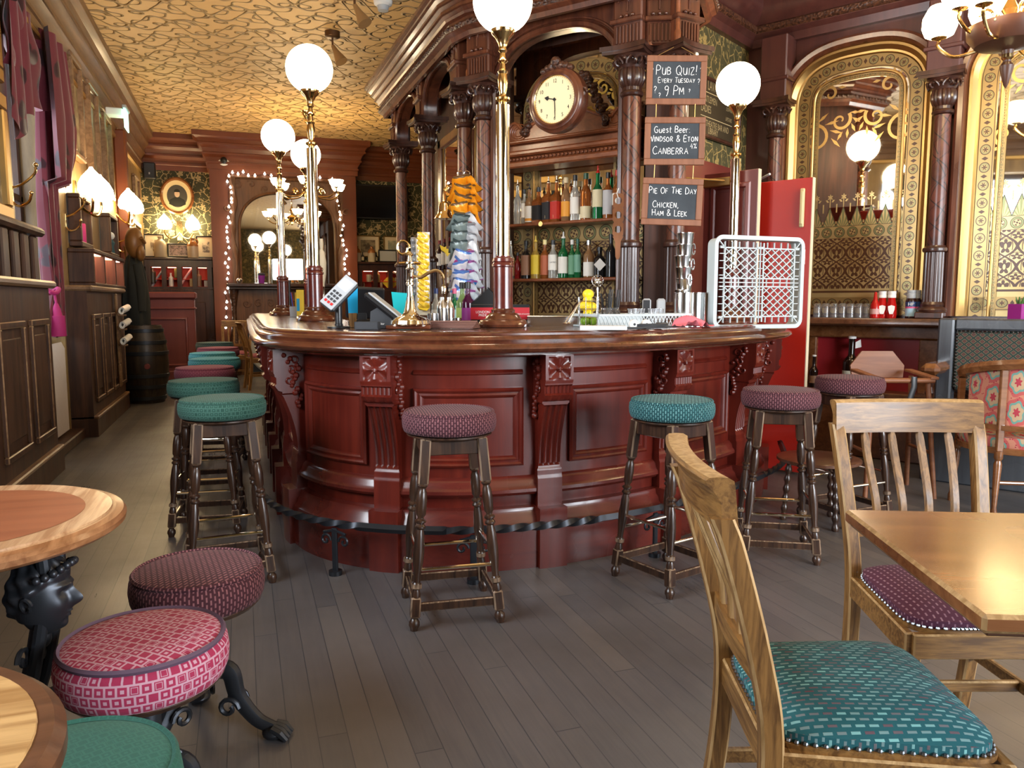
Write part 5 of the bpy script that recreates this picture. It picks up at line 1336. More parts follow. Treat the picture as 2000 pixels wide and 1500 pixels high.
for k, (u, off) in enumerate(((1779, .10), (1789, .06))):
    q = rwp(u, off); t = thing('sauce_bottle', ['brown sauce bottle with a blue label, nearest the wall column', 'second brown sauce bottle half hidden behind the first'][k], 'sauce bottle', (q.x, q.y, SHZ))
    g = MB(); g.lathe([(.036, 0), (.038, .01), (.038, .13), (.032, .15), (.03, .155)], 20); g.build('bottle_body', flat('brown_sauce', (.03, .01, .008), .2), t)
    g = MB(); g.lathe([(.0385, .015), (.0385, .075)], 20, cap=False, mi=0); g.lathe([(.0386, .088), (.0386, .125)], 20, cap=False, mi=1); g.lathe([(.0386, .075), (.0386, .088)], 20, cap=False, mi=2)
    g.build('label', [flat('pale_blue_label', (.35, .55, .72), .5), flat('navy_label', (.02, .05, .16), .5), flat('pink_label', (.6, .1, .25), .5)], t)
    g = MB(); g.lathe([(.031, .15), (.033, .155), (.033, .185), (.030, .188), (.032, .192), (.032, .212)], 24); g.build('cap', M['lgrey'], t)
    if k == 0:
        vs, fs = textgeo('HP', .034); g = MB(); g.add(vs, fs, M=Matrix.Rotation(-YAW-atan2(.78, 1.5), 4, 'Z') @ Matrix.Translation((0, -.0395, .106)) @ Matrix.Rotation(pi/2, 4, 'X')); g.build('lettering', M['white'], t, smooth=0)
q = rwp(1992, .12); t = thing('purple_plant_pot', 'square magenta plant pot with a small succulent on the right wall shelf', 'plant pot', (q.x, q.y, SHZ))
g = MB(); g.prism([(-.05, -.05), (.05, -.05), (.05, .05), (-.05, .05)], 0, .11); g.build('pot', flat('magenta_pot', (.30, .02, .24), .4), t)
g = MB()
for k in range(12): a = k*.9; g.tube([(0, 0, .10), (.02*cos(a), .02*sin(a), .125), (.03*cos(a), .03*sin(a), .14+.01*(k % 3))], [.008, .007, .002], 6)
g.build('succulent', flat('green_leaf', (.06, .16, .03), .5), t)
# ================================================================ red doors, sign, crate side
def doorleaf(n, label, u0, u1, tp, zt, mat, panels=False):
    a = att(u0, 600, tp).xy; 
    d = DR.copy()
    # length so the leaf ends on the line of sight through u1
    best = min([(abs((Vector((a.x+d.x*k*.005, a.y+d.y*k*.005, 0)).dot(_r)/Vector((a.x+d.x*k*.005, a.y+d.y*k*.005, 0)).dot(Vector((sin(YAW), cos(YAW), 0))))*FL-(u1-1000)), k*.005) for k in range(20, 220)])[1]
    Mx = wallM(a, d, NR); g = MB(); w = best
    g.box(0, w, .02, zt, -.022, .022, .003, M=Mx); g.box(w, w+.004, .02, zt, -.022, .022, 0, 1, M=Mx)
    if panels:
        g.box(.10, w-.10, 1.0, zt-.14, .022, .026, .003, M=Mx); g.sweep([(0, .022), (.01, .036), (.03, .034), (.04, .024)], [(.09, .98), (w-.09, .98), (w-.09, zt-.12), (.09, zt-.12), (.09, .98)], M=Mx)
        g.sweep([(0, .022), (.01, .036), (.03, .034), (.04, .024)], [(.09, .16), (w-.09, .16), (w-.09, .88), (.09, .88), (.09, .16)], M=Mx)
    o = struct(g.build('door_%d' % n, [mat, M['paper']])); return o, Mx, w
d1, Mx1, w1 = doorleaf(1, '', 1372, 1473, 5.62, 2.12, M['maroon'], True)
d2, Mx2, w2 = doorleaf(2, '', 1478, 1576, 5.52, 2.05, M['doorred'])
g = MB(); g.box(w2-.075, w2-.045, 1.72, 1.98, .022, .045, .006, M=Mx2); g.box(w2-.07, w2-.05, 1.74, 1.96, .045, .055, .004, M=Mx2); o = g.build('door_handle', flat('old_cream_paint', (.55, .46, .24), .5), d2)
g = MB(); g.box(w2-.10, w2-.03, 1.47, 1.57, .022, .024, 0, M=Mx2); o = g.build('door_notice', M['white'], d2)
g = MB(); g.lathe([(.0001, 0), (.03, 0), (.03, .001)], 24, M=Mx2 @ Matrix.Translation((w2-.07, 1.52, .024))); o = g.build('blue_disc', flat('safety_blue', (.01, .08, .35), .5), d2)
g = MB(); g.box(.0, .22, 2.02, 2.08, .022, .07, .006, M=Mx1); g.rod(Mx1 @ Vector((.20, 2.05, .05)), Mx1 @ Vector((-.05, 2.08, .20)), .008); g.build('door_closer', M['gold'], d1)
g = MB(); g.rod(Mx2 @ Vector((.0, 2.07, .03)), Mx2 @ Vector((.10, 2.09, .09)), .008); g.build('closer_arm', M['lgrey'], d2)
# lavatories sign on the sign wall
sgm = thing('wall_sign', 'black framed direction sign with gold capitals on the wallpaper behind the chalkboards', 'sign')
q0 = atP(1338, 230, swp(0, .0), DR); q1 = atP(1441, 230, swp(0, .0), DR)
sl = (q1-q0).xy.length; dS = (q1-q0).xy.normalized(); MS = wallM(q0.xy-dS*.02, dS, DR)
zt_ = atP(1345, 140, swp(0), DR).z+.02; zb_ = atP(1435, 291, swp(0), DR).z
g = MB(); g.box(0, sl+.02, zb_, zt_, 0, .02, .003, M=MS); g.build('board', flat('black_sign_board', (.035, .025, .012), .5), sgm)
g = MB()
for a in ((0, .03, zb_, zt_), (sl-.01, sl+.02, zb_, zt_), (0, sl+.02, zb_, zb_+.03), (0, sl+.02, zt_-.03, zt_)): g.box(a[0], a[1], a[2], a[3], 0, .035, .006, M=MS)
g.build('frame', M['gand'], sgm)
g = MB(); hh = zt_-zb_
for body, sz, zf, xo in (('LAVATORIES', .105, .86, .50), ('GENTLEMEN', .072, .63, .33), ('LADIES', .082, .47, .28), ('THEATRE BAR AND', .068, .24, .50), ('LIBRARY', .068, .13, .42)):
    vs, fs = textgeo(body, sz); g.add([(x*(.62 if sz > .1 else .68), y, 0) for x, y, z in vs], fs, M=MS @ Matrix.Translation((sl*xo+.06, zb_+hh*zf, .022)))
for body, zf, xo in (('DOWNSTAIRS', .60, .80), ('UPSTAIRS', .43, .76)):
    vs, fs = textgeo(body, .045, shear=.25); g.add([(x*.6, y, 0) for x, y, z in vs], fs, M=MS @ Matrix.Translation((sl*xo+.02, zb_+hh*zf, .022)))
for zf in (.74, .34): g.box(sl*.25, sl*.85, zb_+hh*zf, zb_+hh*zf+.004, .02, .023, M=MS)
g.build('lettering', M['signgold'], sgm, smooth=0)
# single-stroke hand lettering, unit cell 0..1 high, strokes as polylines
SF = {'A': (.62, [[(0, 0), (.3, 1), (.6, 0)], [(.12, .38), (.5, .4)]]), 'B': (.52, [[(0, 0), (0, 1), (.35, .95), (.42, .78), (.3, .58), (.02, .52)], [(.3, .56), (.48, .35), (.4, .08), (0, 0)]]), 'C': (.56, [[(.52, .85), (.35, 1), (.1, .8), (0, .45), (.12, .1), (.32, 0), (.55, .12)]]),
'D': (.58, [[(0, 0), (.02, 1), (.35, .9), (.55, .55), (.4, .12), (0, 0)]]), 'E': (.48, [[(.45, 1), (0, .97), (0, 0), (.46, .02)], [(0, .52), (.36, .52)]]), 'F': (.46, [[(.45, 1), (0, .97), (0, 0)], [(0, .52), (.34, .53)]]), 'G': (.6, [[(.52, .85), (.3, 1), (.05, .75), (0, .4), (.15, .05), (.42, 0), (.55, .2), (.56, .42), (.34, .42)]]),
'H': (.56, [[(0, 0), (0, 1)], [(.5, 1), (.52, 0)], [(0, .5), (.5, .52)]]), 'I': (.14, [[(.04, 0), (.05, 1)]]), 'K': (.52, [[(0, 0), (0, 1)], [(.48, 1), (.04, .48), (.5, 0)]]), 'L': (.46, [[(0, 1), (0, 0), (.44, .02)]]), 'M': (.7, [[(0, 0), (.06, 1), (.34, .35), (.6, 1), (.66, 0)]]),
'N': (.58, [[(0, 0), (.02, 1), (.5, .02), (.52, 1)]]), 'O': (.62, [[(.3, 1), (.06, .78), (0, .42), (.15, .06), (.38, .02), (.56, .3), (.54, .72), (.3, 1)]]), 'P': (.5, [[(0, 0), (.02, 1), (.34, .97), (.45, .75), (.32, .52), (.02, .48)]]), 'Q': (.66, [[(.3, 1), (.06, .78), (0, .42), (.15, .06), (.38, .02), (.56, .3), (.54, .72), (.3, 1)], [(.34, .28), (.64, -.1)]]),
'R': (.54, [[(0, 0), (.02, 1), (.34, .97), (.44, .76), (.3, .54), (.02, .5)], [(.2, .5), (.5, 0)]]), 'S': (.48, [[(.44, .9), (.2, 1), (.02, .78), (.12, .58), (.38, .42), (.44, .18), (.2, 0), (0, .1)]]), 'T': (.54, [[(0, .97), (.54, 1)], [(.27, .98), (.26, 0)]]), 'U': (.56, [[(0, 1), (.02, .25), (.2, 0), (.42, .1), (.52, 1)], [(.52, 1), (.54, 0)]]), 'V': (.56, [[(0, 1), (.26, 0), (.54, 1)]]), 'W': (.78, [[(0, 1), (.16, 0), (.36, .75), (.56, 0), (.76, 1)]]),
'Y': (.52, [[(0, 1), (.26, .5)], [(.52, 1), (.2, 0)]]), 'Z': (.5, [[(0, .98), (.5, 1), (0, .02), (.5, 0)]]), '9': (.44, [[(.42, .82), (.22, 1), (.02, .8), (.12, .56), (.36, .62), (.42, .84), (.36, .2), (.24, -.12)]]), '4': (.5, [[(.3, 1), (0, .35), (.48, .36)], [(.36, .7), (.34, 0)]]),
'%': (.6, [[(.5, 1), (.08, 0)], [(.1, .95), (0, .82), (.1, .7), (.2, .82), (.1, .95)], [(.46, .3), (.36, .17), (.46, .03), (.56, .17), (.46, .3)]]), '&': (.6, [[(.56, .05), (.1, .75), (.22, 1), (.36, .8), (.02, .3), (.15, 0), (.4, .1), (.55, .42)]]), '?': (.4, [[(.02, .8), (.16, 1), (.36, .85), (.3, .6), (.16, .45), (.16, .25)], [(.15, .05), (.17, .0)]]), '!': (.16, [[(.08, 1), (.05, .28)], [(.04, .06), (.06, .0)]]), ':': (.14, [[(.05, .6), (.06, .54)], [(.05, .08), (.06, .02)]]), ',': (.16, [[(.08, .06), (.02, -.16)]]),
'e': (.42, [[(.04, .34), (.36, .38), (.3, .62), (.1, .6), (.0, .3), (.12, .02), (.36, .08)]]), 'r': (.32, [[(0, .6), (.02, 0)], [(.02, .42), (.16, .62), (.3, .58)]]), 'u': (.42, [[(0, .62), (.02, .15), (.16, 0), (.34, .15), (.36, .62)], [(.36, .62), (.38, 0)]]), 's': (.34, [[(.3, .56), (.12, .62), (.04, .46), (.28, .24), (.24, .04), (0, .04)]]), 't': (.34, [[(.14, .95), (.12, .05), (.28, .04)], [(0, .62), (.3, .64)]])}
def handtext(g, body, size, M4, wid=.0030, gap=.17, seed=1, small=.74):
    rg = random.Random(seed); x = 0; segs = []
    first = True
    for ch in body:
        if ch == ' ': x += .42; first = True; continue
        w, st = SF[ch]; k = 1.0 if (first or not ch.isalpha() or not small or ch.islower()) else small
        dy = rg.uniform(-.04, .04); rt = rg.uniform(-.06, .06); first = False
        for pl in st:
            q = [Vector((x+(px*cos(rt)-py*sin(rt))*k, (px*sin(rt)+py*cos(rt))*k+dy, 0)) for px, py in pl]
            segs.append(smoothpath(q, 4) if len(q) > 3 else q)
        x += w*k+gap*(.8+.3*rg.random())
    W = x-gap
    for pl in segs:
        P = [((p.x-W/2)*size, (p.y-.4)*size) for p in pl]; vs = []; n = len(P)
        for i in range(n):
            a = P[max(i-1, 0)]; b = P[min(i+1, n-1)]; d = Vector((b[0]-a[0], b[1]-a[1])); d = d.normalized() if d.length > 1e-9 else Vector((1, 0)); ww = wid/2*rg.uniform(.75, 1.15)
            vs += [(P[i][0]-d.y*ww, P[i][1]+d.x*ww, 0), (P[i][0]+d.y*ww, P[i][1]-d.x*ww, 0)]
        g.add(vs, [(2*i, 2*i+1, 2*i+3, 2*i+2) for i in range(n-1)], M=M4)
# chalkboards hanging one under another
cbx = None
texts = [((('PUB QUIZ!', .050, 0, .050), ('EVERY TUESDAY', .028, .0, -.002), ('9 PM', .050, -.01, -.060), ('?', .03, -.135, .05), ('?', .03, .135, .05), ('?', .03, .125, -.01), ('?', .036, -.115, -.055), ('?', .026, -.09, -.085), ('?', .02, .075, -.06)), 156, 'topmost chalkboard in wooden frame about the weekly pub quiz', 1263, 1379, 110, 204),
         ((('Guest Beer:', .034, -.015, .062), ('WINDSOR & ETON', .034, -.008, .012), ('CANBERRA', .043, -.022, -.055), ('4%', .028, .105, -.030)), 277, 'middle chalkboard in wooden frame naming the guest beer', 1259, 1376, 230, 322),
         ((('PIE OF THE DAY', .035, .0, .062), ('CHICKEN,', .036, -.035, -.018), ('HAM & LEEK', .034, -.012, -.066)), 394, 'lowest chalkboard in wooden frame giving the pie of the day', 1254, 1371, 349, 440)]
TB = 4.30
for k, (lines, vc, lab, u0, u1, v0, v1) in enumerate(texts):
    uc = (u0+u1)/2; c = att(uc, (v0+v1)/2, TB); w = (u1-u0)/FL*TB; h = (v1-v0)/FL*TB*.99
    fz = Vector((-c.x, -c.y, 0)).normalized(); ang = atan2(fz.y, fz.x)+radians(9); out = Vector((cos(ang), sin(ang), 0)); al = Vector((-out.y, out.x, 0))
    Mx = Matrix(((al.x, 0, out.x, c.x), (al.y, 0, out.y, c.y), (0, 1, 0, c.z), (0, 0, 0, 1))) @ Matrix.Rotation(radians((-1.0, -.6, -2.0)[k]), 4, 'Z')
    t = thing('chalkboard', lab, 'chalkboard', (0, 0, 0), 0, 'three hanging chalkboards'); f = .034
    g = MB(); g.box(-w/2+f, w/2-f, -h/2+f, h/2-f, -.004, .004, M=Mx); sl8 = g.build('slate', M['board'], t)
    g = MB()
    for a in ((-w/2, w/2, h/2-f, h/2), (-w/2, w/2, -h/2, -h/2+f), (-w/2, -w/2+f, -h/2+f, h/2-f), (w/2-f, w/2, -h/2+f, h/2-f)): g.box(a[0], a[1], a[2], a[3], -.008, .010, .003, M=Mx)
    g.build('frame', wood('tan_board_frame', (.20, .075, .035), (.30, .125, .065), .5, 2, 1, 0, .8, .1), t)
    g = MB()
    for body, sz, ox, oy in lines:
        handtext(g, body, sz, Mx @ Matrix.Translation((ox, oy*(h/.27), .0050)), .0034 if sz > .033 else .0026, seed=len(body)+k)
    g.build('chalk_writing', M['chalk'], sl8, smooth=0)
    g = MB()
    for sx in (-1, 1): g.tube([Mx @ Vector((sx*w*.32, h/2, 0)), Mx @ Vector((sx*w*.32*(.2 if k == 0 else 1), h/2+(.045 if k == 0 else .072), 0))], .002, 6)
    g.build('hanging_cord', M['gold'], t)
# ================================================================ bottles on the back bar shelves
def gm(name, col, rough=.06, tr=.55): return MT(name, rough, 0, col, trans=tr, ior=1.4).m
G = {'clear': gm('clear_bottle_glass', (.75, .74, .68), tr=.7), 'amber': gm('whisky_bottle_glass', (.42, .13, .03)), 'dark': gm('black_bottle_glass', (.012, .011, .012), tr=.0),
     'green': gm('green_bottle_glass', (.01, .16, .05), tr=.4), 'red': gm('red_liqueur_glass', (.35, .015, .015)), 'yellow': gm('yellow_liqueur_glass', (.70, .48, .10)),
     'copper': gm('copper_gin_glass', (.45, .25, .12)), 'purple': gm('purple_cordial_glass', (.10, .01, .06)), 'lgreen': gm('pale_green_glass', (.35, .55, .20)), 'wine': gm('red_wine_glass', (.02, .004, .006), tr=.0)}
_lab = {}
def labm(c):
    if c not in _lab: _lab[c] = flat('paper_label', c, .55)
    return _lab[c]
WHT = (.80, .78, .72); CRM = (.72, .64, .42); BLK = (.015, .015, .017); ORG = (.75, .32, .03); YEL = (.80, .62, .05); RED = (.50, .03, .02); SIL = (.5, .5, .52); GRN = (.02, .18, .09); BLU = (.05, .22, .42); PUR = (.25, .02, .20)
def bottle(name, label, loc, rz, h, r, glass, lab, capc, lz=(.12, .46), pour=False, sq=False, text=None, tcol='black', band=None, group=None):
    t = thing(name, label, 'bottle', loc, rz, group)
    g = MB(); rn = r*.36; n = 24 if not sq else 4; zs = h*.64
    prof = [(r*.9, 0), (r, .005), (r, zs-.05*h), (r*.93, zs-.01*h), (r*.62, zs+.05*h), (rn*1.1, zs+.11*h), (rn, zs+.15*h), (rn, h*.94), (rn*1.15, h*.945), (rn*1.15, h*.965)]
    if sq:
        k = 1.25; g.lathe([(a*(k if z < zs else 1.0), z) for a, z in prof], 16, fn=lambda a, z: (1/max(abs(cos(a)), abs(sin(a)))*.80 if z < zs-.0*h else 1))
    else: g.lathe(prof, n)
    g.build('bottle_glass', G[glass], t)
    lm = [labm(lab)] if lab else []
    if lab:
        g = MB(); rr = r*1.012*(1.0 if not sq else 1.0)
        if sq:
            g.lathe([(rr*1.25, h*lz[0]), (rr*1.25, h*lz[1])], 16, cap=False, fn=lambda a, z: 1/max(abs(cos(a)), abs(sin(a)))*.80)
        else: g.lathe([(rr, h*lz[0]), (rr, h*lz[1])], 24, cap=False)
        if band: g.lathe([(rr*1.005*(1 if not sq else 1), h*(lz[0]+.03)), (rr*1.005, h*(lz[0]+.10))], 24, cap=False, mi=1); lm.append(labm(band))
        lb_ = g.build('label', lm, t)
        if text:
            vs, fs = textgeo(text, r*.72); wmx = max(v[0] for v in vs)-min(v[0] for v in vs); k = min(1, r*1.35/wmx)
            o2 = []
            for x, y, z in vs: a = x*k/rr; o2.append((rr*1.01*sin(a), -rr*1.01*cos(a), h*(lz[0]+lz[1])/2+y*k+z*0))
            g = MB(); g.add(o2, fs); g.build('lettering', {'black': M['black'], 'white': M['white'], 'red': M['redcard']}[tcol], lb_, smooth=0)
    g = MB()
    if pour: g.lathe([(rn*1.1, h*.955), (rn*1.1, h*.985), (rn*.9, h*1.0), (rn*.45, h*1.02), (rn*.35, h*1.12), (.0001, h*1.125)], 14)
    else: g.lathe([(rn*1.3, h*.88), (rn*1.3, h*1.0), (rn*1.1, h*1.005)], 18)
    g.build('cap' if not pour else 'pourer', capc if not isinstance(capc, tuple) else flat('bottle_cap', capc, .35), t); return t
FACE = atan2(-.78, .0)
def on_shelf(u, v, z, off=.0):         # stand at the shelf plane where the sight line through u crosses it
    p0 = KB-gn*(.12+.095-off); q = atP(u, v, p0, gn); return (q.x, q.y, z)
def toward(p): return atan2(-p[1], -p[0])+pi/2          # turn a -y facing front to the viewer's side of the room
up = [(964, .27, .036, 'clear', WHT, M['white'], (.1, .5), False, None, 'short white-labelled spirit at the left end of the upper shelf, beside the lamp pole'),
      (1011, .30, .031, 'clear', None, M['steel'], (.1, .4), True, None, 'tall unlabelled clear bottle with a steel pourer on the upper shelf'),
      (1024, .26, .026, 'clear', WHT, M['black'], (.2, .6), False, None, 'narrow clear bottle behind the orange-banded one on the upper shelf'),
      (1034, .265, .035, 'copper', WHT, M['black'], (.06, .5), True, None, 'white-labelled bottle with an orange band on the upper shelf'),
      (1052, .265, .036, 'amber', BLK, M['black'], (.1, .5), False, 'No7', 'square black-labelled whiskey bottle on the upper shelf'),
      (1071, .30, .035, 'amber', BLK, M['steel'], (.08, .5), True, None, 'square whisky with a slanted black label and pourer, upper shelf'),
      (1087, .30, .035, 'amber', RED, M['steel'], (.08, .5), True, None, 'square whisky with a slanted red label and pourer, upper shelf'),
      (1105, .315, .035, 'copper', ORG, flat('cork_top', (.75, .60, .36), .5), (.12, .46), False, None, 'whisky with a bright orange label and pale cork top, upper shelf'),
      (1123, .325, .036, 'clear', WHT, M['black'], (.16, .52), False, None, 'clear bottle with a large plain white label and black cap, upper shelf'),
      (1144, .33, .040, 'amber', CRM, flat('green_foil', (.03, .09, .05), .4), (.05, .30), False, None, 'wide whisky with a cream label low down and green-gold foil top, upper shelf'),
      (1167, .335, .038, 'green', CRM, M['red2'], (.26, .62), True, None, 'green whisky bottle with a cream label, long pourer, upper shelf'),
      (1187, .32, .036, 'amber', SIL, M['black'], (.1, .62), False, 'BULLEIT', 'flat grey-labelled whisky near the right end of the upper shelf'),
      (1205, .33, .034, 'amber', WHT, flat('red_wax', (.45, .02, .015), .35), (.28, .52), False, None, 'amber bourbon with a dripping red wax top at the right end of the upper shelf')]
for u, h, r, gl, lb, cp, lz, po, tx, nm in up:
    p = on_shelf(u, 415, SZ1); sq = 'quare' in nm
    t = bottle('spirit_bottle', nm, p, atan2(gd.y, gd.x)-.25 if sq else 0, h, r, gl, lb, cp, lz, po, sq, None, 'black', (ORG if 'orange band' in nm else (.7, .6, .3) if 'slanted' in nm else None), 'spirits on the upper shelf')
lo = [(998, .26, .028, 'clear', (.75, .50, .25), M['steel'], (.1, .62), True, None, 'clear bottle with a peach label at the left end of the lower shelf'),
      (1011, .20, .024, 'red', None, M['black'], (.1, .4), False, None, 'small red liqueur bottle half hidden on the lower shelf'),
      (1027, .285, .036, 'dark', (.30, .16, .10), M['black'], (.1, .62), False, None, 'dark rum with a reddish label, lower shelf'),
      (1046, .285, .036, 'yellow', YEL, flat('yellow_cap', (.80, .60, .10), .4), (.12, .62), True, None, 'rum with a bright yellow label and tall pourer, lower shelf'),
      (1064, .285, .033, 'amber', (.45, .12, .05), flat('cream_cap', (.85, .75, .35), .4), (.1, .6), False, None, 'amber bottle with a rust label and cream cap, lower shelf'),
      (1080, .28, .036, 'clear', WHT, M['black'], (.22, .62), False, "LAMB'S", 'clear spirit lettered white label with black cap, lower shelf'),
      (1100, .30, .038, 'green', WHT, M['white'], (.12, .52), True, None, 'green gin bottle with a white label and white pourer, lower shelf'),
      (1117, .275, .027, 'green', (.12, .30, .18), M['white'], (.1, .6), False, None, 'slim green-labelled bottle with a white cap, lower shelf'),
      (1128, .28, .026, 'green', (.15, .35, .25), flat('dark_green_cap', (.01, .08, .05), .35), (.15, .6), False, None, 'pale bottle with a dark green cap, lower shelf'),
      (1150, .265, .040, 'copper', WHT, M['steel'], (.05, .42), False, None, 'rounded copper-coloured gin with an ornate white label and silver cap, lower shelf'),
      (1171, .215, .042, 'dark', None, M['black'], (.1, .4), False, None, 'squat black bottle with a white diamond label, lower shelf'),
      (1193, .30, .038, 'dark', None, M['black'], (.1, .4), False, None, 'tall black cylinder bottle at the right end of the lower shelf')]
for u, h, r, gl, lb, cp, lz, po, tx, nm in lo:
    p = on_shelf(u, 530, SZ2); t = bottle('spirit_bottle', nm, p, -.42, h, r, gl, lb, cp, lz, po, False, tx, 'black', None, 'spirits on the lower shelf')
    if 'diamond' in nm: g = MB(); g.prism([(-.042, 0), (0, -.045), (.042, 0), (0, .045)], 0, .001, M=Matrix.Translation((0, -.044, .09)) @ Matrix.Rotation(pi/2, 4, 'X')); g.build('label', M['white'], t)
# hanging strainer paddle on the column
p = att(1208, 378, 4.62); t = thing('wooden_paddle', 'tan wooden paddle with three round holes hanging on the column by the shelves', 'paddle', (0, 0, 0))
al = Vector((cos(-YAW-.1), sin(-YAW-.1), 0)); Mx = Matrix(((al.x, 0, -al.y*-1, p.x), (al.y, 0, -al.x, p.y), (0, 1, 0, p.z), (0, 0, 0, 1)))
Mx = basis(p, al, (0, 0, 1)); g = MB(); out = [(-.032, 0), (.030, .0), (.033, -.01), (.030, -.255), (.016, -.285), (.012, -.385), (.0, -.40), (-.012, -.385), (-.016, -.285), (-.034, -.255), (-.034, -.01)]
# paddle outline with three holes: build strips between outline and holes
def holed(g, x0, x1, y0, y1, cx, cy, r, z0, z1, M4, n=24):
    vs = []; 
    for k in range(n):
        a = 2*pi*k/n; c, s = cos(a), sin(a); m = min((x1-cx)/c if c > 1e-6 else 9, (x0-cx)/c if c < -1e-6 else 9, (y1-cy)/s if s > 1e-6 else 9, (y0-cy)/s if s < -1e-6 else 9)
        for z in (z0, z1): vs += [(cx+r*c, cy+r*s, z), (cx+m*c, cy+m*s, z)]
    fs = []
    for k in range(n):
        a = 4*k; b = 4*((k+1) % n); fs += [(a+2, a+3, b+3, b+2), (a, b, b+1, a+1), (a, a+2, b+2, b), (a+1, b+1, b+3, a+3)]
    g.add(vs, fs, 0, None, M4)
for k in range(3): holed(g, -.032, .032, -.085*(k+1), -.085*k, 0, -.0425-.085*k, .021, 0, .010, Mx)
g.prism([(-.032, -.255), (.032, -.255), (.017, -.285), (.014, -.375), (.006, -.392), (-.006, -.392), (-.014, -.375), (-.017, -.285)], 0, .010, M=Mx); g.build('paddle_blade', wood('tan_beech', (.24, .09, .035), (.36, .15, .06), .5, 2, 1, 0, .6, .1), t)
g = MB(); g.tube([Mx @ Vector((.0, -.03, .012)), Mx @ Vector((-.01, .0, .014)), Mx @ Vector((0, .03, .0))], .003, 6); g.build('hanging_cord', M['white'], t)
# side shelf of wine between the left columns
shm = wallM((1.99, 6.72), (0, -1), (-1, 0))
g = MB(); g.box(0, .80, 1.50, 1.522, -.0, .26, .005, M=shm); tag(g.build('wine_shelf', M['gano']), 'short wooden shelf carrying wine bottles behind the hanging bell', 'shelf', 'shelves of the back bar')
for k, (u, lb) in enumerate(((848, 'left wine bottle with a cream label behind the bell'), (859, 'second wine bottle with a plain white label behind the bell'), (869, 'third wine bottle behind the bell, mostly hidden by the bell cord'), (877, 'right wine bottle with a small white label behind the bell'))):
    q = atX(u, 510, 1.86); bottle('wine_bottle', lb, (1.86, q.y, 1.522), -.3, .29, .037, 'wine', WHT if k else (.75, .70, .62), flat('red_foil', (.20, .015, .015), .4), (.15, .55), False, group='wine bottles behind the bell')
# things on the far side back counter between columns
for k, (u, t_, h, r, gl, lb, cp, nm) in enumerate(((903, 4.62, .30, .036, 'lgreen', (.45, .60, .15), M['black'], 'pale green cordial bottle beside the purple one'), (914, 4.55, .30, .037, 'purple', PUR, M['black'], 'dark cordial bottle with a purple and cream label left of the black box'),
        (888, 5.0, .27, .030, 'green', (.3, .5, .5), flat('pink_cap', (.6, .1, .2), .4), 'green bottle with a pink cap in the cluster under the crisps'), (897, 5.1, .28, .030, 'dark', BLU, M['black'], 'blue-labelled dark bottle in the cluster under the crisps'), (852, 4.95, .27, .030, 'clear', WHT, flat('navy_cap', (.02, .04, .15), .4), 'clear bottle with a navy cap left of the spout'), (880, 5.15, .29, .028, 'green', GRN, M['white'], 'slender green bottle with a white cap behind the cocktail shakers'))):
    q = att(u, 610, t_); zb = 1.03 if t_ < 4.9 else 1.10
    q = att(u, 620, t_); bottle('cordial_bottle', nm, (q.x, q.y, 1.03), -.3, h, r, gl, lb, cp, (.12, .5), False, band=(WHT if 'purple' in nm else None), group='bottles below the crisps')
g = MB(); q = att(895, 620, 4.75); 
A_ = [tuple((KB+gn*.98-gd*.35)), tuple(KB+gn*.98+gd*1.5), tuple(KB+gn*.30+gd*1.5), tuple(KB+gn*.30-gd*.35)]
# ---------------------------------------------------------------- crisp packets clipped on hanging strips
def packet_geo(w=.115, h=.155, th=.022):
    g = MB()
    def F(s): return lambda u, v: (w*(u-.5)*(1+.03*sin(v*9)), s*th*(sin(pi*u)**.6)*(sin(pi*v)**.5)+.004*sin(u*14+v*9), h*(v-.5))
    g.grid(F(-1), 10, 12); g.grid(F(1), 10, 12, flip=True); return g
def packet_mat(name, base, accent, third):
    t = MT(name, .32, .15, base); x, y, z = t.xyz('Object'); r = (x*x*1.0+(z+.005)*(z+.005)*1.4).sqrt(); n = t.noise(t.coord('Object'), 30, 2)
    c = t.mix(r.lt(.036), base, accent); c = t.mix(((z+x*.4-.012).abs()).lt(.010)*(x.abs()).lt(.045), c, third); c = t.mix((z.abs()).gt(.068), c, third)
    t.set('Base Color', c); t.bump(n, .5, .006); return t.m
PM = {'orange': packet_mat('orange_crisp_foil', (.80, .28, .01), (.85, .42, .05), (.15, .08, .03)), 'grey': packet_mat('grey_crisp_foil', (.20, .25, .24), (.55, .60, .58), (.05, .07, .07)),
      'redw': packet_mat('red_white_crisp_foil', (.70, .70, .72), (.55, .06, .04), (.30, .30, .32)), 'blue': packet_mat('blue_white_crisp_foil', (.66, .70, .74), (.04, .20, .50), (.35, .10, .30)), 'pink': packet_mat('pink_white_crisp_foil', (.72, .68, .70), (.50, .08, .30), (.1, .2, .5))}
base = {}
def packet(kind, label, p, rz, tilt, group):
    if kind not in base:
        t = thing('crisp_packet', label, 'crisp packet', p, rz, group); packet_geo().build('bag', PM[kind], t, smooth=60)
        g = MB(); g.box(-.055, .055, -.003, .003, .074, .082); g.build('sealed_edge', PM[kind], t); base[kind] = t
    else: t = dup(base[kind], p, rz, label, group)
    t.rotation_euler = (tilt, random.uniform(-.28, .28), rz); return t
stT = 5.05
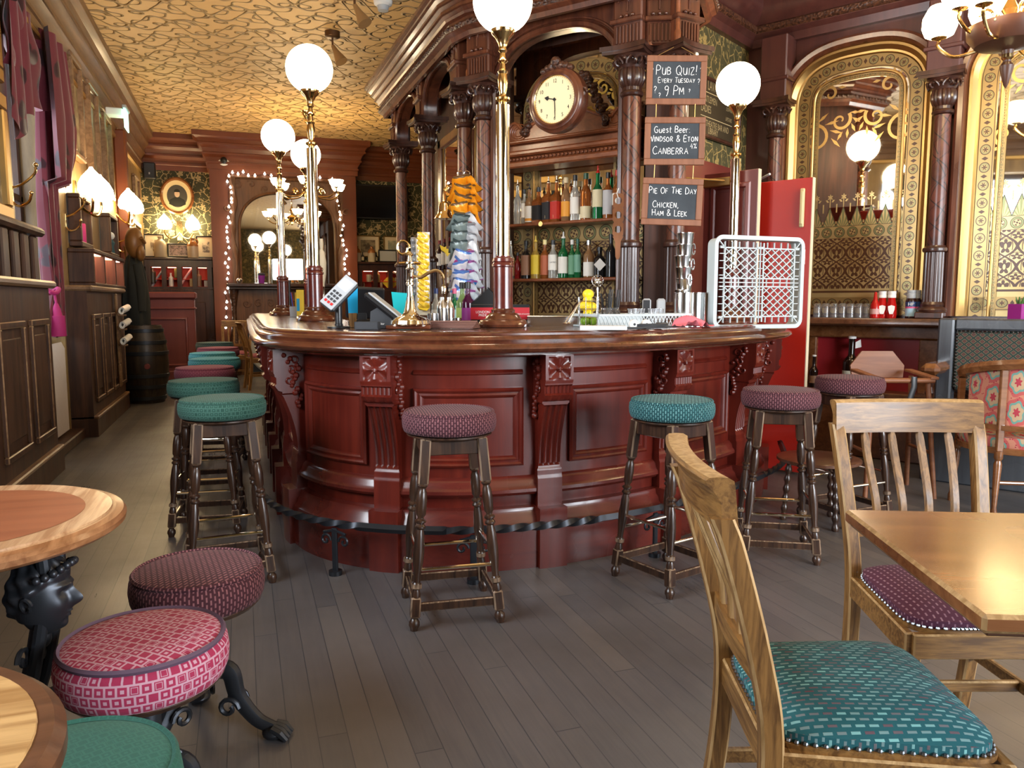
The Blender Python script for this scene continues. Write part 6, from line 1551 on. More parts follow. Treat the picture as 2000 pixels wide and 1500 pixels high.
for col, u0 in enumerate((896, 916)):
    for k in range(13):
        v = 362+k*18.5; kk = k
        if v < 430: kind, gl = 'orange', 'bright orange crisp packet on the hanging strips, near the top'
        elif v < 510: kind, gl = (('grey', 'grey crisp packet with dark print, middle left of the hanging strips') if col == 0 else ('redw', 'white and red crisp packet, middle right of the hanging strips'))
        else: kind, gl = (('pink', 'white and pink crisp packet, lower left of the hanging strips') if col == 0 else ('blue', 'white and blue crisp packet, lower right of the hanging strips'))
        q = att(u0+col*(2+.6*k*.5)+random.uniform(-2, 2), v, stT+.04*col-.01*(k % 2)); packet(kind, gl, q, -YAW+(.45 if col == 0 else -.55)+random.uniform(-.12, .12), random.uniform(.45, .95), gl.split(',')[0].replace('packet', 'packets'))
g = MB()
for u0 in (899, 918): g.tube([att(u0, 345, stT+.05), att(u0+2, 590, stT+.05)], .004, 6)
for u0 in (899, 912): g.tube([att(u0+math.cos(i*.5)*6, 340-6*sin(i*.5), stT+.02) for i in range(9)], .003, 6)
tag(g.build('hanging_strip', M['steel']), 'steel hooks and strips holding the crisp packets in front of the column', 'rack')
# second strip: small gold snack packets
gp = None
gold = packet_mat('gold_white_snack_foil', (.72, .72, .70), (.70, .42, .03), (.78, .50, .03))
for k in range(14):
    for c in range(1):
        q = att(827+random.uniform(-1.5, 1.5), 462+k*10.4, 4.75)
        if gp is None:
            gp = thing('snack_packet', 'small gold and white snack packet on the card strip behind the brass tap', 'snack packet', q, -YAW+.2, 'gold snack packets on the card strip'); packet_geo(.075, .055, .012).build('bag', gold, gp, smooth=60)
            g = MB(); g.prism([(-.035, 0), (.035, 0), (.018, -.018), (-.010, -.012)], 0, .001, M=Matrix.Translation((0, -.014, -.012)) @ Matrix.Rotation(pi/2-.5, 4, 'X')); g.build('gold_flap', M['yellow'], gp)
        else: o = dup(gp, q, -YAW+random.uniform(-.1, .5)); o.rotation_euler = (random.uniform(.1, .4), 0, o.rotation_euler[2])
g = MB(); Ms = basis(att(827, 530, 4.77), (cos(-YAW), sin(-YAW), 0), (0, 0, 1)); g.box(-.045, .04, -.27, .20, 0, .003, M=Ms); g.box(-.035, .03, .20, .235, 0, .004, M=Ms); tag(g.build('snack_card', M['paper']), 'tall cream card strip carrying the gold snack packets', 'card strip')
q0 = att(811, 520, 4.85)
g = MB(); Ms = basis(q0, (cos(-YAW), sin(-YAW), 0), (0, 0, 1)); g.box(-.025, .025, -.18, .18, 0, .003, M=Ms); g.box(-.006, .006, -(q0.z-BCZ), -.18, 0, .003, M=Ms)
for k in range(9): g.ball((random.uniform(-.01, .01), -.16+k*.04, .012), .022, 10, 6, sz=.6, M=Ms)
tag(g.build('nut_strip', packet_mat('red_white_nut_foil', (.7, .68, .66), (.4, .05, .06), (.3, .3, .3))), 'narrow strip of red and white nut packets left of the gold snacks', 'snack strip')
# brass bell with clapper cord
b0 = att(868, 412, 5.35); t = thing('brass_bell', 'polished brass ship bell hanging in front of the column left of the crisps', 'bell', b0)
g = MB(); g.lathe([(.072, -.055), (.070, -.048), (.052, -.025), (.043, .0), (.040, .03), (.036, .050), (.022, .062), (.012, .066), (.012, .08)], 36); g.lathe([(.068, -.054), (.045, -.02), (.036, .03), (.0001, .05)], 36, cap=False); g.build('bell_body', M['brass'], t)
g = MB(); g.tube(smoothpath([(0, 0, .075), (.0, 0, .12), (.02, .0, .165), (.06, .02, .185), (.13, .05, .18)], 6), [.014]*10+[.010]*15, 10); g.build('bracket', M['brass'], t)
g = MB(); g.tube([(.015, 0, -.05), (.015, 0, -.09), (.018, -.005, -.26)], [.006, .011, .010], 8); g.build('clapper_cord', flat('brown_cord', (.16, .09, .05), .9), t)
g = MB(); g.prism([(-.055, .03), (-.045, -.005), (-.02, -.02), (0, -.05), (.02, -.02), (.045, -.005), (.055, .02), (.02, .015), (0, .03), (-.02, .015)], -.003, .003, M=Matrix.Translation((.018, -.005, -.265)) @ Matrix.Rotation(pi/2, 4, 'X')); g.build('yellow_bow', M['yellow'], t)
# small white drawer chest etc are hidden; the back mirror spot
# ================================================================ things standing on the bar
def bt(u, t_, z=TOPZ): q = att(u, 640, t_); return Vector((q.x, q.y, z))
# drinks crate leaning upright at the right end
cr = thing('glass_crate', 'pale blue-grey plastic glass-washer crate standing on its side at the right end of the bar', 'crate')
c0 = atz(1392, 634, TOPZ); tq = 4.12
c0 = bt(1399, 4.16); c1 = bt(1560, 4.36); al = (c1-c0); L = al.length; al.normalize(); out = Vector((al.y, -al.x, 0)); Mc = Matrix(((al.x, 0, out.x, c0.x), (al.y, 0, out.y, c0.y), (0, 1, 0, TOPZ), (0, 0, 0, 1)))
S_ = L; HH = .462; D_ = .085
g = MB(); r = .03
P = []
for (cx, cy, a0) in ((S_-r, r, -pi/2), (S_-r, HH-r, 0), (r, HH-r, pi/2), (r, r, pi)):
    for i in range(6): a = a0+pi/2*i/5; P.append((cx+r*cos(a), cy+r*sin(a)))
g.sweep([(0, -D_), (.0, 0), (.010, .0), (.022, 0), (.022, -.008), (.008, -.008), (.008, -D_), (0, -D_)], P[::1], closed=True, M=Mc); g.build('rim', M['crate'], cr)
g = MB(); b = .0055
def bb(x0, y0, x1, y1, w=b, zz=-.002):
    d = Vector((x1-x0, y1-y0)); Ln = d.length; a = atan2(d.y, d.x); g.box(0, Ln, -w/2, w/2, zz-.010, zz, 0, M=Mc @ Matrix.Translation((x0, y0, 0)) @ Matrix.Rotation(a, 4, 'Z'))
m = .045; cxm = S_/2; cym = HH/2; gp_ = .022
for x in (m, cxm-gp_, cxm+gp_, S_-m): bb(x, .015, x, HH-.015, .007)
for y in (m, cym-gp_, cym+gp_, HH-m): bb(.015, y, S_-.015, y, .007)
bb(cxm, m, cxm, HH-m); bb(m, cym, S_-m, cym)
for (xa, xb) in ((m, cxm-gp_), (cxm+gp_, S_-m)):
    for (ya, yb) in ((m, cym-gp_), (cym+gp_, HH-m)):
        W_ = xb-xa; Hh = yb-ya; nn = 4
        for k in range(-nn+1, nn):
            f = k/nn
            x0, y0 = (xa+max(0, f)*W_, ya+max(0, -f)*Hh); x1, y1 = (xb+min(0, f)*W_, yb-max(0, f)*Hh)
            bb(x0, y0, x1, y1, .0045, -.003); bb(xa+xb-x0, y0, xa+xb-x1, y1, .0045, -.006)
for k in range(1, 12):
    x = S_*k/12
    for (ya, yb) in ((.012, m), (HH-m, HH-.012), (cym-gp_, cym+gp_)): bb(x, ya, x, yb, .004)
    y = HH*k/12
    for (xa, xb) in ((.012, m), (S_-m, S_-.012), (cxm-gp_, cxm+gp_)): bb(xa, y, xb, y, .004)
for (x, y, x2, y2) in ((.01, .01, m, m), (S_-.01, .01, S_-m, m), (.01, HH-.01, m, HH-m), (S_-.01, HH-.01, S_-m, HH-m)): bb(x, y, x2, y2, .005)
g.build('lattice_base', M['crate'], cr)
# second crate lying flat with glasses
ca = bt(1168, 3.78); cb = bt(1352, 4.02); al = (cb-ca); L = al.length; al.normalize(); out = Vector((al.y, -al.x, 0)); 
t = thing('glass_crate', 'low pale plastic crate lying flat on the bar, holding a few glasses', 'crate'); Mf = Matrix(((al.x, -out.x, 0, ca.x), (al.y, -out.y, 0, ca.y), (0, 0, 1, TOPZ), (0, 0, 0, 1)))
g = MB()
for (x0, x1, y0, y1) in ((0, L, 0, .006), (0, L, .244, .25), (0, .006, 0, .25), (L-.006, L, 0, .25)):
    g.box(x0, x1, y0, y1, 0, .008, M=Mf); g.box(x0-.002, x1+.002, y0-.002, y1+.002, .052, .066, .002, M=Mf)
g.box(0, L, 0, .25, 0, .004, M=Mf); g.build('crate_rim', M['crate'], t)
g = MB()
for k in range(26):
    x = L*k/26; dd = L/26
    g.add([(x, -.001, .006), (x+.005, -.001, .006), (x+dd+.005, -.001, .054), (x+dd, -.001, .054)], [(0, 1, 2, 3)], M=Mf); g.add([(x+dd, -.002, .006), (x+dd+.005, -.002, .006), (x+.005, -.002, .054), (x, -.002, .054)], [(0, 1, 2, 3)], M=Mf)
g.box(0, L*.45, .001, .004, .006, .054, M=Mf)
g.build('lattice_side', M['crate'], t, smooth=0)
tg = None; fl = ['leftmost tumbler in the flat crate', 'tumbler just right of the leftmost one in the flat crate', 'tumbler in the flat crate beside the silver phone', 'tumbler in the flat crate nearest the pink cloth']
for k, (x, y) in enumerate(((.26, .08), (.32, .12), (.385, .08), (.44, .12))):
    q = Mf @ Vector((x, y, .005))
    if tg is None:
        tg = thing('glass_tumbler', fl[0], 'glass', q, 0, 'glasses in the flat crate'); g = MB(); g.lathe([(.024, 0), (.031, .085), (.029, .085), (.022, .008), (.0001, .008)], 20); g.build('bowl', glassc, tg)
        g = MB(); g.lathe([(.0315, .083), (.0315, .087), (.0285, .087)], 20); g.build('rim', glassc, tg)
    else: dup(tg, q, 0, fl[k])
# cordless phones
for u, t_, sc, nm in ((1262, 4.20, M['dgrey'], 'dark cordless phone handset standing behind the flat crate'), (1290, 4.20, M['lgrey'], 'silver cordless phone handset standing behind the flat crate, right one')):
    q = bt(u, t_); t = thing('cordless_phone', nm, 'phone', q, -YAW-.2); R_ = Matrix.Rotation(-.12, 4, 'X'); g = MB()
    g.box(-.024, .024, -.010, .012, .0, .145, .010, M=R_); g.build('handset', M['lgrey'], t); g = MB(); g.box(-.018, .018, -.0115, -.0095, .02, .135, .001, M=R_); g.build('keypad', sc, t)
    g = MB(); g.box(-.035, .035, -.03, .035, 0, .022, .006); g.build('cradle', M['black'], t)
# papers, pad and tools in front
q = bt(1178, 3.50); t = thing('paper_pad', 'white order pad lying at the front edge of the bar', 'paper', q, -YAW-.08); g = MB(); g.box(-.105, .105, -.05, .05, 0, .018, .002); g.build('sheets', M['white'], t)
q = bt(1272, 3.62); t = thing('cable_coil', 'dark coiled cable and card reader lead in front of the flat crate', 'cable', q, 0); g = MB(); g.tube([(.05*cos(i*.35)*1.7, .03*sin(i*.35), .008+.0004*i) for i in range(40)], .006, 8); g.tube([(-.16, -.02, .006), (-.08, -.03, .006), (0, -.03, .008), (.09, -.02, .01)], .005, 8); g.build('lead', M['dgrey'], t)
for k, u in enumerate((1238, 1262)):
    q = bt(u, 3.60+.02*k); t = thing('paper_roll', ['left white till roll lying before the crate', 'right white till roll lying before the crate'][k], 'till roll', (q.x, q.y, TOPZ+.022), -YAW); g = MB(); g.lathe([(.022, -.02), (.022, .02)], 24, M=Matrix.Rotation(pi/2, 4, 'X')); g.build('roll', M['white'], t); g = MB(); g.lathe([(.006, -.021), (.006, .021)], 12, M=Matrix.Rotation(pi/2, 4, 'X')); g.build('core', M['dgrey'], t)
q = bt(1352, 3.92); t = thing('pink_cloth', 'crumpled pink bar cloth draped beside the upright crate', 'cloth', q, 0); g = MB()
g.grid(lambda u, v: ((u-.5)*.17, (v-.5)*.14, max(.003, .055*sin(pi*min(1, u*1.15))*(.6+.4*sin(v*7+u*9))*(1-u*.3)+.012*sin(u*20+v*11))), 22, 18); g.build('folds', M['pinkc'], t, smooth=80)
# steel bin and stacked shakers
bn2 = thing('steel_bin', 'row of ribbed stainless steel bins behind the pink cloth', 'bin', bt(1352, 4.20), 0)
g = MB()
for k in range(3): g.lathe([(.050, 0), (.052, .17), (.054, .172), (.054, .176)], 24, (-.06+.085*k, .02*k, 0))
g.build('bin_wall', M['steel'], bn2)
t = thing('shaker_stack', 'tall leaning stack of steel cocktail tins and strainers against the gantry', 'cocktail tins', bt(1333, 4.28), 0)
for k in range(6):
    g = MB(); z = .10+.062*k; g.lathe([(.036, z), (.046, z+.085), (.048, z+.088), (.048, z+.092)], 24, (.006*sin(k*1.7), .004*cos(k*2), 0)); g.build('tin', M['steel'], t)
g = MB(); g.lathe([(.038, 0), (.040, .11)], 24); g.build('base_tin', M['steel'], t)
for k in range(4):
    a = -1.9+.5*k; zz = .16+.085*k; g = MB(); g.tube([(.05*cos(a)+.016*cos(b_*.6)*.6, .05*sin(a), zz+.03*sin(b_*.6)) for b_ in range(11)], .004, 6); g.build('handle', M['steel'], t)
# lemons in a wire rack, strainer, straws, jars, tongs
lr = thing('fruit_rack', 'wire rack of stacked lemons and limes on the bar', 'rack', bt(1148, 3.95), -YAW)
g = MB()
for z in (.005, .05, .09, .13): g.tube([(.045*c, .045*s, z) for c, s in ((-1, -1), (1, -1), (1, 1), (-1, 1), (-1, -1))], .0022, 5)
for sx in (-1, -.33, .33, 1):
    for sy in (-1, 1): g.rod((.045*sx, .045*sy, 0), (.048*sx, .048*sy, .15), .0022, 5); g.rod((.045*sy, .045*sx, 0), (.048*sy, .048*sx, .15), .0022, 5)
g.build('wire_frame', M['steel'], lr)
lem = None; lbq = ['topmost lemon in the wire rack', 'lemon second from the top of the wire rack', 'left lemon in the middle of the wire rack', 'right lemon in the middle of the wire rack', 'lemon low in the rack just above the limes']
for k, (dx, z, ) in enumerate(((0, .165), (0, .135), (-.016, .105), (.018, .10), (0, .065))):
    q = bt(1148, 3.95, TOPZ+z); 
    if lem is None: 
        lem = thing('lemon', lbq[0], 'lemon', q, .4, 'lemons in the wire rack'); g = MB(); g.ball((0, 0, 0), .026, 18, 12, sz=1.0, sx=1.25); g.build('rind', M['lemon'], lem, smooth=180); g = MB(); g.ball((.033, 0, 0), .005, 8, 6); g.build('stem_end', M['lime'], lem)
    else: dup(lem, q+Vector((dx, 0, 0)), .4+k, lbq[k])
for k, dx in enumerate((-.020, .022)):
    q = bt(1148, 3.95, TOPZ+.028)+Vector((dx, -.01, 0)); g = MB(); g.ball((0, 0, 0), .024, 16, 10, sz=.95); o = g.build('lime', M['lime'], None, smooth=180, loc=q); tag(o, ['left lime at the bottom of the wire rack', 'right lime at the bottom of the wire rack'][k], 'lime', 'limes in the wire rack')
q = bt(1166, 4.02); t = thing('bar_strainer', 'round wire strainer on a tall handle beside the lemon rack', 'strainer', q, -YAW); g = MB(); g.rod((0, 0, 0), (0, 0, .20), .004, 8); g.build('handle', M['steel'], t)
g = MB()
for k in range(7): g.tube([(.030*cos(a*.4), 0+.006*k-.018, .235+.030*sin(a*.4)) for a in range(17)], .0016, 5) if k == 3 else g.tube([(.030*cos(k*pi/7)*cos(a*.4), .022*sin(a*.4)*1.0, .235+.030*sin(k*pi/7)*cos(a*.4)) for a in range(17)], .0016, 5)
g.build('wire_head', M['steel'], t)
for k, (u, nm) in enumerate(((1184, 'left glass jar packed with black straws'), (1199, 'right glass jar packed with black straws'))):
    q = bt(u, 4.05+.03*k); t = thing('straw_jar', nm, 'jar', q, 0, 'jars of straws'); g = MB(); g.lathe([(.028, 0), (.032, .01), (.032, .075), (.026, .085), (.027, .095)], 24, cap=False); g.lathe([(.028, 0), (.0001, .002)], 24, cap=False); g.build('jar_glass', glassc, t)
    for j in range(9): a = j*2.4; g = MB(); g.rod((.012*cos(a), .012*sin(a), .01), (.034*cos(a), .03*sin(a), .15+.02*(j % 3)), .003, 6); g.build('straw', M['black'], t)
q = bt(1128, 3.86); t = thing('bar_spoons', 'pair of long steel bar spoons leaning left of the lemon rack', 'bar spoons', q, 0)
for k in range(2): g = MB(); g.rod((-.07+.02*k, 0, .02+.0*k), (.02, .02, .125), .003, 6); g.ball((-.07+.02*k, 0, .02), .012, 10, 6, sz=.5); g.build('spoon', M['steel'], t)
q = bt(1078, 4.05, TOPZ-.02); t = thing('steel_sink', 'shallow stainless steel trough set behind the bar front', 'sink', q, -YAW-.1); g = MB(); g.box(-.13, .16, -.01, .01, 0, .070, .003); g.box(-.13, .16, -.02, .30, .066, .072, .002); g.build('steel_front', M['steel'], t)
# beer box, menus, cocktail tins near the middle
bx_ = thing('beer_box', 'black cardboard beer display box with a red band, behind the nearest lamp', 'box', bt(978, 4.25), -YAW+.05)
g = MB(); g.box(-.165, .155, -.05, .05, 0, .112, .002); g.build('carton', M['black'], bx_)
g = MB(); g.box(-.166, .156, -.0515, .0515, .03, .095, 0); g.build('red_band', M['redcard'], bx_)
g = MB(); P = [(-.165, .112), (-.07, .20), (.02, .112)]; g.prism(P, -.045, -.035, M=Matrix.Rotation(pi/2, 4, 'X')); g.prism([(-.165, .112), (-.07, .20), (.02, .112)], .035, .045, M=Matrix.Rotation(pi/2, 4, 'X')); g.bar((-.165, 0, .114), (-.07, 0, .205), .09, .003, side=(0, 1, 0)); g.bar((-.07, 0, .205), (.02, 0, .114), .09, .003, side=(0, 1, 0)); g.build('folded_lid', M['black'], bx_)
g = MB()
for body, y, s_ in (('LONDON', .070, .019), ('PRIDE', .053, .019)): vs, fs = textgeo(body, s_); g.add([(x*.9, yy, z) for x, yy, z in vs], fs, M=Matrix.Translation((-.100, -.052, y)) @ Matrix.Rotation(pi/2, 4, 'X'))
vs, fs = textgeo('Made of London', .014, shear=.3); g.add(vs, fs, M=Matrix.Translation((.120, -.052, .06)) @ Matrix.Scale(.75, 4) @ Matrix.Rotation(pi/2, 4, 'X'))
g.build('lettering', M['white'], bx_, smooth=0)
q = bt(880, 3.72); t = thing('menu_stack', 'fanned stack of brown menus lying on the bar right of the brass tap', 'menus', q, -YAW-.12)
for k in range(6): g = MB(); g.box(-.13, .13, -.07, .07, .006*k, .006*k+.005, .001, M=Matrix.Rotation(.05*k-.1, 4, 'Z')); g.build('menu', wood('brown_menu_card', (.14, .06, .045), (.24, .11, .08), .5, 0, 1, 0, .6, .1), t)
q = bt(851, 3.98); st0 = None
for k, (u, h, nm) in enumerate(((845, .085, 'left plain steel shaker tin by the brass tap spout'), (864, .12, 'tall steel shaker tin with a domed lid below the spout'), (878, .12, 'steel shaker tin right of the tall one'), (892, .055, 'small steel cup nearest the cordial bottles'))):
    q = bt(u, 4.0); t = thing('shaker_tin', nm, 'shaker', q, 0, 'steel tins on the bar'); g = MB(); g.lathe([(.024, 0), (.027, h*.75), (.027, h*.78)], 24); g.build('tin', M['steel'], t)
    if h > .1: g = MB(); g.lathe([(.027, h*.78), (.022, h*.95), (.012, h*1.1), (.012, h*1.25), (.004, h*1.28)], 20); g.build('lid', M['steel'], t)
# brass beer fountain
ft = thing('brass_beer_tap', 'ornate brass beer fountain with a long curved spout and scrolled handle', 'beer tap', bt(802, 3.62), -YAW)
g = MB(); g.box(-.11, .10, -.06, .06, 0, .018, .004); g.build('drip_plinth', [M['top'], M['lgrey']], ft)
g = MB(); g.lathe([(.085, .018), (.090, .024), (.086, .040), (.070, .052), (.045, .060), (.032, .075), (.026, .10), (.020, .13), (.015, .16), (.013, .20), (.020, .206), (.020, .214), (.014, .22)], 48, fn=lambda a, z: 1+(.07*abs(cos(a*6)) if z < .056 else 0)); g.build('fluted_base', M['brassp'], ft)
g = MB(); g.lathe([(.014, .22), (.019, .225), (.019, .275), (.022, .28), (.014, .285), (.012, .30), (.026, .305), (.026, .31), (.012, .315), (.010, .335), (.018, .345), (.006, .36)], 24); g.build('valve_body', M['brassp'], ft)
g = MB(); g.tube(smoothpath([(.015, 0, .245), (.05, 0, .240), (.09, 0, .262), (.125, 0, .272), (.150, 0, .255), (.160, 0, .215), (.158, 0, .19)], 6), [.008]*37, 10); g.lathe([(.010, .165), (.013, .19), (.009, .20)], 16, (.158, 0, 0)); g.build('spout', M['brassp'], ft)
g = MB(); g.tube([(-.03+.030*cos(i*.45)*(1-.02*i), 0, .375+.036*sin(i*.45)*(1-.02*i)) for i in range(15)], .006, 8); g.tube([(-.05, 0, .305), (.0, 0, .308), (.05, 0, .305)], .007, 8); g.build('scroll_handle', M['brass'], ft)
# turquoise menu holder, card terminals, tills
q = bt(788, 4.25); t = thing('turquoise_folders', 'bundle of bright turquoise folders standing behind the till', 'folders', q, -YAW+.1)
for k in range(3): g = MB(); g.prism([(-.042, 0), (.040, 0), (.060, .17), (-.062, .18)], -.01+.012*k, -.004+.012*k, M=Matrix.Rotation(pi/2, 4, 'X')); g.build('folder', M['cyan'] if k != 1 else M['lgrey'], t)
q = bt(662, 3.72); t = thing('card_reader', 'grey card payment terminal with lit screen tilted on a black stand', 'card reader', q, -YAW+.55)
g = MB(); g.lathe([(.055, 0), (.055, .008), (.02, .012), (.02, .02), (.017, .022), (.017, .13), (.012, .15)], 24); g.build('stand', M['black'], t)
Rr = Matrix.Translation((0, -.02, .165)) @ Matrix.Rotation(-.9, 4, 'Z') @ Matrix.Rotation(.60, 4, 'Y') @ Matrix.Rotation(radians(58), 4, 'X'); g = MB(); g.box(-.042, .042, -.095, .095, -.022, .016, .012, M=Rr); cs_ = g.build('casing', M['dgrey'], t)
g = MB(); g.box(-.038, .038, -.092, .092, .014, .019, .003, M=Rr); g.build('faceplate', M['lgrey'], t)
g = MB(); g.box(-.028, .028, .02, .075, .019, .0205, 0, M=Rr); g.build('screen', MT('lit_lcd', .2, 0, (.45, .55, .70), emis=(.55, .7, 1), es=.5).m, cs_)
g = MB()
for i in range(3):
    for j in range(4): g.box(-.026+i*.019, -.012+i*.019, -.075+j*.02, -.062+j*.02, .019, .0225, .002, M=Rr, mi=1 if j == 0 else 0)
g.build('keys', [M['dgrey'], M['red2']], cs_)
q = bt(690, 3.86); t = thing('blue_card_holder', 'bright blue card in a wooden block beside the card reader', 'card', q, -YAW+.2); g = MB(); g.prism([(-.022, .065), (.024, .065), (.026, .20), (.015, .215), (-.026, .17)], 0, .01, M=Matrix.Rotation(pi/2, 4, 'X')); g.build('blue_card', M['blue'], t); g = MB(); g.prism([(-.018, 0), (.012, 0), (.020, .07), (-.022, .07)], -.004, .016, M=Matrix.Rotation(pi/2, 4, 'X')); g.build('wooden_block', M['oak'], t)
q = bt(712, 3.98); t = thing('till_terminal', 'black till monitor seen from behind, tilted back on its base', 'till', q, -YAW+.15)
g = MB(); g.box(-.08, .075, -.05, .05, 0, .035, .008); g.bar((-.01, 0, .03), (-.01, .01, .14), .05, .04, side=(1, 0, 0)); g.build('base', M['black'], t)
g = MB(); g.box(-.095, .10, -.012, .012, -.02, .15, .008, M=Matrix.Translation((0, .0, .06)) @ Matrix.Rotation(.35, 4, 'X') @ Matrix.Rotation(.05, 4, 'Y')); g.build('monitor', M['black'], t)
q = bt(750, 3.72); t = thing('till_terminal', 'angled dark till screen with a silver edge, left of the brass tap', 'till', q, -YAW)
g = MB(); g.prism([(-.06, 0), (.06, 0), (.07, .02), (.04, .05), (-.02, .10), (-.055, .08)], -.05, .05, M=Matrix.Rotation(pi/2, 4, 'X')); g.build('stand', M['dgrey'], t)
g = MB(); g.bar((-.078, 0, .165), (.085, 0, .035), .032, .15, 0, .012, side=(0, 0, 1)); g.build('screen_housing', M['black'], t); g = MB(); g.bar((-.060, 0, .170), (.085, 0, .055), .008, .145, 0, .003, side=(0, 0, 1)); g.build('silver_edge', M['lgrey'], t)
vs, fs = textgeo('BlueStar', .014); g = MB(); g.add(vs, fs, M=Matrix.Translation((-.012, -.051, .022)) @ Matrix.Rotation(pi/2, 4, 'X')); g.build('lettering', M['white'], t, smooth=0)
q = bt(718, 3.56); t = thing('tip_tray', 'small grey rectangular tray on the bar before the tills', 'tray', q, -YAW); g = MB(); g.box(-.055, .055, -.035, .035, 0, .004); 
for a in ((-.055, .055, -.035, -.03), (-.055, .055, .03, .035), (-.055, -.05, -.035, .035), (.05, .055, -.035, .035)): g.box(a[0], a[1], a[2], a[3], 0, .035, .001)
g.build('tray_sides', M['dgrey'], t)
# far stretch of the bar: pencils pot, beer pump handles, lit screen
q = bt(577, 6.4); t = thing('pencil_pot', 'small pot of coloured pencils on the far left bar', 'pot', q, 0); g = MB(); g.lathe([(.04, 0), (.045, .085)], 20, cap=False); g.lathe([(.04, 0), (.0001, .001)], 20, cap=False); g.build('pot', M['lgrey'], t)
for k, c in enumerate(((.5, .02, .03), (.55, .03, .03), (.03, .1, .5), (.7, .5, .05), (.2, .02, .3))): g = MB(); g.rod((.01*cos(k*2), .01*sin(k*2), .01), (.034*cos(k*1.3+1), .03*sin(k*1.3+1), .20), .005, 6); g.build('pencil', flat('pencil_paint', c, .4), t)
q = bt(588, 6.2); t = thing('yellow_menu', 'narrow yellow and blue menu card standing behind the second lamp', 'menu card', q, -YAW); g = MB(); g.box(-.03, .03, -.004, .004, 0, .22, .001); g.build('card', M['yellow'], t); g = MB(); g.box(-.028, -.005, -.006, -.004, .05, .15); g.build('print', M['blue'], t)
q = bt(565, 7.75); t = thing('till_screen', 'glowing white till screen on the far part of the bar', 'screen', q, -YAW); g = MB(); g.box(-.15, .155, -.006, .012, .34, .55, .012); g.build('lit_panel', M['till'], t); g = MB(); g.lathe([(.07, 0), (.07, .01), (.018, .02), (.018, .36)], 20, (0, .03, 0)); g.build('stand', M['black'], t)
for k, (u, t_, c, nm) in enumerate(((619, 6.1, 'dark', 'tall black tap handle behind the second lamp'), (632, 5.9, 'gold', 'tall cream and gold tap handle right of the black one'))):
    q = bt(u, t_); t = thing('beer_pump', nm, 'beer pump', q, 0); g = MB(); g.lathe([(.03, 0), (.03, .02), (.018, .04), (.016, .22), (.02, .24)], 20); g.build('pump_body', M['brassp'] if k else M['black'], t); g = MB(); g.lathe([(.014, .24), (.030, .33), (.034, .42), (.022, .50), (.010, .52), (.014, .56), (.012, .60)], 20); g.build('handle', M['black'] if k == 0 else M['paper'], t)
# ================================================================ left wall
def framed(name, label, M4, w, h, d, fw, fm, art, mat=None, cat='picture', group=None, mount=.0, mm=None):
    t = thing(name, label, cat, (0, 0, 0), 0, group); g = MB()
    for a in ((-w/2, w/2, h/2-fw, h/2), (-w/2, w/2, -h/2, -h/2+fw), (-w/2, -w/2+fw, -h/2+fw, h/2-fw), (w/2-fw, w/2, -h/2+fw, h/2-fw)): g.box(a[0], a[1], a[2], a[3], 0, d, min(fw*.3, .01), M=M4)
    g.build('frame', fm, t)
    g = MB(); g.box(-w/2+fw*.9, w/2-fw*.9, -h/2+fw*.9, h/2-fw*.9, 0, d*.35, M=M4); g.build('mount' if mount else 'image', mm if mount else art, t, smooth=0)
    if mount: g = MB(); g.box(-w/2+fw+mount, w/2-fw-mount, -h/2+fw+mount, h/2-fw-mount, d*.35, d*.4, M=M4); g.build('image', art, t, smooth=0)
    return t
def artm(name, a, b, sc=6, c=None):
    t = MT(name, .5, 0, a); n = t.noise(t.coord('Object'), sc, 4, .6); k = t.mix(n.ss(.42, .58), a, b)
    if c: k = t.mix(t.vor(t.coord('Object'), sc*2).lt(.25), k, c)
    t.set('Base Color', k); return t.m
LW = lambda y, z, x=XL: wallM((x, y), (0, 1), (1, 0)) @ Matrix.Translation((0, z, 0))       # x along +Y, out = +X
art1 = artm('faded_print', (.45, .36, .20), (.22, .15, .07)); art2 = artm('dark_print', (.10, .07, .045), (.38, .30, .18)); art3 = artm('grey_photo', (.15, .14, .13), (.45, .42, .38), 14)
framed('framed_picture', 'large gilt-framed picture high on the left wall at the very edge', LW(5.55, 2.95), 1.0, .62, .05, .09, M['gold'], art1)
framed('framed_picture', 'large gilt-framed picture below the high one on the left wall, showing a lamp reflection', LW(5.50, 2.15), 1.05, .82, .06, .10, M['gold'], art2)
framed('framed_picture', 'tall narrow brown panel picture on the left wall just past the curtain', LW(8.55, 3.05), .50, .95, .07, .05, M['dadol'], art1)
framed('framed_picture', 'second tall narrow panel picture past the curtain, above the first wall lamp', LW(9.45, 3.00), .55, 1.0, .07, .05, M['dadol'], art1)
framed('framed_picture', 'third tall narrow panel picture, nearest the green exit sign', LW(10.35, 2.9), .50, .95, .07, .05, M['dadol'], art1)
framed('framed_picture', 'small dark framed photograph on the left wall under the second wall lamp', LW(11.55, 1.95), .55, .55, .04, .05, M['black'], art3, mount=.08, mm=M['white'])
framed('framed_picture', 'long gilt frame on the left wall just before the far corner', LW(12.9, 1.85), .8, 1.1, .05, .07, M['gold'], art2)
framed('framed_picture', 'pale framed picture high on the left wall by the far corner', LW(13.1, 2.85), .6, .5, .05, .04, M['dadol'], art1)
# wooden pilasters on the left wall
for y in (11.15,):
    g = MB(); g.box(XL, XL+.14, y, y+.20, DZ, 3.40, .02); g.box(XL, XL+.11, y+.26, y+.42, DZ, 3.35, .02); struct(g.build('wall_left_pilaster', M['breast']))
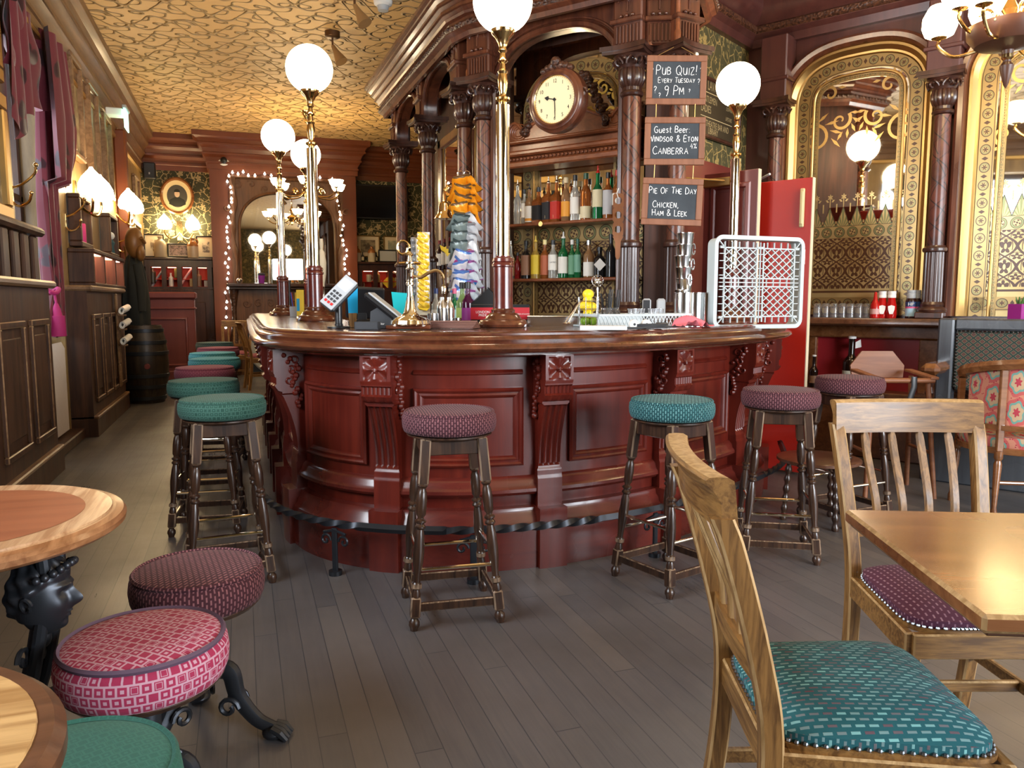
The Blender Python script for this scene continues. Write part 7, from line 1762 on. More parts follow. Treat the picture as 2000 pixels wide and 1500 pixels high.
# glazed niches and display cases on top of the far dado
dc = thing('display_case', 'long glazed display case lit red, on top of the left wall panelling', 'display case')
g = MB(); x0, x1 = XL, DX+.02
for a in ((7.95, 9.9, DZ, DZ+.03), (7.95, 9.9, 1.66, 1.70)): g.box(x0, x1, a[0], a[1], a[2], a[3], .008)
for y in (7.95, 8.55, 9.25, 9.85): g.box(x0, x1-.01, y, y+.05, DZ+.03, 1.66, .005)
g.build('case_frame', M['dado'], dc); g = MB(); g.box(x0, x0+.012, 8.0, 9.85, DZ+.03, 1.66); g.build('red_lining', M['niche'], dc)
g = MB(); g.box(x0+.01, x1-.04, 8.1, 9.8, 1.655, 1.66); g.build('strip_lamp', M['nlamp'], dc)
for nm, y, s_ in (('small cream card box in the red-lit left wall case', 8.95, .11), ('small brown bottle in the red-lit left wall case', 8.35, .10)):
    t = thing('display_item', nm, 'curio', (x1-.10, y, DZ+.03)); g = MB()
    if 'card' in nm: g.box(-.03, .03, -.06, .06, 0, s_, .003)
    else: bottle_geo(g, .19, .03)
    g.build('body', M['paper'] if 'card' in nm else M['stoneb'], t)
for y0, y1, lb in ((8.05, 8.62, 'open wooden wall niche holding a pink candle'), (9.75, 10.35, 'open wooden wall niche holding a small pale figurine')):
    t = thing('wall_niche', lb, 'niche'); g = MB()
    for a in ((y0, y1, 1.72, 1.77), (y0, y1, 2.16, 2.20), (y0, y0+.05, 1.77, 2.16), (y1-.05, y1, 1.77, 2.16)): g.box(XL, XL+.11, a[0], a[1], a[2], a[3], .008)
    g.build('frame', M['dado'], t); g = MB(); g.box(XL, XL+.01, y0, y1, 1.75, 2.18); g.build('back', M['black'], t)
q = (XL+.065, 8.33, 1.77); t = thing('pink_candle', 'pink candle lantern inside the first left wall niche', 'candle', q); g = MB(); g.lathe([(.035, 0), (.035, .17), (.03, .18)], 18); g.build('wax', M['magenta'], t); g = MB(); g.rod((0, 0, .18), (0, 0, .22), .004); g.build('wick', M['gold'], t)
q = (XL+.065, 10.05, 1.77); t = thing('figurine', 'small white-haired figurine inside the second left wall niche', 'figurine', q); g = MB(); g.lathe([(.04, 0), (.03, .08), (.045, .12), (.02, .16)], 16); g.build('body', M['f_slate'], t); g = MB(); g.ball((0, 0, .20), .045); g.build('head', M['white'], t)
# baluster screen on the near dado
scn = thing('baluster_screen', 'short dark wooden baluster screen standing on the near left panelling', 'screen'); g = MB(); g.box(XL-.0, DX, 3.2, 6.2, 1.66, 1.72, .02); g.build('top_rail', M['dado'], scn)
for k in range(10): g = MB(); y = 6.08-k*.24; g.box(DX-.07, DX-.04, y-.065, y+.065, DZ, 1.66, .01); g.build('baluster', M['dado'], scn)
# curtain in the window recess
ct = thing('damask_curtain', 'crimson damask curtain tied back in the left window recess', 'curtain')
def rows(tab, z):
    for (z1, a1, b1), (z0, a0, b0) in zip(tab, tab[1:]):
        if z0 <= z <= z1: f = (z-z0)/(z1-z0); return a0+(a1-a0)*f, b0+(b1-b0)*f
    return tab[-1][1:]
XC = -1.50
Y = lambda u, v: atX(u, v, XC).y; Z_ = lambda u, v: atX(u, v, XC).z
tab = [(3.36, 6.95, 7.62), (Z_(80, 200), Y(80, 200), 7.60), (Z_(78, 400), Y(79, 400), 7.55), (Z_(82, 500), Y(84, 500), 7.45), (Z_(90, 570), Y(90, 570), Y(112, 570)), (Z_(84, 600), Y(84, 600), Y(112, 600)), (Z_(80, 655), Y(80, 655), Y(116, 655))]
tab = [(a, min(b, c-.08), c) for a, b, c in tab]
def Fc(u, v):
    z = tab[-1][0]+(tab[0][0]-tab[-1][0])*v; a, b = rows(tab, z); y = a+(b-a)*u; return (XC+.045*sin(u*24+.8*sin(z*1.5))*(.5+.5*min(1, (b-a)/.4))+.02*sin(u*7+z), y, z)
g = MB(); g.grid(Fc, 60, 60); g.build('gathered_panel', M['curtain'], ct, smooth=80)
tab2 = [(3.36, 7.1, 7.80), (2.75, 7.15, 8.15), (2.5, 7.15, 8.05), (2.25, 7.2, 7.74), (1.4, 7.24, 7.70), (.92, 7.22, 7.68)]
def Fd(u, v):
    z = tab2[-1][0]+(tab2[0][0]-tab2[-1][0])*v; a, b = rows(tab2, z); y = a+(b-a)*u; return (XC+.03+.03*sin(u*17+z*.7)+(0.10 if z > 2.2 else -.0), y, z)
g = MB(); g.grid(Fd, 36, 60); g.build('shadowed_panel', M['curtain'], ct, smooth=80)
va = thing('curtain_valance', 'dark red swagged valance hanging across the top of the left window recess', 'valance')
def Fv(u, v):
    y = 6.15+1.68*u; bot = 2.95-.25*sin(u*pi*1.0)+(-.75*max(0, (u-.82)/.18)) -.15*max(0, .15-u)/.15; z = bot+(3.37-bot)*v; return (XC+.05+.04*sin(u*26+v*2.5)+.02*sin(v*9+u*6), y, z)
g = MB(); g.grid(Fv, 70, 20); g.build('swag', M['curtain'], va, smooth=80)
def Fw(u, v): y = 6.12+.50*u; z = 2.45+(3.37-2.45)*v-.12*sin(u*5); return (XC+.09+.03*sin(u*14+v*2), y, z)
g = MB(); g.grid(Fw, 24, 20); g.build('left_tail', M['curtain'], va, smooth=80)
tp = atX(100, 568, XC+.06); ts = thing('curtain_tassel', 'magenta rope tie with a long square tassel round the crimson curtain', 'tassel', tp)
g = MB(); g.tube([(0.0+.05*cos(i*.45), .10*sin(i*.45), .02*sin(i*.9)) for i in range(15)], .018, 8); g.tube([(.02, 0, 0), (.03, .0, -.10)], .010, 8); g.build('rope', M['magenta'], ts)
g = MB(); g.lathe([(.012, -.10), (.028, -.14), (.040, -.20), (.055, -.20), (.060, -.36), (.058, -.365)], 28, (.03, 0, 0), fn=lambda a, z: 1+.04*sin(a*14)); g.build('fringe', M['magenta'], ts)
# radiator in the recess
rd = thing('radiator', 'tall cream ribbed radiator standing under the curtained window', 'radiator'); g = MB()
ry0, ry1 = 6.52, 7.45
g.box(XL-.06, XL+.02, ry0, ry1, .10, .86, .02); g.build('panel_body', flat('cream_radiator_enamel', (.58, .50, .42), .35), rd)
g = MB()
for k in range(28): y = ry0+.02+k*(ry1-ry0-.04)/27; g.tube([(XL+.02, y, .12), (XL+.022, y, .82), (XL+.0, y, .87)], .0125, 8)
g.build('ribs', flat('cream_radiator_enamel', (.58, .50, .42), .3), rd)
g = MB(); g.box(XL-.1, DX-.09, WY0, WY1, 0, .09, .01); struct(g.build('baseboard_left', M['dado']))
# coat hooks
def hook(label, y, z, s=1.0):
    t = thing('coat_hook', label, 'hook', (XL+.0, y, z)); g = MB()
    g.tube(smoothpath([(.0, 0, .02), (.08, -.02, .05), (.16, -.04, .12), (.17, -.04, .17)], 5), .009, 8); g.ball((.17, -.04, .18), .016)
    g.tube(smoothpath([(.0, 0, .02), (.0, 0, -.06), (.05, -.01, -.10), (.11, -.02, -.07), (.13, -.03, -.02)], 5), .009, 8); g.ball((.13, -.03, -.01), .014); g.build('double_hook', M['brass'], t)
    g = MB(); g.box(0, .012, -.02, .02, -.07, .05, .003); g.build('backplate', M['brass'], t); return t
hook('double brass coat hook on the wall edge beside the crimson curtain', 6.22, 1.97)
hook('double brass coat hook on the wall below the first wall lamp', 7.95, 1.95)
hook('double brass coat hook holding the tan cap and dark coat', 11.1, 1.95)
# coat and cap hanging
t = thing('hanging_coat', 'long dark coat hanging from the hook above the barrel', 'coat', (XL+.24, 10.55, 0)); g = MB()
g.lathe([(.10, .78), (.14, .85), (.15, 1.2), (.13, 1.55), (.08, 1.75), (.03, 1.82)], 30, fn=lambda a, z: 1+.10*sin(a*5+z*2)+.05*sin(a*9), squash=1.3); g.build('coat_body', M['coat'], t)
g = MB(); g.tube([(.05, -.14, 1.66), (.09, -.19, 1.4), (.08, -.18, 1.1)], [.05, .055, .045], 12); g.build('sleeve', M['coat'], t)
t = thing('tan_cap', 'tan leather flat cap with ear flaps hanging on the hook over the dark coat', 'cap', (XL+.28, 10.35, 1.92)); g = MB()
g.ball((0, 0, 0), .15, 24, 16, sz=1.25, sx=.7, sy=1.05); g.build('crown', M['cap'], t); g = MB(); g.ball((.07, -.08, -.13), .11, 18, 12, sz=.9, sx=.45, sy=.9); g.tube(smoothpath([(.09, -.12, .05), (.11, -.02, .0), (.09, .10, .04)], 6), [.02]*13, 8); g.build('ear_flap', M['cap'], t)
t = thing('walking_stick', 'wooden stick leaning in the corner behind the dark coat', 'stick', (0, 0, 0)); g = MB(); g.rod((XL+.25, 10.9, .05), (XL+.12, 10.75, 1.9), .014); g.build('shaft', M['oak'], t)
# newspaper rack
nr = thing('newspaper_rack', 'narrow wooden newspaper rack fixed to the left panelling', 'rack', (DX, 9.15, 0)); g = MB(); g.box(0, .02, -.05, .05, .55, 1.30, .01); g.box(0, .025, -.035, .035, .30, .55, .01); g.build('backboard', M['dadol'], nr)
for k, z in enumerate((1.08, .93, .76)):
    g = MB(); g.box(.02, .10, -.03, .03, z-.02, z, .004); g.build('shelf_peg', M['dadol'], nr)
    t = thing('newspaper', ['top rolled newspaper in the wall rack', 'middle rolled newspaper in the wall rack', 'bottom rolled newspaper in the wall rack'][k], 'newspaper', (DX+.08, 9.15, z+.035), 0, 'rolled newspapers in the wall rack')
    g = MB(); g.tube([(.028*cos(a*.45)*(1-.02*a), -.16, .040*sin(a*.45)*(1-.02*a)) for a in range(30)], .004, 5)
    def Fn(u, v, k=k): a = u*11.0; r = .045-.0025*a; return (r*cos(a)*.8+.03*v*.6, -.17+.32*v, r*sin(a)*1.0+.03*v)
    g.grid(Fn, 40, 2); g.build('roll', M['white'], t)
# wall lamps on the left wall
SHP_ = [(.032, .0), (.072, .008), (.088, .035), (.082, .085), (.060, .13), (.030, .165), (.016, .18), (.010, .195)]
def wall_lamp(label, M4, arms, s=1.0, up=True, shade=None, group=None):
    t = thing('wall_lamp', label, 'wall lamp', (0, 0, 0), 0, group); g = MB(); g.prism([(-.03*s, -.13*s), (.03*s, -.13*s), (.045*s, 0), (.03*s, .12*s), (-.03*s, .12*s), (-.045*s, 0)], 0, .015, M=M4); g.build('backplate', M['brass'], t)
    for sx in arms:
        g = MB(); g.tube([M4 @ v for v in smoothpath([(0, -.02*s, .01), (sx*.05*s, -.09*s, .07*s), (sx*.12*s, -.11*s, .12*s), (sx*.17*s, -.05*s, .14*s), (sx*.17*s, .0, .14*s)], 6)], .009*s, 8); arm_ = g.build('arm', M['brass'], t)
        c = M4 @ Vector((sx*.17*s, .0, .14*s)); g = MB(); g.lathe([(r*s, z*s) for r, z in SHP_], 24, c, fn=lambda a, z: 1+.04*cos(a*8)); g.build('glass_shade', shade or M['shade'], arm_, smooth=80)
    return t
wall_lamp('nearer twin brass wall lamp with glowing bell shades on the left wall', LW(8.45, 2.20), (-1, 1), 1.35)
wall_lamp('farther brass wall lamp with a glowing bell shade on the left wall', LW(11.0, 2.35), (-1, 1), 1.35)
# exit sign
q = atX(246, 232, -1.2); t = thing('exit_sign', 'slim lit green emergency sign high on the left wall', 'sign', (q.x, q.y, q.z)); g = MB(); g.box(-.02, .03, -.16, .16, .09, .13, .01); g.build('bracket', M['lgrey'], t); g = MB(); g.box(-.004, .008, -.16, .16, -.13, .09, .003); g.build('lit_panel', M['exit'], t); g = MB(); g.box(-.20, -.02, -.10, .10, .02, .10, .01); g.build('battery_box', M['white'], t)
# barrel
p = atz(279, 786, 0); t = thing('wooden_barrel', 'blackened wooden barrel standing at the end of the left panelling', 'barrel', (p.x+.04, p.y+.05, 0)); g = MB(); HB = .93
g.lathe([(.205*1.0, 0), (.24, .15), (.262, .32), (.270, HB/2), (.262, HB-.32), (.24, HB-.15), (.205, HB), (.19, HB), (.19, HB-.03), (.0001, HB-.03)], 28, cap=True, fn=lambda a, z: 1-.008*(abs(cos(a*14))**12)); g.build('staves', M['barrel'], t)
for z in (.06, .20, .33, HB-.33, HB-.20, HB-.06):
    r = .205+.065*(1-((z-HB/2)/(HB/2))**2)+.004; g = MB(); g.lathe([(r, z-.022), (r+.003, z-.02), (r+.003, z+.02), (r, z+.022)], 40, cap=False); g.build('hoop', M['iron'], t)
g = MB(); g.lathe([(.0001, 0), (.035, 0), (.03, .012)], 16, M=Matrix.Translation((.05, -.262, .45)) @ Matrix.Rotation(pi/2, 4, 'X')); g.build('bung', M['pink'], t)
# maroon partition
py = 12.0; a = atY(264, 600, py).x; b = atY(379, 600, py).x
t = thing('maroon_partition', 'boxed maroon painted partition with a raised panel beyond the barrel', 'partition'); g = MB(); g.box(a, b, py, py+.35, 0, 1.25, .01); g.box(a-.03, b+.03, py-.03, py+.38, 1.25, 1.35, .02); g.box(a-.02, b+.02, py-.02, py+.37, 1.10, 1.13, .01); g.box(a-.02, b+.02, py-.02, py+.37, 0, .22, .01); g.build('box', M['pink'], t)
g = MB(); Mp = wallM((a, py), (1, 0), (0, -1)); w = b-a; g.sweep([(0, 0), (.012, .02), (.03, .015), (.04, 0)], [(.13, .32), (w-.13, .32), (w-.13, .95), (.13, .95), (.13, .32)], M=Mp); g.build('panel_moulding', M['pink'], t)
# ================================================================ far wall
FM = lambda x, z, y=YF: wallM((x, y), (1, 0), (0, -1)) @ Matrix.Translation((0, z, 0))
def fp(u, v, y=YF-.02): q = atY(u, v, y); return q
# dado and niche cabinets left and right of the chimney breast
def nichecab(label, x0, x1, zt, zb, n, yf):
    t = thing('display_cabinet', label, 'display cabinet'); g = MB(); d = YF-yf
    g.box(x0, x1, yf-.04, YF, zt-.04, zt, .01); g.box(x0, x1, yf, YF, zt-.15, zt-.04); g.box(x0, x1, yf, YF, zb-.04, zb+.0); W = (x1-x0)
    for k in range(n+1): x = x0+.05+(W-.1)*k/n; g.box(x-.035, x+.035, yf, YF, zb, zt-.15)
    g.box(x0, x1, YF-.05, YF, zb, zt-.1); g.build('case_frame', M['maroon'] if False else M['gand'], t)
    g = MB(); g.box(x0+.05, x1-.05, YF-.06, YF-.05, zb, zt-.15); g.box(x0+.05, x1-.05, yf+.02, YF-.06, zt-.157, zt-.152); g.box(x0+.05, x1-.05, yf+.03, YF-.06, zb, zb+.004); g.box(x0+.05, x1-.05, yf+.08, YF-.06, (zb+zt)/2-.12, (zb+zt)/2-.108); g.build('red_lining', M['niche'], t)
    for k in range(n): xa = x0+.05+(W-.1)*k/n; wd = (W-.1)/n; g = MB(); g.box(xa+wd*.25, xa+wd*.8, yf+.04, yf+.06, zt-.165, zt-.158); g.build('strip_lamp', M['nlamp'], t)
    return t
cy = YF-.30
xa = fp(268, 510, cy).x; xb = CB0-.01; z1 = fp(350, 503, cy).z; z0 = fp(350, 560, cy).z
g = MB(); g.box(XL, CB0, cy-.02, YF, 0, z0-.04, .01)
for x in (XL+.1, -.98): g.box(x+.05, x+.42, cy-.035, cy-.02, .3, z0-.25, .012)
struct(g.build('wall_far_dado', M['gand']))
g = MB(); g.box(CB1, 4.4, cy-.02, YF, 0, z0-.04, .01); struct(g.build('wall_far_dado', M['gand']))
nichecab('row of four red-lit glazed niches left of the fireplace', XL+.02, xb, z1, z0, 4, cy)
nichecab('row of red-lit glazed niches right of the fireplace under the television', CB1+.01, 3.1, z1-.02, z0, 4, cy)
rnd = random.Random(3)
def curio(label, x, z, kind, h, col):
    t = thing('display_item', label, 'curio', (x, cy+.10, z)); g = MB()
    if kind == 'bottle': bottle_geo(g, h, h*.17)
    elif kind == 'tin': g.box(-h*.3, h*.3, -.03, .03, 0, h, .004)
    elif kind == 'card': g.prism([(-h*.5, h*.5), (0, 0), (h*.5, h*.5), (0, h)], -.004, .004, M=Matrix.Rotation(pi/2, 4, 'X'))
    elif kind == 'mug': g.lathe([(h*.35, 0), (h*.33, h)], 18); g.tube([(h*.35+h*.22*sin(a*.4), 0, h*.5-h*.32*cos(a*.4)) for a in range(9)], .008, 6)
    elif kind == 'cup': g.lathe([(.05, 0), (.05, .06), (.015, .07), (.015, .10), (.055, .14), (.06, h)], 18); [g.tube([(s*(.058+.03*sin(a*.4)), 0, h*.8-.04*cos(a*.4)) for a in range(9)], .006, 6) for s in (-1, 1)]
    else: g.tube([(-h*.4, 0, 0), (-h*.1, 0, h*.5), (h*.25, 0, h)], .018, 8)
    g.build('body', flat('curio_paint', col, .35), t); return t
xs4 = [XL+.07+(xb-XL-.12)*(k+.5)/4 for k in range(4)]; zz = z0+.005
curio('clear glass bottle leaning in the first left niche', xs4[0]+.03, zz, 'roll', .27, (.35, .36, .42)); curio('dark bottle in the first left niche', xs4[0]-.06, zz+.05, 'bottle', .28, (.04, .03, .02))
curio('white candle shape in the second left niche', xs4[1]-.02, zz, 'bottle', .22, (.7, .7, .72)); curio('olive tin in the second left niche', xs4[1]+.08, zz+.14, 'tin', .15, (.25, .25, .06))
curio('pink paper scroll slanting in the third left niche', xs4[2], zz, 'roll', .30, (.75, .45, .50)); curio('tan tin in the third left niche', xs4[2]+.07, zz, 'tin', .13, (.40, .28, .10))
curio('brown flask in the fourth left niche', xs4[3]-.06, zz, 'bottle', .27, (.18, .09, .05)); curio('grey crumpled pamphlet in the fourth left niche', xs4[3]+.05, zz, 'tin', .10, (.35, .32, .33))
xr = [CB1+.06+(3.1-CB1-.1)*(k+.5)/4 for k in range(4)]
curio('pewter tankard in the first right niche', xr[0]+.03, zz+.10, 'mug', .13, (.35, .34, .28)); curio('small stone pot in the first right niche', xr[0]-.06, zz, 'bottle', .10, (.30, .22, .16))
curio('tall slim bottle in the second right niche', xr[1]-.08, zz+.09, 'bottle', .22, (.30, .22, .08)); curio('pale stoneware bottle in the second right niche', xr[1]-.02, zz, 'bottle', .13, (.45, .40, .30)); curio('yellow diamond card in the second right niche', xr[1]+.09, zz-.01, 'card', .20, (.75, .60, .05))
curio('silver trophy cup in the third right niche', xr[2]-.0, zz+.12, 'cup', .22, (.55, .52, .40)); curio('yellow diamond card in the third right niche', xr[2]-.08, zz-.01, 'card', .20, (.75, .60, .05))
# shelf-top items left
def onsh(u, yy=cy+.10): return atY(u, 500, yy).x
def prop_pic(label, u, w, h, fm, mm, art, mt, z=None, tilt=.12, yo=.14, grp='pictures standing on the far shelves'):
    x = onsh(u, cy+yo); Mx = wallM((x, cy+yo), (1, 0), (0, -1)) @ Matrix.Translation((0, (z or z1)+h/2, 0)) @ Matrix.Rotation(-tilt, 4, 'X'); return framed('framed_picture', label, Mx, w, h, .025, .02 if w < .5 else .04, fm, art, mount=mt, mm=mm, group=grp)
prop_pic('framed soldier print leaning left of the twin wall lamps on the far shelf', 302, .30, .38, M['black'], M['paper'], artm('figure_print', (.70, .60, .42), (.25, .18, .12), 12), .075)
prop_pic('framed horseman print leaning right of the twin wall lamps on the far shelf', 403, .30, .37, M['black'], M['paper'], artm('horse_print', (.72, .62, .45), (.15, .12, .10), 12), .075)
prop_pic('small framed team photograph in the middle of the far left shelf', 351, .36, .23, M['black'], M['paper'], artm('team_photo', (.20, .15, .13), (.55, .38, .34), 26, (.75, .6, .55)), .012, yo=.06, tilt=.15)
def jug(label, u, h, r, top, body, neck=True, handle=False, zb=None, yo=.05):
    x = onsh(u, cy+yo); t = thing('stoneware_jug', label, 'jug', (x, cy+yo, zb or z1), 0, 'stoneware jugs on the far shelves')
    g = MB(); g.lathe([(r*.95, 0), (r, .01), (r, h*.58)], 24); g.build('lower_body', body, t)
    g = MB(); g.lathe([(r, h*.58), (r*.97, h*.66), (r*.7, h*.80), (r*.35, h*.88), (r*.33, h*.95), (r*.42, h*.96), (r*.42, h), (r*.2, h)], 24); g.build('glazed_shoulder', top, t)
    if handle: g = MB(); g.tube([(r*.5+r*.45*sin(a*.35), 0, h*.82+h*.12*cos(a*.35)) for a in range(9)], .012, 8); g.build('handle', top, t)
jug('olive-brown stoneware jug on the far left shelf', 314, .33, .095, M['stoneb'] if False else M['stone'], M['stone'])
jug('two-tone stoneware jug with a handle on the far left shelf', 377, .32, .085, M['stoneb'], MT('cream_stoneware', .3, 0, (.50, .38, .26)).m, handle=True)
z1r = z1-.02
jug('cream and brown stoneware jug, left on the far right shelf', 697, .27, .07, M['stoneb'], MT('pale_stoneware', .3, 0, (.48, .42, .36)).m, zb=z1r)
jug('tan-topped stoneware jug in the middle of the far right shelf', 726, .27, .07, M['stoneb'], MT('pale_stoneware2', .3, 0, (.50, .42, .30)).m, zb=z1r)
for u, lb in ((708, 'small dark bottle between the two jugs on the right shelf'), (734, 'small dark bottle right of the tan-topped jug')):
    x = onsh(u); t = thing('small_bottle', lb, 'bottle', (x, cy+.08, z1r)); g = MB(); bottle_geo(g, .17, .025); g.build('bottle_glass', M['black'], t); g = MB(); g.lathe([(.026, .03), (.026, .09)], 16, cap=False); g.build('label', M['paper'], t)
prop_pic('gilt-framed dark engraving leaning on the far right shelf, left one', 719, .42, .38, M['gold'], M['paper'], artm('engraving_dark', (.10, .07, .04), (.30, .24, .14), 12), .06, z=z1r+.10, tilt=.0, yo=.27)
prop_pic('gilt-framed pale landscape on the far right shelf, right one', 772, .42, .38, M['gold'], M['paper'], artm('landscape', (.30, .32, .26), (.62, .58, .42), 8), .06, z=z1r+.10, tilt=.0, yo=.27)
prop_pic('small black-framed notice standing on the far right shelf', 757, .33, .22, M['black'], M['lgrey'], M['lgrey'], .01, z=z1r, yo=.05)
q = onsh(277); t = thing('thermostat_box', 'small cream switch box at the left end of the far shelf', 'switch', (q, cy+.1, z1)); g = MB(); g.box(-.05, .05, -.02, .02, 0, .12, .01); g.build('casing', M['paper'], t); g = MB(); g.box(-.02, .02, -.024, -.018, .04, .08); g.build('dial', M['white'], t)
q = fp(272, 399); t = thing('wall_sensor', 'small cream wall sensor near the far left corner', 'sensor', (q.x, YF, q.z)); g = MB(); g.box(-.04, .04, -.05, 0, -.07, .07, .01); g.build('casing', M['paper'], t); g = MB(); g.box(-.02, .02, -.055, -.05, -.03, .02); g.build('lens', M['white'], t)
q = fp(293, 335); t = thing('wall_speaker', 'small dark wall speaker high on the floral wallpaper', 'speaker', (q.x, YF, q.z)); g = MB(); g.box(-.09, .09, -.14, 0, -.13, .13, .015); g.build('cabinet', M['black'], t); g = MB(); g.box(-.01, .01, -.143, -.139, -.06, -.03); g.build('status_light', M['lgrey'], t)
# oval portrait
q = fp(346, 383); op = thing('oval_portrait', 'oval portrait in a dark wooden frame with a cream mount on the floral wall', 'portrait', (q.x, YF-.01, q.z)); MO = Matrix.Rotation(pi/2, 4, 'X')
sq = 1.17
def oval(r0, r1, z0_, z1_): return [(r0, z0_), (r0, z1_), ((r0+r1)/2, z1_+.012), (r1, z1_), (r1, z0_)]
Mo = Matrix.Diagonal((1, 1, 1, 1)) @ MO
g = MB(); g.lathe(oval(.215, .26, 0, .03), 48, M=Mo, squash=sq, cap=False); g.build('wooden_frame', M['brown'], op)
g = MB(); g.lathe([(.155, .012), (.205, .018), (.218, .022)], 48, M=Mo, squash=sq, cap=False); g.build('cream_mount', MT('cream_oval_mount', .5, 0, (.62, .50, .28)).m, op)
g = MB(); g.lathe([(.0001, .012), (.158, .012)], 48, M=Mo, squash=sq, cap=False); g.build('picture_ground', flat('portrait_ground', (.055, .05, .04), .5), op)
g = MB(); pp = lambda L, z=.0135: [(x, y) for x, y in L]
head = [(.040*cos(i*pi/12), .055*sin(i*pi/12)+.035) for i in range(24)]; g.prism(head, .0125, .0145, M=MO); g.build('face', flat('sepia_skin', (.55, .40, .28), .6), op)
g = MB(); g.prism([(-.13, -.13), (-.11, -.06), (-.04, -.02), (.04, -.02), (.11, -.06), (.13, -.13), (.06, -.165), (-.06, -.165)], .0124, .0135, M=MO); g.prism([(.044*cos(i*pi/12), .040*sin(i*pi/12)+.074) for i in range(-1, 14)], .0146, .0152, M=MO); g.build('dark_clothes', M['coat'], op)
# convex black dome on the chimney breast
q = fp(437, 314, CBY); t = thing('security_dome', 'round white-rimmed dark dome camera high on the chimney breast', 'camera', (q.x, CBY, q.z)); g = MB(); g.lathe([(.085, 0), (.085, .03), (.055, .04)], 32, M=MO); g.build('rim', M['white'], t); g = MB(); g.ball((0, 0, 0), .055, 20, 12, M=Matrix.Translation((0, -.035, 0))); g.build('dome', M['black'], t)
# twin wall lamp on the far wall
q = fp(348, 385-0, YF); zl = fp(348, 450, YF).z
wall_lamp('twin brass wall lamp with glowing bell shades under the oval portrait', FM(q.x, zl), (-1, 1), 1.25, shade=M['shades'])
# television
a = fp(686, 358, YF-.12); b = fp(782, 430, YF-.12); t = thing('television', 'large flat black television on the far wall above the right shelf', 'television'); g = MB(); g.box(a.x, b.x+.15, YF-.12, YF-.07, b.z, a.z, .01); g.build('casing', M['black'], t); g = MB(); g.box(a.x+.03, b.x+.12, YF-.125, YF-.119, b.z+.03, a.z-.03); g.build('screen', M['screen'], t); g = MB(); g.box(a.x+.3, a.x+.6, YF-.07, YF, b.z+.15, b.z+.4); g.build('wall_mount', M['black'], t)
# ---------------------------------------------------------------- fireplace with overmantel mirror
fy = CBY; m0 = fp(440, 553, fy-.18); m1 = fp(697, 553, fy-.18); zm = m0.z; fx0, fx1 = m0.x+.02, m1.x
fpn = thing('fireplace', 'carved brown wooden fireplace surround with a shelf mantel', 'fireplace')
cxf = (fx0+fx1)/2; FMx = lambda o: wallM((cxf, fy-o), (1, 0), (0, -1)); hw = (fx1-fx0)/2
g = MB(); g.box(-hw, hw, zm-.06, zm, 0, .26, .015, M=FMx(0)); g.box(-hw+.04, hw-.04, zm-.10, zm-.06, 0, .22, .01, M=FMx(0)); g.build('mantel_shelf', M['gand'], fpn)
iw = hw-.28; zo = .92
g = MB(); A = archpath(2*iw, 0, zo-.35, zo, 12, -iw); n = len(A); R = [(-hw+.12 if x < 0 else hw-.12, z) if z < zo-.35 else (x*(hw-.12)/iw, zm-.10) for x, z in A]
vs = [(x, z, .10) for x, z in A]+[(x, z, .10) for x, z in R]+[(x, z, -.0) for x, z in A]; g.add(vs, [(i, i+1, n+i+1, n+i) for i in range(n-1)]+[(i, 2*n+i, 2*n+i+1, i+1) for i in range(n-1)], M=FMx(0))
for k in range(9):
    P = spiral(-hw+.3+k*(2*hw-.6)/8, 1.18, .07, 1.2, k*1.1, 1 if k % 2 else -1); g.tube([FMx(.105) @ Vector((p[0], p[1], 0)) for p in P], .010, 6)
g.build('carved_surround', M['carve'], fpn)
for sg in (-1, 1): 
    g = MB(); g.tube([FMx(.14) @ Vector((sg*(hw-.10), z, .05*sin(z*3.2))) for z in [i*(zm-.1)/24 for i in range(25)]], [.07+.035*sin(i*.28) for i in range(25)], 14); g.build('carved_leg', M['carved'], fpn)
g = MB(); g.box(-iw-.02, iw+.02, 0, zo, -.0, .02, M=FMx(0)); g.build('hearth_back', M['iron'], fpn)
g = MB(); g.lathe([(.50, 0), (.52, .03), (.50, .05)], 40, M=FMx(.05) @ Matrix.Translation((-.05, .42, 0)) @ Matrix.Diagonal((1.35, 1, 1, 1)), cap=True); g.build('white_fire_screen', M['lgrey'], fpn)
om = thing('overmantel_mirror', 'arched mirror in a carved brown frame above the fireplace', 'mirror')
a0 = fp(447, 345, fy-.05); a1 = fp(668, 345, fy-.05); zt = a0.z; ow = (a1.x-a0.x)/2; ocx = (a0.x+a1.x)/2; OM = lambda o: wallM((ocx, fy-o), (1, 0), (0, -1))
iw = ow-.13; zs = fp(460, 450, fy).z; za = fp(500, 381, fy).z
A = archpath(2*iw, zm, zs, za+.05, 12, -iw); n = len(A)
g = MB(); g.add([(x, z, .012) for x, z in A], [tuple(range(n))[::-1]], M=OM(0)); g.build('mirror_glass', M['mirror'], om, smooth=0)
R = [((-ow if x < 0 else ow), z) if z < zs else (x*ow/iw, zt) for x, z in A]
g = MB(); g.add([(x, z, .05) for x, z in A]+[(x, z, .05) for x, z in R]+[(x, z, 0) for x, z in A]+[(x, z, 0) for x, z in R], [(i, i+1, n+i+1, n+i) for i in range(n-1)]+[(i, 2*n+i, 2*n+i+1, i+1) for i in range(n-1)]+[(n+i, n+i+1, 3*n+i+1, 3*n+i) for i in range(n-1)], M=OM(0))
g.tube([OM(.055) @ Vector((x, z, 0)) for x, z in A], .022, 8); g.tube([OM(.05) @ Vector((x, zt, 0)) for x in (-ow-.03, ow+.03)], .03, 8)
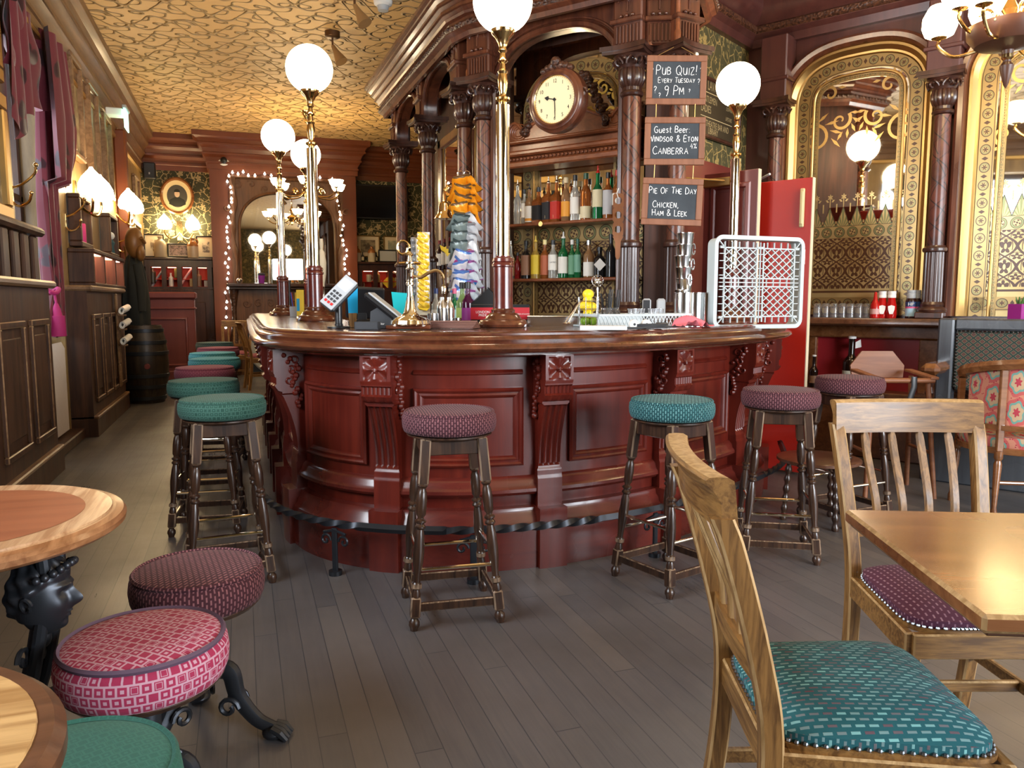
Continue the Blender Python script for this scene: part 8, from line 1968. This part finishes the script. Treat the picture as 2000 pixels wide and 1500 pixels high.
for sg in (-1, 1):
    for (dx, dz, r, tr) in ((.12, -.12, .08, 1.2), (.34, -.10, .07, 1.1), (.55, -.17, .06, 1.2), (.05, -.35, .06, 1.1), (-.05, -.5, .06, 1.2)):
        P = spiral(sg*(ow-dx), zt+dz, r, tr, 1+dx*5, sg); g.tube([OM(.056) @ Vector((p[0], p[1], 0)) for p in P], .011, 6)
    g.tube([OM(.06) @ Vector((sg*(ow-.06+.02*sin(z*6)), z, 0)) for z in [zm+i*(zt-zm)/30 for i in range(31)]], [.03+.012*sin(i*.9) for i in range(31)], 8)
g.ball((0, zt-.26, .06), .07, 14, 10, M=OM(0)); g.build('carved_frame', M['carve'], om)
# purple pot on the mantel
x = fp(511, 545, fy-.15).x; t = thing('purple_pot', 'small purple pot plant standing on the fireplace mantel', 'plant pot', (x, fy-.14, zm)); g = MB(); g.lathe([(.04, 0), (.055, .13)], 18); g.build('pot', flat('violet_pot', (.25, .03, .40), .4), t); g = MB(); [g.ball((.03*cos(k), .03*sin(k), .15), .025, 8, 6) for k in range(6)]; g.build('leaves', flat('dark_leaf', (.05, .05, .09), .5), t)
x = fp(467, 548, fy-.15).x; t = thing('glass_float', 'small grey glass ball on the left end of the mantel', 'ornament', (x, fy-.14, zm)); g = MB(); g.ball((0, 0, .045), .045); g.build('glass_ball', M['steel'], t); g = MB(); g.lathe([(.03, 0), (.02, .012)], 12); g.build('base', M['black'], t)
# fairy lights round the overmantel
sl_ = thing('fairy_lights', 'string of warm fairy lights draped round the overmantel and down the chimney breast', 'string lights')
px = [(441, 640), (442, 620), (442, 602), (443, 590), (440, 572), (445, 563), (444, 545), (446, 534), (445, 522), (440, 514), (447, 506), (441, 495), (447, 484), (445, 472), (444, 465), (443, 453), (443, 444), (449, 435), (446, 425), (451, 414), (447, 404), (452, 395), (452, 388), (452, 376), (450, 366), (444, 355), (447, 344), (454, 337), (465, 340), (475, 336), (485, 343), (498, 343), (517, 340), (530, 343), (548, 345), (600, 346), (625, 347), (649, 350), (659, 363), (657, 371), (658, 382), (659, 393), (661, 402), (663, 414), (665, 420), (664, 429), (671, 441), (668, 449), (666, 460), (670, 470), (671, 479), (677, 489), (677, 500), (673, 506), (673, 516), (674, 526), (682, 535), (676, 546), (684, 554)]
pts = [atY(u, v, fy-.085) for u, v in px]
g = MB(); g.tube([p+Vector((0, .02, 0)) for p in pts], .005, 5); g.build('cable', M['gand'], sl_)
for p in pts: g = MB(); g.ball((0, 0, 0), .017, 8, 6); g.rod((0, 0, .012), (0, 0, .03), .006, 6); o = g.build('bulb', M['bulb'], sl_, smooth=180, loc=p)
# ================================================================ chandeliers
def chandelier(label, x, y, zb, zc, R, n, sh, col, bowl=False, double=False):
    t = thing('chandelier', label, 'chandelier', (x, y, 0)); g = MB(); g.lathe([(.02, zc-.16), (.035, zc-.15), (.03, zc-.10), (.07, zc-.02), (.09, zc)], 24); g.build('ceiling_rose', M['brass'], t)
    g = MB(); g.tube([(0.006*sin(i*1.2), .006*cos(i*1.2), zb+.22+(zc-.15-zb-.22)*i/40) for i in range(41)], .007, 6); g.build('chain', M['brass'], t)
    g = MB(); g.lathe([(.012, zb-.12), (.03, zb-.10), (.022, zb-.06), (.07, zb-.03), (.10, zb+.02), (.075, zb+.05), (.03, zb+.07), (.025, zb+.12), (.045, zb+.15), (.02, zb+.20), (.012, zb+.24)], 28); g.build('centre_body', M['brass'], t)
    if bowl: g = MB(); g.lathe([(.03, zb-.06), (.16, zb-.03), (.20, zb+.02), (.205, zb+.07)], 40); g.lathe([(.0001, zb-.26), (.012, zb-.24), (.03, zb-.17), (.035, zb-.14), (.018, zb-.12), (.03, zb-.06)], 20); g.build('dark_bowl', flat('dark_bronze', (.09, .035, .02), .4), t)
    for k in range(n):
        a = 2*pi*k/n+.35; d = Vector((cos(a), sin(a), 0)); u_ = Vector((0, 0, 1)); r_ = R*(1.0 if (not double or k % 2 == 0) else .72); zz = (0 if (not double or k % 2 == 0) else .07)+(.06 if double else 0)
        g = MB(); g.tube(smoothpath([d*.05+u_*(zb), d*(r_*.35)+u_*(zb-.08+zz), d*(r_*.75)+u_*(zb-.09+zz), d*r_+u_*(zb-.02+zz), d*r_+u_*(zb+.02+zz)], 6), .010, 8)
        g.tube([d*(r_*.45+.04*cos(i*.5)*(1-i*.04))+u_*(zb-.01+zz+.04*sin(i*.5)*(1-i*.04)) for i in range(15)], .007, 6); g.lathe([(.01, 0), (.04, .012), (.045, .02)], 18, d*r_+u_*(zb+.02+zz)); arm_ = g.build('arm', M['brass'], t)
        g = MB(); 
        if bowl: g.lathe([(.045, 0), (.075, .015), (.092, .06), (.090, .11), (.065, .16), (.055, .175)], 28, d*r_+u_*(zb+.035+zz))
        else: g.lathe([(.03, 0), (.060, .012), (.085, .05), (.095, .09), (.105, .10)], 24, d*r_+u_*(zb+.03+zz), fn=lambda aa, z: 1+.04*cos(aa*8))
        g.build('glass_shade', sh, arm_, smooth=80)
    return t
p = Vector((.92, 11.6)); zb = 1.22+(588-372)/1500*10.9
chandelier('brass chandelier with upturned glowing shades hanging before the fireplace', .97, 11.6, zb, H, .46, 6, M['shades'], 0)
q = att(1970, 76, 4.15); chandelier('large brass chandelier with opal shades at the top right corner', q.x, q.y, q.z, H, .36, 8, M['shade'], 0, bowl=True, double=True)
chandelier('brass chandelier behind the viewpoint seen only in the mirrors', 3.6, -.8, 2.75, H, .45, 6, M['shade'], 0, bowl=True)
# ceiling spotlights and smoke alarm
def ceil_spot(label, u, v, zc=H):
    p = atz(u, v, zc); t = thing('ceiling_spotlight', label, 'spotlight', (p.x, p.y, zc)); g = MB(); g.lathe([(.06, -.06), (.075, -.05), (.075, 0)], 24); g.rod((0, 0, -.05), (.0, 0, -.16), .010); g.build('mount', flat('bronze_fitting', (.12, .06, .025), .35, .6), t)
    Rx = Matrix.Translation((.01, 0, -.15)) @ Matrix.Rotation(radians(155), 4, 'Y') @ Matrix.Rotation(.3, 4, 'X'); g = MB(); g.lathe([(.018, -.02), (.03, .05), (.062, .16), (.064, .17)], 24, M=Rx); g.build('cone', M['oak'] if False else flat('tan_spot_cone', (.32, .18, .07), .4), t); g = MB(); g.lathe([(.0001, .165), (.058, .165)], 24, M=Rx, cap=False); g.build('lens', M['spot'], t)
ceil_spot('conical tan spotlight on the embossed ceiling, lower of the two', 649, 62); ceil_spot('conical tan spotlight at the top edge of the ceiling', 692, -22)
p = atz(748, 2, H); t = thing('smoke_alarm', 'round white smoke alarm on the ceiling beside the bar canopy', 'smoke alarm', (p.x, p.y, H)); g = MB(); g.lathe([(.085, 0), (.08, -.03), (.06, -.045)], 32); g.build('base', M['white'], t); g = MB(); g.lathe([(.055, -.045), (.045, -.085), (.0001, -.088)], 28); g.build('sensor_head', M['lgrey'], t)
# ================================================================ clock
kc = att(1087, 196, 4.92); cl = thing('round_wall_clock', 'round wooden wall clock with a cream face on the carved pediment', 'clock', kc, atan2(gd.y, gd.x)+.0)
fz = gn; MC = Matrix(((1, 0, 0, 0), (0, 0, -1, 0), (0, 1, 0, 0), (0, 0, 0, 1))) if sgn == -1 else Matrix(((1, 0, 0, 0), (0, 0, 1, 0), (0, 1, 0, 0), (0, 0, 0, 1)))
Rk = .150
g = MB(); g.lathe([(Rk-.003, .02), (Rk, .035), (Rk+.012, .042), (Rk+.02, .034), (Rk+.032, .030), (Rk+.040, .018), (Rk+.052, .010), (Rk+.055, -.03), (Rk+.05, -.06), (.0001, -.06)], 60, M=MC, cap=False); g.build('wooden_case', M['gan'], cl)
g = MB(); g.lathe([(.0001, .022), (Rk, .022)], 60, M=MC, cap=False); dl_ = g.build('dial', flat('cream_enamel_dial', (.82, .72, .46), .3), cl, smooth=0)
g = MB(); g.lathe([(Rk-.006, .024), (Rk-.002, .032), (Rk+.003, .036)], 60, M=MC, cap=False); g.build('brass_bezel', M['brass'], cl)
g = MB()
for k in range(1, 13):
    a = pi/2-k*pi/6; vs, fs = textgeo(str(k), .034); g.add([(x*.85, y, 0) for x, y, z in vs], fs, M=MC @ Matrix.Translation((.115*cos(a), .115*sin(a), .0235)) @ (Matrix.Rotation(pi, 4, 'Z') if k in () else Matrix.Identity(4)))
for k in range(60): a = k*pi/30; g.add([(.138*cos(a-.006), .138*sin(a-.006), .0235), (.138*cos(a+.006), .138*sin(a+.006), .0235), (.143*cos(a+.006), .143*sin(a+.006), .0235), (.143*cos(a-.006), .143*sin(a-.006), .0235)], [(0, 1, 2, 3)], M=MC)
g.build('numerals', M['black'], dl_, smooth=0)
def hand(ang, L, w, spade, nm):
    g = MB(); d = Matrix.Rotation(ang, 4, 'Z'); g.prism([(-.012, -w/2), (L*.62, -w/2), (L*.62, w/2), (-.012, w/2)], .025, .027, M=MC @ d)
    if spade: g.prism([(L*.55, 0), (L*.66, w*2.4), (L*.80, w*1.6), (L, 0), (L*.80, -w*1.6), (L*.66, -w*2.4)], .025, .0275, M=MC @ d)
    else: g.prism([(L*.6, -w/2), (L, -w*.2), (L, w*.2), (L*.6, w/2)], .027, .029, M=MC @ d)
    g.build(nm, M['black'], cl, smooth=0)
hand(pi/2-radians(285), .078, .006, True, 'hour_hand'); hand(pi/2-radians(177), .115, .005, False, 'minute_hand')
g = MB(); g.lathe([(.009, .024), (.009, .031)], 16, M=MC); g.build('centre_boss', M['black'], cl)
g = MB()
for k in range(7): a = pi/2+(k-3)*.16; g.ball((.215*cos(a), (.215*sin(a)), .0), .022+.008*(3-abs(k-3))/3, 10, 8, M=MC)
g.ball((0, .235, .012), .034, 12, 8, M=MC); g.build('carved_crest', M['carved'], cl)
for sg in (-1, 1):
    g = MB(); g.tube([MC @ Vector((sg*(.19+.035*(1-.05*i)*cos(i*.5)), .02+.035*(1-.05*i)*sin(i*.5), 0)) for i in range(16)], .009, 7); g.build('side_scroll', M['carved'], cl)
